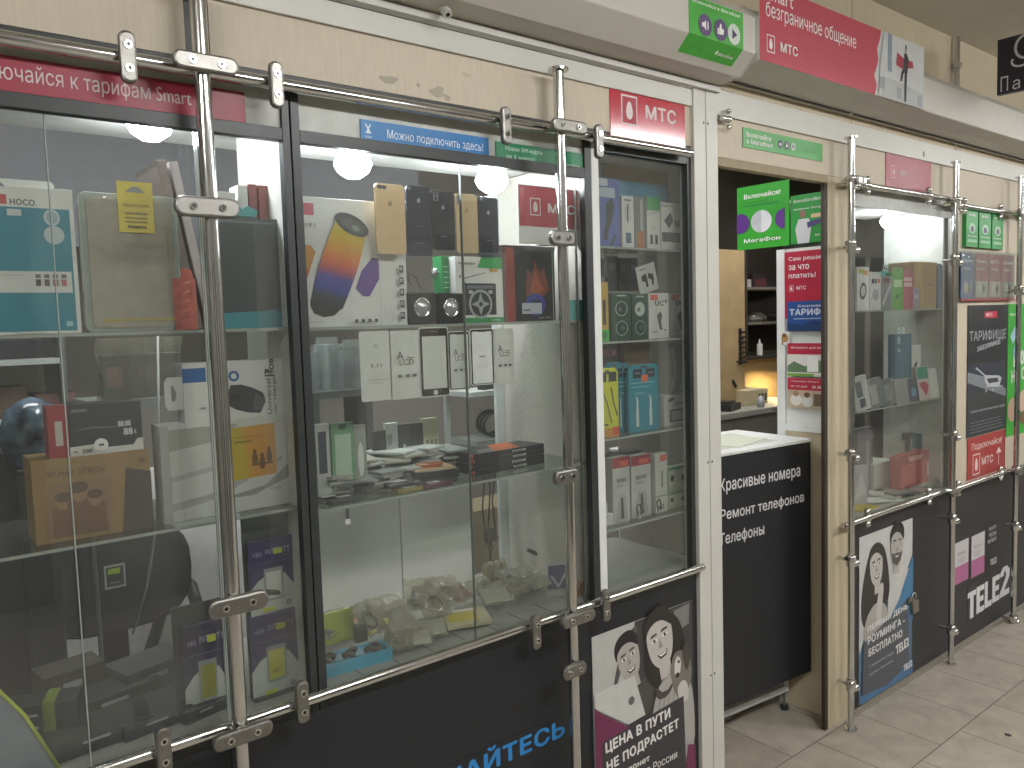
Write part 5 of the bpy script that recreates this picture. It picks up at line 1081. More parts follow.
# upright packs behind the heaps
for (p, c, lb, dec) in (((316, 330, 424, 470), '#B5BAB6', 'white boxed phone with a dark screen print at the left of the middle shelf', (('r', .15, .35, .75, .9, '#4A4F5C'),)),
        ((331, 354, 423, 452), '#6F9A78', 'green cased pack with a clear front behind the film sleeves', (('r', .15, .1, .85, .85, '#A8BFAA'), ('e', .5, .95, .18, .04, '#3F6A4A'))),
        ((354, 366, 425, 447), '#8D948C', 'small clear topped pack beside the green cased pack', (('e', .5, .5, .25, .25, '#C4C9C2'),)),
        ((374, 386, 431, 444), '#33383A', 'small black box behind the film sleeves', ()),
        ((386, 398, 423, 446), '#B2B7B2', 'pale card pack right of the small black box', (('r', .1, .6, .5, .8, '#8A908C'),)),
        ((398, 410, 424, 441), '#474C4E', 'dark pack with a white spot behind the film sleeves', (('e', .5, .5, .12, .12, '#D0D3D0'),)),
        ((410, 423, 423, 437), '#303836', 'dark green box at the back of the middle shelf', ()), ((423, 438, 418, 434), '#A9A88A', 'pale yellow card with dark squares at the back of the middle shelf', (('r', .15, .4, .35, .6, '#6A6A58'), ('r', .45, .4, .65, .6, '#6A6A58'), ('r', .72, .4, .9, .6, '#6A6A58')))):
    o = pack('upright_pack', lb, 'pack', p, ZB2, .25 if p[0] > 370 else .13, .015, c, dec=dec)
# flat dark packs at the front edge
for (px, py, y, w_, d_, c, lb, rz) in ((345, 486, .085, .10, .06, '#4A4F4C', 'dark flat pack with a small white label at the front edge of the middle shelf', .1), (402, 478, .095, .09, .065, '#3E4345', 'charcoal flat pack in the centre of the shelf front', -.1),
        (411, 481, .065, .08, .03, '#8A7F4A', 'olive flat pack at the front edge of the middle shelf', .05), (435, 474, .07, .08, .05, '#5E3A4A', 'purplish flat pack with a glint at the front edge', .0), (375, 478, .12, .10, .06, '#565B58', 'grey flat pack behind the charcoal one', .3), (330, 478, .11, .06, .08, '#6B706C', 'grey flat pack in the left corner of the middle shelf', 0)):
    x = P(px, py, y)[0]; mb = MB().box(-w_/2, w_/2, -d_/2, d_/2, 0, .010, mat(c, .25)); mb.add([(-.02, -.012, .0104), (.015, -.012, .0104), (.015, .006, .0104), (-.02, .006, .0104)], [(0, 1, 2, 3)], flat('#B9BDB8'))
    tag(mb.build('flat_pack', loc=(x, y + .01, ZB2 + (.0105 if 'charcoal' in lb else 0)), rz=rz, bev=.001), lb, 'pack')
# open pack with a coil of wires and stack of orange/black cartons
x = P(437, 458, .10)[0]
t = thing('wire_pack', 'black tray with a tan coil of wires beside the orange topped cartons', 'pack', (x, .125, ZB2 + .012), rz=-.2)
MB().box(-.06, .06, -.035, .035, 0, .022, mat('#202326', .3)).build('tray', t, bev=.002); MB().box(-.056, .05, -.031, .031, .0222, .026, flat('#B59A78')).build('card', t)
for k in range(3): MB().tube([(.03*math.cos(a)*(1 + .1*k) - .005, .018*math.sin(a), .028 + .003*k) for a in [i*math.pi/7 for i in range(15)]], .0016, mat('#A85E3A', .3)).build('wire_coil', t)
tag(MB().box(-.05, .05, -.04, .04, 0, .011, mat('#2C2F30', .3)).build('flat_pack', loc=(x, .125, ZB2), rz=-.1, bev=.001), 'black flat pack under the tray of wires', 'pack')
for k in range(4):
    x0, x1 = P(474, 450, .105)[0], P(545, 450, .105)[0]; W = x1 - x0
    mb = MB().box(-W/2, W/2, 0, .10, 0, .0135, mat('#1C1F22', .35)); mb.rect(W*.02, .004, W*.22, .0095, flat('#B9BDBD')); mb.text('SMART', W*.04, .005, W*.2, .0085, flat('#2A2C2E'), .03)
    if k == 3:
        mb.add([(-W*.46, .003, .0138), (W*.46, .003, .0138), (W*.46, .096, .0138), (-W*.46, .096, .0138)], [(0, 1, 2, 3)], flat('#3A3E40')); mb.add([(-W*.22, .003, .0141), (W*.16, .003, .0141), (W*.28, .096, .0141), (-W*.02, .096, .0141)], [(0, 1, 2, 3)], flat('#C8642E'))
        for j in range(4): mb.add([(-W*.42 + j*.008, .008 + j*.012, .0143), (-W*.2 + j*.008, .008 + j*.012, .0143), (-W*.2 + j*.008, .014 + j*.012, .0143), (-W*.42 + j*.008, .014 + j*.012, .0143)], [(0, 1, 2, 3)], flat('#A9ADAC'))
    o = mb.build('gadget_carton', loc=((x0 + x1)/2 + (.003, -.002, .002, 0)[k], .105, ZB2 + .014*k), rz=(.05, .01, .04, .03)[k], bev=.001)
    MB().cyl((-W/2 - .006, .012, .007), (-W/2 + .0, .012, .007), .0055, mat('#A8503C', .4), 12).build('round_seal', o)
    tag(o, ('black carton, lowest of the orange topped stack', 'black carton, second from the bottom of the orange topped stack', 'black carton directly under the orange topped one', 'black carton with an orange top on the stack on the middle shelf')[k], 'carton')

# ---------------------------------------------------------------- middle showcase, floor: bags and small goods
def pouch(name, label, x, y, w_, h_, col, content, lean=-.9, rz=0, group=None, z=ZFL, mk=BAGM):
    """crumpled clear bag with what it holds"""
    rnd = random.Random(int(x*1000) + int(y*777)); t = thing(name, label, 'bag', (x, y, z), group=group, rot=(lean, 0, rz))
    vs = []; nx, nz = 6, 6
    for side in (-1, 1):
        for j in range(nz + 1):
            for i in range(nx + 1):
                u, v = i/nx - .5, j/nz; th_ = .012*math.sin(math.pi*i/nx)*math.sin(math.pi*j/nz)
                vs.append((u*w_*(1 + .04*rnd.uniform(-1, 1)), side*(th_ + .001) + .004*rnd.uniform(-1, 1), v*h_ + .003*rnd.uniform(-1, 1)))
    n = (nx + 1)*(nz + 1); fs = []
    for s_ in (0, 1):
        for j in range(nz):
            for i in range(nx):
                a = s_*n + j*(nx + 1) + i; fs.append((a, a + 1, a + nx + 2, a + nx + 1))
    MB().add(vs, fs, mk).build('bag_film', t)
    mb = MB(); c = mat(col, .35)
    if content == 'brick': mb.box(-w_*.3, w_*.3, -.009, .009, h_*.15, h_*.6, c)
    elif content == 'coil':
        for k in range(3): mb.tube([(w_*.28*math.cos(a), .003*k - .003, h_*.42 + h_*.22*math.sin(a)) for a in [i*math.pi/8 for i in range(17)]], .002, c, 6)
    elif content == 'card': mb.box(-w_*.42, w_*.42, -.001, .001, h_*.1, h_*.85, c)
    elif content == 'cyl': mb.cyl((-w_*.3, 0, h_*.4), (w_*.3, 0, h_*.45), .010, c, 14)
    mb.build('contents', t); return t
items = [  # px, py on the floor, size, colour, content, label
 (378, 612, .16, .07, .09, '#8A8F88', 'coil', 'clear bag with a pale coiled cable near the panel joint'),
 (398, 618, .13, .08, .10, '#B0A84A', 'cyl', 'clear bag with yellow ended tubes'), (412, 632, .10, .09, .11, '#9CA19A', 'card', 'clear bag with a white card in the heap'),
 (425, 606, .22, .09, .09, '#4E5350', 'brick', 'clear bag with a dark plug, tallest of the heap'), (440, 622, .14, .08, .10, '#8C8878', 'coil', 'clear bag with a beige coil in the middle of the heap'),
 (420, 645, .065, .07, .06, '#C4C8C0', 'card', 'small bubble bag at the front of the heap'), (398, 650, .07, .07, .07, '#A5AAA0', 'coil', 'flat clear bag at the front right of the blue tray'),
 (452, 610, .19, .09, .09, '#6F746E', 'coil', 'clear bag with a grey cord behind the yellow card'), (468, 598, .2, .08, .07, '#7A4A44', 'card', 'bag with a dull red card behind the yellow card'),
 (436, 640, .085, .07, .07, '#B8BDB4', 'card', 'bubble wrapped bag between the heap and the yellow card'), (500, 608, .12, .09, .07, '#A9ADA6', 'card', 'clear bag with a white card past the yellow card'),
 (518, 600, .14, .09, .07, '#9A9E98', 'coil', 'clear bag with a white coiled cord near the bottle pack'), (488, 590, .22, .09, .06, '#5C6A74', 'coil', 'clear bag with a blue grey cord at the back'),
 (530, 585, .2, .08, .07, '#8E9692', 'card', 'flat clear bag at the back near the violet pack'), (545, 592, .13, .09, .06, '#A2A6A0', 'card', 'flat clear bag right of the white coiled cord'),
 (512, 585, .26, .08, .06, '#6A706C', 'brick', 'clear bag with a grey plug at the back of the floor'), (392, 600, .24, .09, .08, '#7F847E', 'card', 'bag with a grey card against the white panel'),
 (350, 600, .24, .08, .08, '#9A5A4E', 'card', 'bag with a reddish card behind the lime card'), (336, 602, .22, .08, .08, '#4C504C', 'brick', 'bag with a dark plug behind the lime card')]
for px, py, y, w_, h_, c, ct, lb in items:
    x = P(px, py, y)[0]; pouch('clear_bag', lb, x, y, w_, h_, c, ct, lean=-.75 if h_ > .08 else -1.15, rz=random.uniform(-.6, .6), z=ZFL + .012 + (.02 if y > .1 else 0))
# lime card, blue tray, yellow label etc.
a, b = P(312, 640, .22)[0], P(356, 628, .22)[0]
tag(MB().box(a - .72, b - .72, 0, .006, 0, .075, mat('#A6B63C', .5)).rect(.05, .04, .09, .045, flat('#6F7F2C')).build('lime_card', loc=(.72, .22, ZFL + .012), rot=(R(-10), 0, 0), bev=.0006), 'lime green card pack leaning in the left corner of the showcase floor', 'card pack')
tag(MB().box(0, .03, 0, .02, 0, .04, mat('#3A3E3C', .4)).build('plug_box', loc=(P(356, 620, .14)[0], .14, ZFL + .03), bev=.002), 'small dark box right of the lime green card', 'box')
t = thing('blue_tray', 'light blue open tray of dark cables at the front left of the showcase floor', 'tray', (.735, .105, ZFL), rz=R(-6))
L_ = P(395, 660, .06)[0] - .735
MB().box(0.002, L_, -.022, -.020, 0, .030, mat('#4FA0BC', .5)).box(0.002, L_, .03, .032, 0, .034, mat('#4FA0BC', .5)).box(.002, L_, -.02, .03, 0, .002, mat('#4FA0BC', .5)).box(L_ - .002, L_, -.02, .03, .002, .03, mat('#4FA0BC', .5)).build('carton', t)
for k in range(3): MB().tube([(.03 + k*.055 + .016*math.cos(a), .005 + .013*math.sin(a), .03 + .006*math.sin(2*a)) for a in [i*math.pi/6 for i in range(13)]], .006, mat('#3C3834', .5, 0, .2)).build('cable', t)
for k in range(2): MB().prism([(-.012, 0), (.012, 0), (0, .02)], 0, .002, flat('#8FB4C4')).build('paper_flap', t, loc=(.05 + k*.05, -.012, .028))
x, z = P(380, 642, .085); tag(MB().box(-.009, .009, -.008, .008, 0, .004, flat('#C9C43C')).build('yellow_sticker', loc=(x, .12, ZFL + .055), rot=(-.5, 0, .5)), 'small yellow label on the bags behind the blue tray', 'label')
x = P(472, 612, .10)[0]
t = thing('yellow_card_pack', 'yellow and cream card pack lying flat in the middle of the showcase floor', 'card pack', (x, .13, ZFL + .012), rot=(.12, 0, -.35))
MB().box(-.07, .06, -.045, .04, 0, .012, mat('#B5B08E', .4)).build('pack', t, bev=.002); MB().add([(-.05, -.03, .0125), (.03, -.03, .0125), (.03, .02, .0125), (-.05, .02, .0125)], [(0, 1, 2, 3)], flat('#BFB03C')).build('yellow_print', t); MB().add([(-.06, .022, .0127), (.03, .022, .0127), (.03, .034, .0127), (-.06, .034, .0127)], [(0, 1, 2, 3)], flat('#D0CDBE')).build('white_strip', t)
# olive ribbed bottle pack
x = P(497, 582, .30)[0]
t = thing('bottle_pack', 'ribbed olive glass pack standing at the back beside the white post', 'pack', (x, .31, ZFL))
for k in range(4): MB().lathe([(.0001, 0), (.013, 0), (.014, .06), (.011, .075), (.0001, .08)], mat('#6A6A4A', .2), 14).build('tube', t, loc=(-.03 + k*.02, .004*(k % 2), 0))
for (px, py, y, s_, lb) in ((534, 575, .25, .018, 'round white capsule, nearer the white post, at the back of the showcase floor'), (541, 577, .20, .015, 'round white capsule beside the violet pack')):
    tag(MB().lathe([(.0001, 0), (s_, .004), (s_, s_*1.2), (s_*.7, s_*1.9), (.0001, s_*2.1)], mat('#B9BFB9', .3), 18).build('capsule', loc=(P(px, py, y)[0], y, ZFL)), lb, 'capsule')
pack('violet_pack', 'violet pack with white chevrons near the right end of the showcase floor', 'pack', (551, 566, 566, 596), ZFL, .17, .01, '#3A3A66', dec=(('p', [(.05, .6), (.2, .6), (.5, .2), (.8, .65), (.95, .65), (.55, .05), (.45, .05)], '#A8A8B8'),), rz=-.4)
pack('wooden_box', 'small orange brown box in the right corner of the showcase floor', 'box', (577, 593, 582, 597), ZFL, .08, .04, '#A86A34', rough=.6)
tag(MB().lathe([(.0001, 0), (.02, 0), (.026, .03), (.02, .06), (.012, .075), (.0001, .078)], mat('#3E4A42', .4, 0, .2), 12).build('dark_sachet', loc=(P(582, 575, .15)[0], .17, ZFL)), 'dark green crumpled sachet behind the orange brown box', 'sachet')
tag(MB().cyl((0, 0, .09), (.10, -.04, .03), .006, mat('#4A4A46', .4), 10).build('stick_tool', loc=(P(528, 565, .3)[0], .3, ZFL)), 'thin dark stick leaning at the back of the showcase floor', 'stick')
# tiny tag hanging from the shelf edge
x, z = P(345, 500, .05); tag(MB().box(-.004, .004, 0, .001, -.022, 0, flat('#3A3C3A')).box(-.006, .006, 0, .001, -.034, -.022, CARD).build('price_tag', loc=(x, .041, ZB2 - .008)), 'tiny price tag hanging from the middle shelf edge', 'price tag')
#@@P4
# ---------------------------------------------------------------- narrow showcase (third window)
def cable_card(mb, W, H):
    mb.rect(-W*.2, H*.1, W*.25, H*.3, flat('#3F5F7A')); mb.rect(-W*.3, H*.55, W*.25, H*.8, flat('#B9BDBB')); mb.tube([(-.002, -.002, H*.5), (-.004, -.002, H*.7), (.0, -.002, H*.85)], .0015, DARKB, 6); mb.rect(-W*.3, H*.9, W*.3, H*.94, flat('#7A7E80'))
x0, x1 = P(603, 190, .13)[0], P(668, 190, .13)[0]; zt_ = P(635, 161, .13)[1]
def blue_board(mb, W, H):
    mb.rect(-W/2, H*.72, W/2, H, flat('#B9A482')); mb.rect(-W/2, H*.5, -W*.3, H*.64, flat('#B8C6CC')); mb.rect(-W*.25, H*.28, -W*.0, H*.36, flat('#8FB0C0'))
tag((lambda mb: (blue_board(mb, x1 - x0, zt_ - 1.875), mb)[1])(MB().box(-(x1 - x0)/2, (x1 - x0)/2, 0, .003, 0, zt_ - 1.875, mat('#5A93AE', .4))).build('blue_board', loc=((x0 + x1)/2, .13, ZC1 + .10)), 'pale blue printed board at the back above the top shelf of the narrow showcase', 'board')
def torch(mb, W, H):
    mb.rect(-W*.5, H*.72, W*.28, H*.86, flat('#A9B8C4')); mb.rect(-W*.45, H*.88, -W*.05, H*.98, flat('#B9C4CC'))
    mb.poly([(-W*.15, H*.32), (W*.05, H*.30), (W*.25, H*.62), (W*.1, H*.72), (-W*.15, H*.62)], flat('#2E3638')); mb.poly([(-W*.3, H*.12), (-W*.1, H*.10), (-W*.02, H*.32), (-W*.18, H*.34)], flat('#2E3638')); mb.poly([(-W*.0, H*.04), (W*.08, H*.02), (W*.3, H*.18), (W*.24, H*.2)], flat('#2E3638'))
C1 = (((598, 620, 178, 246), '#4E5FA0', torch, 'blue carton picturing a dark torch on the top shelf of the narrow showcase', 'torch_carton', 0),
      ((622, 634, 196, 246), '#C9CCC8', cable_card, 'slim white cable box beside the blue torch carton', 'cable_box', 0),
      ((634.5, 645, 197, 246), '#6A6E6C', lambda mb, W, H: (mb.rect(-W*.3, 0, W*.4, H*.35, flat('#A0683A')), mb.rect(W*.05, H*.35, W*.3, H*.95, flat('#A9ADAD'))), 'slim grey pack with an orange foot on the top shelf', 'slim_pack', 0),
      ((647, 660, 197, 247), '#C9CCC8', lambda mb, W, H: (mb.rect(-W*.5, H*.74, W*.5, H, flat('#3E9A56')), mb.rect(-W*.28, H*.1, -W*.08, H*.28, flat('#33373A')), mb.rect(W*.1, H*.1, W*.3, H*.28, flat('#33373A')), mb.poly([(-W*.4, H*.66), (W*.4, H*.72), (W*.4, H*.73), (-W*.4, H*.67)], flat('#444444')), mb.text('USB', -W*.2, H*.4, W*.2, H*.44, flat('#777777'))), 'white box with a green top picturing two plugs', 'plug_box', 0),
      ((661, 681, 203, 248), '#C6C9C5', lambda mb, W, H: (mb.rect(-W*.45, H*.18, W*.45, H*.38, flat('#3E4444')), mb.poly([(-W*.35, H*.62), (-W*.02, H*.8), (W*.1, H*.62), (-W*.1, H*.46)], flat('#3A4040')), mb.rect(W*.2, H*.5, W*.26, H*.64, flat('#444444')), mb.rect(W*.34, H*.5, W*.4, H*.64, flat('#444444')), mb.text('Earphone', -W*.45, H*.9, W*.1, H*.95, flat('#555555'), .02)), 'white box with a dark band picturing an earpiece on the top shelf', 'earpiece_box', 0))
for px, c, fn, lb, nm, tl in C1: pack(nm, lb, 'carton', px, ZC1, .07, .03, c, fn=fn)
# second shelf
ring = lambda a: (lambda mb, W, H: (mb.ell(0, H*.67, W*.32, H*.16, flat('#9FB0A4')), mb.ell(0, H*.67, W*.28, H*.14, flat('#223830' if not a else '#B8C0B8')), mb.ell(0, H*.26, W*.32, H*.16, flat('#8FA398')), mb.ell(0, H*.26, W*.28, H*.14, flat('#1E3229')), mb.ell(-W*.08, H*.66, W*.1, H*.05, flat('#5F6F66')), mb.ell(W*.05, H*.27, W*.12, H*.05, flat('#4F5F56')), mb.rect(-W*.25, H*.93, W*.25, H*.96, flat('#A8B8AC'))))
pack('earphone_box', 'dark green carton with two rings, left one on the second shelf', 'carton', (612, 631, 293, 340), ZC2, .075, .03, '#1E4636', fn=ring(0))
pack('earphone_box', 'dark green carton with two rings and a pale disc, next to the white headset boxes', 'carton', (632, 648, 294, 340), ZC2, .075, .03, '#1C4234', fn=ring(1))
def uc(mb, W, H):
    mb.rect(-W*.42, H*.84, -W*.05, H*.96, flat('#D0604E')); mb.text('UC', -W*.2, H*.72, W*.25, H*.83, flat('#2E3232'), .03); mb.ell(W*.34, H*.82, W*.05, W*.05, flat('#2E3232'))
    mb.poly([(-W*.12, H*.5), (W*.05, H*.6), (W*.14, H*.5), (W*.08, H*.36), (W*.14, H*.2), (W*.02, H*.18), (-W*.06, H*.38)], flat('#3A4040')); mb.rect(-W*.4, H*.14, -W*.1, H*.16, flat('#777777')); mb.rect(W*.2, H*.17, W*.35, H*.2, flat('#777777'))
pack('headset_box', 'white headset box with a red price spot beside the dark green cartons', 'carton', (649, 669, 293, 340), ZC2, .072, .03, '#CDD0CB', fn=uc)
pack('headset_box', 'greyer white headset box at the right end of the second shelf', 'carton', (670, 689, 293, 340), ZC2, .085, .03, '#A9ACA7', fn=uc)
pack('yellow_pack', 'slim yellow and green pack at the left end of the second shelf', 'pack', (599, 608.5, 282, 340), ZC2, .07, .012, '#B8983A', fn=lambda mb, W, H: (mb.rect(-W/2, 0, W/2, H*.2, flat('#3CB84A')), mb.text('ULTRA', -W*.25, H*.3, W*1.2, H*.42, flat('#2A2418'), .03, 0, R(90)) if 0 else mb.rect(-W*.1, H*.28, W*.2, H*.7, flat('#2E2818')), mb.ell(0, H*.1, W*.3, H*.07, flat('#1E7A30'))))
o = pack('earbud_card', 'white card with black earphones leaning on top of the green cartons', 'card', (640, 659, 264, 291), P(655, 292, .10)[1], .10, .002, '#C9CBC4', fn=lambda mb, W, H: (mb.poly([(-W*.3, H*.62), (-W*.05, H*.7), (0, H*.5), (-W*.02, H*.2), (-W*.12, H*.2), (-W*.14, H*.42), (-W*.3, H*.45)], flat('#2A2E2E')), mb.poly([(W*.05, H*.68), (W*.32, H*.6), (W*.34, H*.4), (W*.26, H*.2), (W*.18, H*.22), (W*.2, H*.42), (W*.06, H*.48)], flat('#2A2E2E')), mb.rect(-W*.35, H*.84, -W*.0, H*.88, flat('#777777'))), rz=0)
o.rotation_euler = (0, R(-14), 0); 
for k, (p0, p1, pt) in enumerate(((607, 618, 256), (619, 628, 258), (629, 638, 258))):
    pack('hanging_pack', ('dark hanging pack above the green cartons, by the window post', 'dark hanging pack in the middle above the green cartons', 'dark hanging pack behind the earphone card')[k], 'pack', (p0, p1, pt, 288), P(620, 291, .2)[1], .2, .012, '#34383A', dec=(('r', .2, .6, .8, .8, '#5A5E60'), ('r', .2, .2, .8, .4, '#1E2122')))
tag(MB().cyl((0, 0, 0), (.11, 0, 0), .003, CHROME, 8).build('hook_rod', loc=(P(606, 250, .2)[0], .198, P(620, 252, .2)[1])), 'thin rod that carries the dark hanging packs', 'rod')
tag(MB().cyl((0, 0, 0), (0, 0, .05), .011, mat('#4A4A55', .3), 14).cyl((0, 0, .05), (0, 0, .065), .006, CHROME, 12).build('small_bottle', loc=(P(603, 275, .09)[0], .09, P(603, 281, .09)[1] + .012)), 'small dark bottle top behind the slim yellow pack', 'bottle')
# third shelf: teal cable packs
def teal(mb, W, H):
    for u in (-.36, .06): mb.rect(W*u, H*.80, W*(u + .3), H*.93, flat('#23303A')); mb.rect(W*(u + .06), H*.86, W*(u + .24), H*.88, flat('#7A8A90'))
    for u in (-.28, .16): mb.rect(W*u, H*.08, W*(u + .09), H*.34, flat('#BFD0D0')); mb.rect(W*(u + .02), H*.34, W*(u + .07), H*.5, flat('#D5DEDC')); mb.rect(W*(u - .02), H*.5, W*(u + .05), H*.53, flat('#9ABFC4'))
    mb.rect(-W*.42, H*.72, W*.3, H*.735, flat('#7FB4BC')); mb.rect(-W*.42, H*.66, W*.2, H*.675, flat('#7FB4BC')); mb.text('кабель', -W*.3, H*.56, W*.0, H*.59, flat('#A8CDD0'))
pack('cable_pack', 'wide teal cable pack with an orange price spot on the third shelf', 'cable pack', (629, 659, 364, 438), ZC3, .072, .012, '#2F8799', hang=.11, fn=lambda mb, W, H: (teal(mb, W, H), mb.rect(-W*.1, H*.74, W*.12, H*.84, flat('#D8704E'))))
pack('cable_pack', 'narrow teal cable pack half behind the yellow one', 'cable pack', (617, 630, 363, 436), ZC3, .095, .012, '#2C7F92', hang=.11, fn=teal)
pack('cable_pack', 'teal cable pack at the back, behind the wide teal one', 'cable pack', (606, 622, 362, 430), ZC3, .12, .012, '#2A7688', hang=.10, fn=teal)
pack('cable_pack', 'bright yellow cable pack by the window post on the third shelf', 'cable pack', (597, 618.5, 368, 441), ZC3, .062, .012, '#C6CC2E', hang=.16, fn=lambda mb, W, H: (mb.rect(-W*.42, H*.80, -W*.05, H*.94, flat('#23282A')), mb.rect(W*.05, H*.80, W*.42, H*.94, flat('#23282A')), mb.tube([(-W*.25, -.002, H*.66), (-W*.05, -.002, H*.5), (W*.15, -.002, H*.2)], .0016, mat('#7E868A', .3, .5), 6), mb.tube([(W*.15, -.002, H*.72), (W*.25, -.002, H*.5), (W*.42, -.002, H*.3)], .0016, mat('#4E5658', .3, .5), 6), mb.rect(-W*.4, 0, W*.5, H*.13, flat('#C88A2E')), mb.rect(W*.2, H*.02, W*.5, H*.14, flat('#C8502E')), mb.rect(-W*.4, H*.17, 0, H*.2, flat('#5A5E2A'))))
pack('phone_carton', 'white phone carton with a dark screen print at the right of the third shelf', 'carton', (664, 690, 394, 425), ZC3, .085, .05, '#A9ACA8', fn=lambda mb, W, H: (mb.ell(-W*.22, H*.84, W*.14, H*.05, flat('#2E3436'), 0, .2), mb.text('GALAXY', -W*.1, H*.66, W*.3, H*.74, flat('#55595A'), .02), mb.rect(-W*.3, H*.12, W*.4, H*.52, flat('#4A4F50')), mb.rect(-W*.22, H*.18, W*.34, H*.46, flat('#8C918F'))))
pack('clear_pack', 'cloudy plastic pack standing on the white phone carton', 'pack', (668, 690, 343, 392), P(680, 393, .09)[1], .095, .03, '#868B86', rough=.2, dec=(('p', [(.1, .1), (.25, .4), (.2, .7), (.1, .9), (.3, .95), (.4, .5), (.3, .1)], '#A3A8A2'), ('p', [(.5, .05), (.9, .1), (.8, .3), (.6, .2)], '#9CA19B')))
pack('pink_box', 'dark box with a pink stripe behind the teal packs', 'box', (602, 622, 344, 365), P(612, 366, .13)[1], .14, .03, '#33292E', dec=(('r', 0, .45, .8, .8, '#6E2F48'), ('e', .6, .6, .12, .12, '#B05A78')))
pack('brown_box', 'plain light brown box behind the wide teal pack', 'box', (624, 650, 342, 362), P(637, 366, .14)[1], .15, .05, '#8A7460', rough=.7)
# lowest shelf
def ear(mb, W, H):
    mb.rect(-W/2, H*.84, W/2, H, flat('#8E2E38')); mb.rect(-W*.1, H*.86, W*.4, H*.94, flat('#C8604E')); mb.text('ЗВУК ИКС', -W*.28, H*.62, W*.28, H*.68, flat('#55595A'), .02); mb.text('stereo', -W*.28, H*.55, W*.1, H*.59, flat('#777777'))
    mb.poly([(-W*.4, H*.0), (W*.35, 0), (W*.2, H*.42), (-W*.15, H*.42)], flat('#9BA09F')); mb.poly([(-W*.08, H*.06), (W*.12, H*.06), (W*.05, H*.38), (-W*.06, H*.38)], flat('#3E4444'))
pack('earphone_box', 'white carton with a dark red top on the lowest shelf, by the window post', 'carton', (613, 630, 457, 523), ZC4, .075, .03, '#B3B7B4', fn=ear)
pack('earphone_box', 'white carton with a dark red top, right of its twin on the lowest shelf', 'carton', (631.5, 651, 455, 519), ZC4, .08, .03, '#B3B7B4', fn=ear)
pack('slim_pack', 'slim white pack with an orange price tag on the lowest shelf', 'pack', (655.5, 667.5, 453, 512), ZC4, .075, .02, '#C2C6BE', fn=lambda mb, W, H: (mb.rect(-W*.1, H*.86, W*.45, H*.97, flat('#C8604E')), mb.rect(W*.0, H*.42, W*.1, H*.7, flat('#5A5E5C')), mb.rect(-W*.5, H*.27, W*.5, H*.29, flat('#7A9A84')), mb.text('4.2', -W*.3, H*.06, W*.2, H*.14, flat('#3A3C3A'), .03)))
for k, (pt, pb) in enumerate(((466, 491), (491.5, 511))):
    pack('clip_box', ('pale green box with black dots, upper of two on the lowest shelf', 'pale green box with black dots, lower of two on the lowest shelf')[k], 'carton', (668.5, 689, pt, pb), ZC4 + (0 if k else P(679, 491, .085)[1] - ZC4 + .001), .085, .03, '#A9B7A2', dec=(('e', .18, .55, .09, .13, '#23282A'), ('e', .75, .5, .16, .14, '#33383A'), ('r', 0, .9, 1, 1, '#4E8A5A')))
x = P(610, 515, .06)[0]
t = thing('white_charger', 'white charger head standing in the corner of the lowest shelf', 'charger', (x - .0, .075, ZC4))
MB().box(-.022, .03, 0, .035, 0, .035, mat('#C6C9C8', .35)).build('base', t, bev=.003)
for dx in (-.012, .012): MB().cyl((dx, .015, .035), (dx, .015, .065), .007, mat('#C6C9C8', .35), 14).build('prong', t)
for k, (px, py) in enumerate(((630, 500), (650, 497))):
    t = thing('cable_coil', ('dark earphone lead coiled in front of the twin red topped cartons', 'dark earphone lead coiled beside the slim white pack')[k], 'cable', (P(px + 2, py, .09)[0], .062, ZC4 + .03))
    MB().tube([(.009*math.cos(a), .002*math.sin(3*a), .018*math.sin(a)) for a in [i*math.pi/8 for i in range(17)]], .002, DARKB, 6).build('lead', t)
    MB().box(-.004, .004, -.003, .003, -.027, -.015, mat('#B9BDBD', .3, .5)).build('plug', t)
tag(MB().box(-.065, .075, 0, .05, 0, .012, mat('#23282A', .3)).box(-.06, .07, .005, .045, .012, .018, mat('#3A4042', .3)).build('dark_case', loc=(P(630, 452, .12)[0], .12, P(630, 456, .12)[1] - .005), rot=(0, .05, .1), bev=.002), 'dark flat case lying on top of the red topped cartons', 'case')

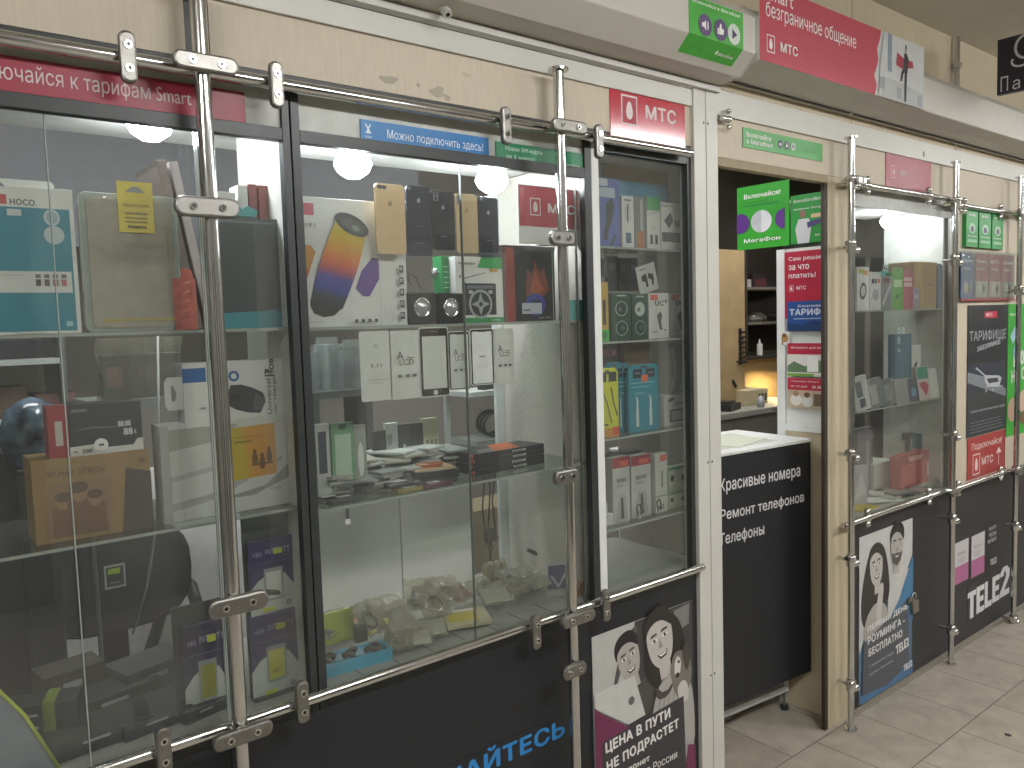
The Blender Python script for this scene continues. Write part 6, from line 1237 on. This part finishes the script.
# ---------------------------------------------------------------- right showcase (fourth window)
R1 = (((857, 869, 267, 311), '#C9CCCA', 'white carton with a dark oval at the left end of the right showcase shelf', (('e', .5, .45, .28, .2, '#3E4446', -.3), ('e', .5, .45, .18, .13, '#B9BDBD', -.3), ('r', .1, .85, .6, .95, '#A9B04A'), ('r', .5, .82, .9, .92, '#C88A4A')), 'watch_box'),
      ((870, 881, 272, 312), '#C6C9C9', 'white carton with four dark squares and an orange spot', (('r', .15, .7, .4, .82, '#33383A'), ('r', .45, .7, .6, .82, '#33383A'), ('r', .65, .72, .9, .82, '#C8604E'), ('e', .5, .4, .3, .15, '#A0A5A8')), 'gadget_box'),
      ((881, 892.5, 276, 312), '#7E8483', 'grey cellophane pack between the white cartons and the green pack', (('p', [(.1, .2), (.8, .8), (.9, .75), (.2, .1)], '#B2B7B5'), ('r', .2, .8, .7, .95, '#7A4A44')), 'cellophane_pack'),
      ((892.5, 903, 268, 312), '#57A03E', 'bright green hanging pack in the right showcase', (('r', .1, .62, .9, .82, '#A8C898'), ('r', .3, .3, .6, .42, '#2E6A2A')), 'green_pack'),
      ((903, 913, 270, 312), '#A04A5C', 'dark pink pack beside the bright green one', (('r', .1, .82, .9, .92, '#C8A8AC'), ('r', .1, .66, .9, .78, '#C8A8AC')), 'pink_pack'),
      ((913, 920, 288, 311), '#8C8294', 'small mauve pack in front of the kraft box', (('r', .2, .5, .8, .7, '#AFA8B4'),), 'mauve_pack'),
      ((938, 943.5, 264, 311), '#5C6A84', 'blue grey pack at the right end of the right showcase shelf', (('r', .1, .1, .6, .9, '#6E7E98'),), 'blue_pack'))
for px, c, lb, dec, nm in R1: pack(nm, lb, 'carton', px, ZR1, .045, .03, c, dec=dec, hang=.12 if nm in ('green_pack', 'pink_pack') else None)
pack('kraft_box', 'large plain kraft box on the upper shelf of the right showcase', 'carton', (914, 937, 262, 311), ZR1, .052, .11, '#A18A62', rough=.7, dec=(('r', .55, .5, .85, .54, '#7E6A48'), ('r', .55, .1, .8, .12, '#7E6A48')))
t = thing('teal_hangers', 'teal cable packs with pointed hanging tabs behind the white cartons', 'cable packs', (P(885, 280, .16)[0], .16, ZR1)) if False else None
for k in range(5):
    xk = P(882 + k*5, 275, .15)[0]
    o = MB().box(-.022, .022, 0, .006, 0, .165, mat('#4FA5A8', .4)).prism([(-.014, .165), (.014, .165), (.0, .205)], 0, .001, mat('#B9CFCF', .4)).poly([(-.006, .171), (.006, .171), (0, .19)], flat('#23302F')).build('cable_pack', loc=(xk, .14 + .012*k, ZR1))
    tag(o, 'teal pack with a pointed hanging tab behind the green pack in the right showcase', 'cable pack', 'teal packs with pointed tabs in the right showcase')
o = pack('teal_carton', 'tall dark teal carton with hanging loops on the middle shelf of the right showcase', 'carton', (895, 911.5, 334, 378), P(903, 378, .085)[1], .085, .03, '#1F5A70', dec=(('r', .15, .78, .3, .94, '#8FB0B8'), ('t', .15, .60, .3, .68, '5', '#C0D0D4', .03), ('r', .45, .1, .48, .9, '#2E6C82')))
for dx in (-.02, .02): MB().prism([(dx - .013, 0), (dx + .013, 0), (dx + .01, .03), (dx - .01, .03)], 0, .0012, flat('#B9C4C6')).poly([(dx - .004, .01), (dx + .004, .01), (dx, .022)], flat('#4A5052')).build('hang_tab', o, loc=(0, .01, o['h'] - .001))
pack('white_carton', 'white carton with a dark clip print beside the tall teal carton', 'carton', (912, 921, 345, 378), P(916, 378, .085)[1], .085, .03, '#C6C9C4', dec=(('p', [(.2, .4), (.6, .55), (.5, .3), (.8, .2), (.3, .15)], '#33383A'),))
for px, c, lb, dec in (((857, 872, 376, 408), '#A9ADAA', 'silver phone pack leaning at the left end of the middle shelf', (('r', .2, .4, .6, .85, '#5A6064'), ('r', .3, .1, .7, .35, '#4A4F52'))),
        ((871, 886, 378, 406), '#6B706E', 'grey cased pack leaning next to the silver phone pack', (('r', .15, .15, .6, .8, '#9A9F9C'),)),
        ((885, 897, 379, 404), '#5E6362', 'darker cased pack leaning third in the row', (('r', .2, .2, .7, .8, '#7E8482'),)),
        ((897, 910, 379, 402), '#7A7F7C', 'plain grey pack below the tall teal carton', ()),
        ((910, 920, 378, 400), '#2E3C50', 'dark blue pack below the white carton', (('e', .5, .4, .25, .2, '#5E7E9A'),)),
        ((920, 932, 366, 398), '#B9A8A8', 'white pack with a teal square and pink ribbon', (('r', .05, .62, .95, .98, '#2E8A74'), ('p', [(.1, .5), (.6, .55), (.9, .4), (.6, .1), (.3, .3)], '#A83A50'))),
        ((932, 941, 368, 395), '#BFC2BE', 'plain white pack at the right end of the middle shelf', ())):
    o = pack('phone_pack', lb, 'pack', px, ZR2, .046, .018, c, dec=dec); o.rotation_euler = (R(-8), R(-6) if px[0] < 897 else 0, 0)
# floor of the right showcase
zf = .757
x0, x1 = P(886, 470, .20)[0], P(944, 470, .20)[0]
pack('red_tub', 'red toolbox shaped carton on the floor of the right showcase', 'carton', (901, 934, 453, 482), zf + .02, .09, .05, '#A83A38', dec=(('r', 0, .72, 1, 1, '#8A2628'), ('p', [(.2, .95), (.25, .78), (.6, .78), (.65, .95)], '#C88A84'), ('r', .78, .2, .86, .6, '#C8B4A0')))
pack('paper_stack', 'white paper stack beside the red carton in the right showcase', 'paper stack', (874, 894, 462, 480), zf + .02, .17, .10, '#B9BAB4')
tag(MB().box(-.22, .14, -.03, .14, 0, .019, mat('#A8A49A', .5)).build('low_plinth', loc=(P(917, 480, .1)[0] - .03, .128, zf), bev=.002), 'low grey plinth under the red carton', 'plinth')
tag(MB().box(-.075, .075, -.055, .055, 0, .0015, flat('#D4D5D0')).build('paper_sheet', loc=(P(880, 493, .10)[0], .10, zf + .004), rz=-.5), 'white paper sheet lying on the floor of the right showcase', 'paper')
tag(MB().box(-.06, .08, -.045, .045, 0, .003, mat('#B8A83C', .5)).build('yellow_folder', loc=(P(864, 508, .06)[0] + .02, .085, zf), rz=.1), 'yellow folder in the left corner of the right showcase floor', 'folder')
for k, (px, y, rz) in enumerate(((893, .085, .2), (902, .075, -.3), (914, .07, .1), (876, .16, .5))):
    tag(MB().box(-.07, .07, -.03, .03, 0, .008, mat(('#B4AFA8', '#6E706C', '#A89A94', '#C4C3BC')[k], .4)).build('flat_pack', loc=(P(px, 486, y)[0], y, zf + .002 + .009*(k % 2)), rz=rz, bev=.001), ('pale flat pack near the red carton', 'grey flat pack in front of the red carton', 'pinkish flat pack right of the grey one', 'cream flat pack beside the paper sheet')[k], 'pack')
x = P(911, 440, .13)[0]; t = thing('black_gadget', 'black folding gadget standing on the red carton', 'gadget', (x, .13, P(914, 453, .1)[1] + .001), rz=.2)
MB().box(-.04, .035, 0, .03, .05, .085, mat('#1E2122', .35)).build('head', t, bev=.004); MB().prism([(-.03, 0), (.03, 0), (.022, .05), (.0, .03), (-.02, .05)], .005, .02, mat('#1E2122', .35)).build('stand', t, bev=.002)
pack('blue_carton', 'dull blue striped carton behind the red carton', 'carton', (921, 936, 432, 452), P(914, 453, .1)[1] + .001, .12, .04, '#4E6A74', dec=[('r', .1, .2 + .2*k, .9, .27 + .2*k, '#7E98A0') for k in range(4)])
pack('grey_binder', 'tall grey binder leaning at the left back of the right showcase', 'binder', (857, 873, 428, 490), zf, .19, .03, '#6E6C70', dec=(('r', .55, .1, .75, .8, '#8E8C90'),))
pack('white_folder', 'crumpled pale wrapper at the left of the right showcase floor', 'wrapper', (855, 865, 466, 492), zf, .12, .02, '#A9A8B0', rz=-.3, dec=(('p', [(.1, .1), (.9, .3), (.6, .9)], '#C2C1C8'),))

# ================================================================= INTERIOR OF THE KIOSK
def bx(name, label, cat, x, y, z, w_, d_, h_, col, rz=0, group=None, rough=.5, bev=.002, dec=()):
    mb = MB().box(-w_/2, w_/2, -d_/2, d_/2, 0, h_, mat(col, rough))
    if dec: prints(mb, w_, h_, dec, -d_/2)
    return tag(mb.build(name, loc=(x, y, z), rz=rz, bev=bev), label, cat, group)
# unseen fill panels added to brighten the kiosk interior
INN = emat('inner_fill', '#FBFBFF', INNER_E)
for i, (x, y) in enumerate(((.25, .62), (1.9, .7), (3.7, .75))):
    t = thing('fill_light', ('added fill light panel inside the kiosk above the office chair', 'added fill light panel inside the kiosk behind the narrow showcase', 'added fill light panel inside the kiosk behind the right showcase')[i], 'ceiling light', (x, y, CEIL))
    MB().box(-.5, .5, -.1, .1, -.04, 0, ALU2).build('housing', t); MB().box(-.48, .48, -.08, .08, -.045, -.0405, INN).build('diffuser', t)
# dark header board across the interior seen above the goods
struct(MB().box(XL + .05, 2.0, 1.58, 1.62, 1.86, 2.30, mat('#5E6066', .6)).build('wall_inner_header'))
# shelving unit at the far left
x0, z0 = P(-20, 360, 1.36); x1 = P(66, 360, 1.36)[0]
t = thing('back_shelf_unit', 'grey shelving unit with clutter deep inside behind the left showcase', 'shelving', ((x0 + x1)/2, 1.36, 0)); W = x1 - x0
for sx in (-W/2, W/2 - .018): MB().box(sx, sx + .018, -.0, .3, 0, 1.75, mat('#4E5350', .5)).build('side_panel', t)
for zz_ in (.5, .95, P(20, 420, 1.36)[1], P(30, 359, 1.36)[1], 1.74): MB().box(-W/2 + .018, W/2 - .018, .0, .3, zz_ - .018, zz_, mat('#9AA09B', .5)).build('shelf_board', t)
zs1, zs2 = P(30, 359, 1.36)[1], P(20, 420, 1.36)[1]
bx('cable_heap', 'black crumpled heap on the top board of the far shelving unit', 'heap', (x0 + x1)/2 + .02, 1.50, zs1 + .001, .16, .12, .06, '#1C1D1E')
bx('box_row', 'dark brown box on the second board of the far shelving unit', 'box', (x0 + x1)/2 - .06, 1.50, zs2 + .001, .14, .15, .10, '#4A3A2A'); bx('box_row', 'dull red box on the second board of the far shelving unit', 'box', (x0 + x1)/2 + .09, 1.50, zs2 + .001, .12, .15, .07, '#5E3A34')
# bagged goods on an inner shelf behind the left showcase
xq0, zq = P(100, 402, .55); xq1 = P(182, 402, .55)[0]
t = thing('inner_shelf', 'grey shelf carrying bagged goods behind the car charger carton', 'shelf', ((xq0 + xq1)/2, .55, zq)); W = xq1 - xq0
MB().box(-W/2 - .02, W/2 + .3, 0, .2, -.02, 0, mat('#6F746F', .5)).build('board', t); [MB().cyl((lx_, ly_, -zq), (lx_, ly_, -.02), .006, mat('#5E625E', .5), 8).build('leg', t) for lx_, ly_ in ((-W/2, .19), (W/2 + .28, .19))]
for k, (px, c, lb) in enumerate(((117, '#8A6A66', 'bagged dark case with a reddish top, first on the inner shelf'), (135, '#3A3D3E', 'bagged dark case on the inner shelf, left of centre'), (155, '#4A4E50', 'bagged grey case on the inner shelf, right of centre'), (172, '#3E4244', 'bagged dark case next to the car charger carton'))):
    x = P(px, 390, .57)[0]
    t = thing('bagged_case', lb, 'bagged goods', (x, .60, zq)); MB().box(-.028, .028, -.02, .02, 0, .11, mat('#33373A', .4)).build('case', t, bev=.004)
    MB().box(-.018, .018, -.0215, -.0205, .03, .08, mat(c, .4)).build('panel', t)
    vs = [(sx*(.031 + .004*math.cos(zz_*60 + k)), sy*(.028 + .004*math.sin(zz_*50)), zz_) for zz_ in (0, .03, .06, .09, .12, .15) for sx, sy in ((-1, -1), (1, -1), (1, 1), (-1, 1))]
    MB().add(vs, [(i*4 + a, i*4 + (a + 1) % 4, i*4 + 4 + (a + 1) % 4, i*4 + 4 + a) for i in range(5) for a in range(4)], BAGM).build('bag_film', t)
struct(MB().box(P(62, 600, 1.12)[0], P(262, 600, 1.12)[0], 1.12, 1.14, .0, 1.13, mat('#E4E4E0', .6)).build('wall_inner_low_panel'))
# office chair seen through the lower left window
cx_, cz_ = P(118, 582, .75); 
t = thing('office_chair', 'black office chair with a label on its back behind the left showcase', 'chair', (cx_, .80, 0), rz=.0)
BKC = mat('#26282A', .7, 0, .1, 60)
pts = []
for k in range(24):
    a = 2*math.pi*k/24; c, s_ = math.cos(a), math.sin(a); pts.append((.20*math.copysign(abs(c)**.6, c), cz_ + .145*math.copysign(abs(s_)**.75, s_)))
MB().prism(pts, -.03, .03, BKC).build('backrest', t, bev=.012)
MB().box(-.035, .035, .03, .05, .48, cz_ - .02, DARKB).build('back_bracket', t, bev=.004)
MB().prismz([(.22*math.cos(a)*1.05, .26 + .21*math.sin(a)) for a in [k*math.pi/12 for k in range(24)]], .42, .49, BKC).build('seat', t, bev=.015)
MB().cyl((0, .26, .10), (0, .26, .42), .025, DARKB).build('column', t)
for k in range(5):
    a = k*2*math.pi/5; l = MB().tube([(0, .26, .11), (.14*math.cos(a), .26 + .14*math.sin(a), .095), (.27*math.cos(a), .26 + .27*math.sin(a), .065)], .016, DARKB).build('leg', t)
    MB().cyl((.27*math.cos(a) - .012, .26 + .27*math.sin(a), .026), (.27*math.cos(a) + .012, .26 + .27*math.sin(a), .026), .026, DARKB, 14).build('castor', l)
ax, az = P(205, 600, .72)
for s_, dx in (('armrest', ax - cx_), ('armrest', -(ax - cx_))):
    MB().tube([(dx, .02, az - .09), (dx, .0, az - .03), (dx, .04, az + .01), (dx, .14, az + .02), (dx, .26, az + .0), (dx*.9, .30, az - .14), (dx*.5, .28, .46)], .018, DARKB, 10).build(s_, t)
x, z = P(117, 578, .745); mb = MB().box(-.026, .026, -.0015, 0, -.032, .032, flat('#A9ADA6')); mb.rect(-.021, -.026, .021, .026, flat('#3A3D3C'), -.0015); mb.poly([(-.018, .008), (.012, .006), (.014, .022), (-.016, .022)], flat('#A8C03C'), -.0015); mb.rect(-.014, -.018, .012, -.015, flat('#8A8E8A'), -.0015); mb.build('label', t, loc=(x - cx_, -.033, z))
# cable hanging behind the showcase, dark heap on the showcase floor
x, z = P(172, 560, .5); tag(MB().tube([(0, 0, .55), (-.01, .01, .3), (-.03, 0, .1), (-.06, .0, -.05), (-.10, 0, -.16)], .003, mat('#8A8E88', .5)).build('hanging_cable', loc=(x, .5, z)), 'thin grey cable hanging between the office chair and the pole', 'cable')
random.seed(5)
for k, (px, py, y, w_, d_, h_, c, lb) in enumerate(((95, 745, .14, .16, .10, .035, '#2A2D2E', 'black flat carton in front on the left showcase floor'), (150, 735, .15, .14, .12, .03, '#33363A', 'charcoal carton on the left showcase floor by the rail clamp'), (110, 700, .26, .18, .10, .05, '#25282A', 'black carton behind the flat black one'), (150, 690, .30, .15, .10, .07, '#3C3F40', 'dark grey carton at the back of the left showcase floor'),
        (70, 690, .33, .12, .08, .09, '#33302C', 'dark brown carton at the back near the striped pack'), (200, 740, .12, .10, .08, .025, '#2E3133', 'black flat pack at the foot of the chrome pole'))):
    bx('dark_carton', lb, 'carton', P(px, py, y)[0], y, ZFL, w_, d_, h_, c, rz=random.uniform(-.3, .3), dec=(('r', .3, .6, .6, .75, '#8A8E90'),))
bx('black_speaker', 'tall black loudspeaker standing inside at the far left edge', 'speaker', P(8, 490, .5)[0] - .06, .56, 0, .16, .12, 1.30, '#1A1C1F')
bx('grey_monitor', 'pale grey cabinet back inside at the lower left', 'cabinet', P(8, 640, .7)[0] - .10, .78, 0, .24, .16, P(20, 588, .7)[1], '#5E625E')
tag(MB().lathe([(.0001, 0), (.05, .01), (.07, .08), (.05, .14), (.02, .16), (.0001, .165)], mat('#4A5A66', .2, .0, .5, 30), 10).build('foil_bag', loc=(P(34, 440, .5)[0], .50, P(40, 470, .5)[1])), 'crumpled dark foil bag beside the detector carton', 'bag')
bx('side_stool', 'dark stool under the crumpled foil bag', 'stool', P(34, 470, .5)[0], .50, 0, .07, .05, P(40, 470, .5)[1] - .001, '#26282A')
# hanging accessories behind the middle showcase upper gap
xq0, zq = P(312, 393, .5); xq1 = P(372, 393, .5)[0]
t = thing('accessory_shelf', 'dark shelf with bagged accessories behind the first film cards', 'shelf', ((xq0 + xq1)/2, .5, zq)); W = xq1 - xq0
MB().box(-W/2, W/2, 0, .14, -.02, 0, mat('#3A3E3C', .5)).build('board', t); 
for sx in (-W/2, W/2 - .02): MB().box(sx, sx + .02, .0, .14, -zq, -.02, mat('#3A3E3C', .5)).build('leg', t)
for k, (px, h_, c, lb) in enumerate(((318, .11, '#5A6270', 'bluish bagged pack behind the showcase, nearest the window frame'), (332, .13, '#8A8E8C', 'pale tall pack with a rounded top behind the showcase'), (344, .11, '#3E4446', 'dark bagged pack behind the first film card'), (358, .12, '#2E3436', 'black bagged pack half hidden by the first film card'))):
    x = P(px, 375, .52)[0]; t = thing('bagged_pack', lb, 'bagged goods', (x, .56, zq)); MB().box(-.028, .028, -.012, .012, 0, h_, mat(c, .4)).build('pack', t, bev=.003); MB().box(-.033, .033, -.018, -.016, 0, h_ + .02, PLAST).build('bag_film', t)
bx('tall_card', 'tall pale card standing behind the speaker carton', 'card', P(322, 340, .5)[0] + .02, .62, zq - .0, .07, .01, .24, '#9A9E99') if False else None
# interior shelf with cables between panel and post, hanging chargers
x0, z0 = P(478, 392, .55); x1 = P(512, 392, .55)[0]
t = thing('cable_shelf', 'white wall shelf with coiled black cables behind the orange topped stack', 'shelf', ((x0 + x1)/2 + .03, .55, z0)); W = x1 - x0 + .12
MB().box(-W/2, W/2, 0, .16, -.016, 0, mat('#B4BAB4', .5)).build('board', t); MB().box(-W/2, -W/2 + .016, .144, .16, -z0, -.016, mat('#A4AAA4', .5)).build('upright', t); MB().box(W/2 - .016, W/2, .144, .16, -z0, -.016, mat('#A4AAA4', .5)).build('upright', t)
MB().box(-W/2 + .017, W/2 - .017, .0, .16, P(490, 440, .55)[1] - z0 - .016, P(490, 440, .55)[1] - z0, mat('#8A908A', .5)).build('board', t)
bx('dark_tool', 'dark tool lying on the white wall shelf behind the stack', 'tool', (x0 + x1)/2 + .03, .62, z0, .10, .03, .025, '#2E3232', rz=.3)
zc2 = P(490, 440, .55)[1]
for k in range(3):
    tag(MB().tube([(.05*math.cos(a) + .01*k, .012*k, .045 + .04*math.sin(a)) for a in [i*math.pi/9 for i in range(19)]], .005, mat('#1E2022', .4), 8).build('cable_coil', loc=((x0 + x1)/2 + .02, .58 + .02*k, zc2)), 'black cable coil in the bundle on the lower wall shelf', 'cable', 'black cable coils on the wall shelf')
x0, z0 = P(474, 605, .9); x1 = P(510, 560, .9)[0]
bx('beige_cupboard', 'plain beige cupboard side seen between the white panel and the post', 'cupboard', (x0 + x1)/2 + .08, 1.05, 0, x1 - x0 + .3, .2, P(490, 512, .9)[1], '#8F8468', rough=.6)
for k, (px, ln) in enumerate(((484, .30), (489, .42), (494, .28), (499, .2))):
    x, z = P(px, 500, .46); tag(MB().tube([(0, 0, 0), (.006, 0, -ln*.3), (-.004, .004, -ln*.6), (.004, 0, -ln)], .0028, DARKB, 6).build('hanging_lead', loc=(x, .46, 1.155)), ('thin black lead hanging nearest the white panel', 'longest black lead hanging in the gap, ending in a charger', 'thin black lead right of the longest one', 'short black lead nearest the white post')[k], 'cable')
x, z = P(490, 535, .46); t = thing('charger_plug', 'black plug charger dangling on its lead in front of the beige cupboard', 'charger', (x, .46, z)); MB().box(-.018, .018, -.012, .012, -.02, .02, mat('#26251F', .4)).build('body', t, bev=.004); MB().tube([(.0, 0, -.02), (.01, 0, -.045), (.0, .0, -.06), (-.006, 0, -.05)], .002, DARKB, 6).build('cord', t); MB().cyl((.018, 0, -.008), (.04, 0, -.02), .003, DARKB, 8).build('pin', t)
x, z = P(522, 500, .45); tag(MB().box(-.012, .012, 0, .03, 0, .05, mat('#26282A', .4)).box(-.025, .012, 0, .03, -.004, 0, DARKB).build('wall_socket', loc=(x, .4, z)), 'small black adapter on a bracket beside the white post', 'adapter') 

# through the doorway: plywood partition, dark shelving, lit workbench
yb_ = 1.15
xa_, xb_ = P(700, 330, yb_)[0], P(745, 330, yb_)[0]
struct(MB().box(xa_ - .3, xb_, yb_, yb_ + .02, P(740, 412, .95)[1] + .001, P(735, 250, yb_)[1], mat('#A28A64', .6, 0, .06, 12)).build('wall_inner_plywood'))
xs_ = P(746, 330, 1.35)[0]; xe_ = P(800, 330, 1.35)[0]
t = thing('dark_shelving', 'dark brown shelving with clutter deep inside the doorway', 'shelving', (xs_, 1.35, 0)); W = xe_ - xs_ + .25
MB().box(0, W, .28, .30, 1.31, 2.1, mat('#3A342E', .6)).build('back_panel', t); MB().box(0, .018, 0, .28, 1.30, 2.1, mat('#3A342E', .6)).build('side_panel', t)
for py in (287, 322): MB().box(.018, W, 0, .28, P(760, py, 1.35)[1] - .016, P(760, py, 1.35)[1], mat('#6A655C', .6)).build('shelf_board', t)
zz1, zz2 = P(760, 287, 1.35)[1], P(760, 322, 1.35)[1]
bx('dark_box', 'black box with a dull red side on the upper dark shelf in the doorway', 'box', P(763, 280, 1.4)[0], 1.48, zz1, .16, .12, .09, '#2C2022', dec=(('r', .2, .1, .9, .6, '#5A2428'),)); bx('white_label_box', 'small box with a white end on the upper dark shelf in the doorway', 'box', P(751, 280, 1.4)[0], 1.44, zz1, .05, .05, .05, '#A9A49C')
tag(MB().lathe([(.0001, 0), (.09, .0), (.10, .03), (.06, .06), (.0001, .07)], BAGM, 14).lathe([(.0001, 0), (.07, .0), (.07, .025), (.0001, .045)], mat('#8A8A86', .5), 14).build('bagged_parts', loc=(P(762, 318, 1.42)[0], 1.5, zz2 + .001)), 'pale bagged parts on the lower dark shelf in the doorway', 'bag')
# workbench
zw = P(740, 412, .95)[1]
xw0, xw1 = P(700, 410, .95)[0], P(800, 405, .95)[0]
t = thing('workbench', 'grey workbench under the warm lamp inside the doorway', 'workbench', ((xw0 + xw1)/2, .95, 0)); W = xw1 - xw0 + .4
MB().box(-W/2, W/2, 0, .40, zw - .03, zw, mat('#8A8780', .5)).build('worktop', t, bev=.002); MB().box(-W/2, W/2, .02, .036, 0, zw - .03, mat('#6E6C68', .5)).build('front_panel', t)
struct(MB().box(xb_ + .001, xw1 + .5, 1.352, 1.36, 0, 1.30, mat('#A28A64', .6, 0, .06, 12)).build('wall_inner_bench_back'))
x, z = P(768, 400, 1.05)
t = thing('bench_supply', 'beige bench power unit with dark slots, lit on the workbench', 'power unit', (P(766, 400, 1.02)[0], 1.08, zw)); MB().box(-.09, .11, 0, .16, 0, .085, mat('#B4A888', .5)).build('case', t, bev=.004)
for k in range(3): MB().box(.02 + k*.028, .036 + k*.028, -.002, 0, .02 + .012*(k % 2), .06, DARKB).build('slot', t)
for k, (px, py, c, r_, h_, lb) in enumerate(((764, 405, '#9AA0A0', .02, .06, 'small clear jar in front of the bench power unit'),)):
    tag(MB().lathe([(.0001, 0), (r_, 0), (r_, h_*.75), (r_*.6, h_*.85), (r_*.6, h_), (.0001, h_)], mat(c, .2), 14).build('jar', loc=(P(px, py, .98)[0], 1.0, zw)), lb, 'jar')
tag(MB().box(-.08, .08, -.05, .05, 0, .035, mat('#26241F', .5)).box(-.06, .05, -.03, .04, .0355, .05, mat('#3A352C', .5)).build('tool_pile', loc=(P(733, 405, 1.02)[0], 1.06, zw), rz=.3), 'dark tools piled on the workbench by the white guide post', 'tools')
tag(MB().cyl((0, 0, 0), (0, 0, .07), .018, mat('#D4D4CC', .4), 14).cyl((0, 0, .07), (0, 0, .10), .008, mat('#D4D4CC', .4), 10, .003).build('glue_bottle', loc=(P(764, 350, 1.3)[0], 1.33, P(764, 355, 1.3)[1] - .002)), 'small white nozzle bottle above the workbench', 'bottle')
struct(MB().box(P(748, 355, 1.3)[0], P(800, 355, 1.3)[0] + .2, 1.29, 1.351, P(764, 355, 1.3)[1] - .02, P(764, 355, 1.3)[1] - .003, mat('#3A342E', .6)).build('wall_inner_ledge'))
t = thing('tool_rack', 'row of dark screwdrivers on the plywood wall in the doorway', 'tool rack', (P(741, 338, 1.14)[0], yb_ - .012, P(741, 350, 1.14)[1])); MB().box(-.01, .01, .004, .010, -.08, .12, DARKB).build('strip', t)
for k in range(7): MB().cyl((-.01, 0, -.07 + k*.028), (.045, -.01, -.066 + k*.028), .006, mat('#1E1C1A', .4), 8).build('tool_handle', t)
tag(MB().box(-.03, .045, 0, .01, 0, .008, DARKB).build('dark_clamp', loc=(P(741, 361, 1.14)[0], yb_ - .011, P(741, 362, 1.14)[1])), 'small dark clamp on the plywood wall under the screwdrivers', 'clamp')
tag(MB().box(-.006, .006, 0, .008, 0, .05, DARKB).build('pen_tool', loc=(P(737, 385, 1.14)[0], yb_ - .010, P(737, 387, 1.14)[1]), rot=(0, -.7, 0)), 'slanted dark pen stuck on the plywood wall above the bench', 'pen')
# desk lamp: warm
lx, lz = P(797, 388, 1.10)
t = thing('desk_lamp', 'warm desk lamp lighting the workbench inside the doorway', 'lamp', (lx + .10, 1.22, zw))
MB().cyl((0, 0, 0), (0, 0, .012), .05, DARKB, 18).build('base', t); MB().tube([(0, 0, .012), (.0, .0, .18), (-.04, -.03, .26), (-.10, -.08, .24)], .006, DARKB).build('arm', t)
MB().lathe([(.014, .06), (.03, .05), (.055, 0)], mat('#5A564E', .4, .3), 18, (-.11, -.09, .18)).build('shade', t)
MB().lathe([(.0001, .0), (.016, .004), (.02, .018), (.012, .036), (.0001, .04)], emat('warm_bulb', '#FFE2A4', 800), 14, (-.11, -.09, .185)).build('bulb', t)
# ================================================================= CORRIDOR LAMPS
TUBE = emat('tube_light', '#FBFAFA', LAMP_E)
for i, (x, y) in enumerate(((-1.2, -1.9), (1.4, -1.9), (4.0, -1.9), (6.6, -1.9), (9.2, -1.9))):
    t = thing('ceiling_light', 'long fluorescent ceiling fixture over the corridor', 'ceiling light', (x, y, CEIL), group='corridor ceiling lights')
    MB().box(-.62, .62, -.16, .16, -.05, 0, ALU2).build('housing', t, bev=.003)
    MB().box(-.6, .6, -.12, .12, -.11, -.0505, TUBE).build('diffuser', t)
BULB = emat('bulb_glow', '#F0F6FF', BULB_E)
for i, (px, py, lb) in enumerate(((150, 126, 'glowing white bulb under the top of the left showcase'), (353, 166, 'glowing white bulb above the portable speaker carton'),
        (492, 182, 'glowing white bulb above the phone back covers'), (891, 222, 'glowing white bulb under the top of the right showcase'))):
    x, z = P(px, py, .17)
    t = thing('light_bulb', lb, 'light bulb', (x, .17, 1.985), group='showcase bulbs')
    L_ = 1.985 - z
    MB().cyl((0, 0, 0), (0, 0, -.018), .02, WHITE, 16).build('socket', t)
    pr = [(.0001, -L_ - .03), (.018, -L_ - .027), (.036, -L_ - .014), (.044, -L_ + .003), (.040, -L_ + .016), (.022, -.019), (.012, -.018)]  # globe widened to take in the glare around the bulb
    MB().lathe(pr, BULB, 20).build('globe', t)
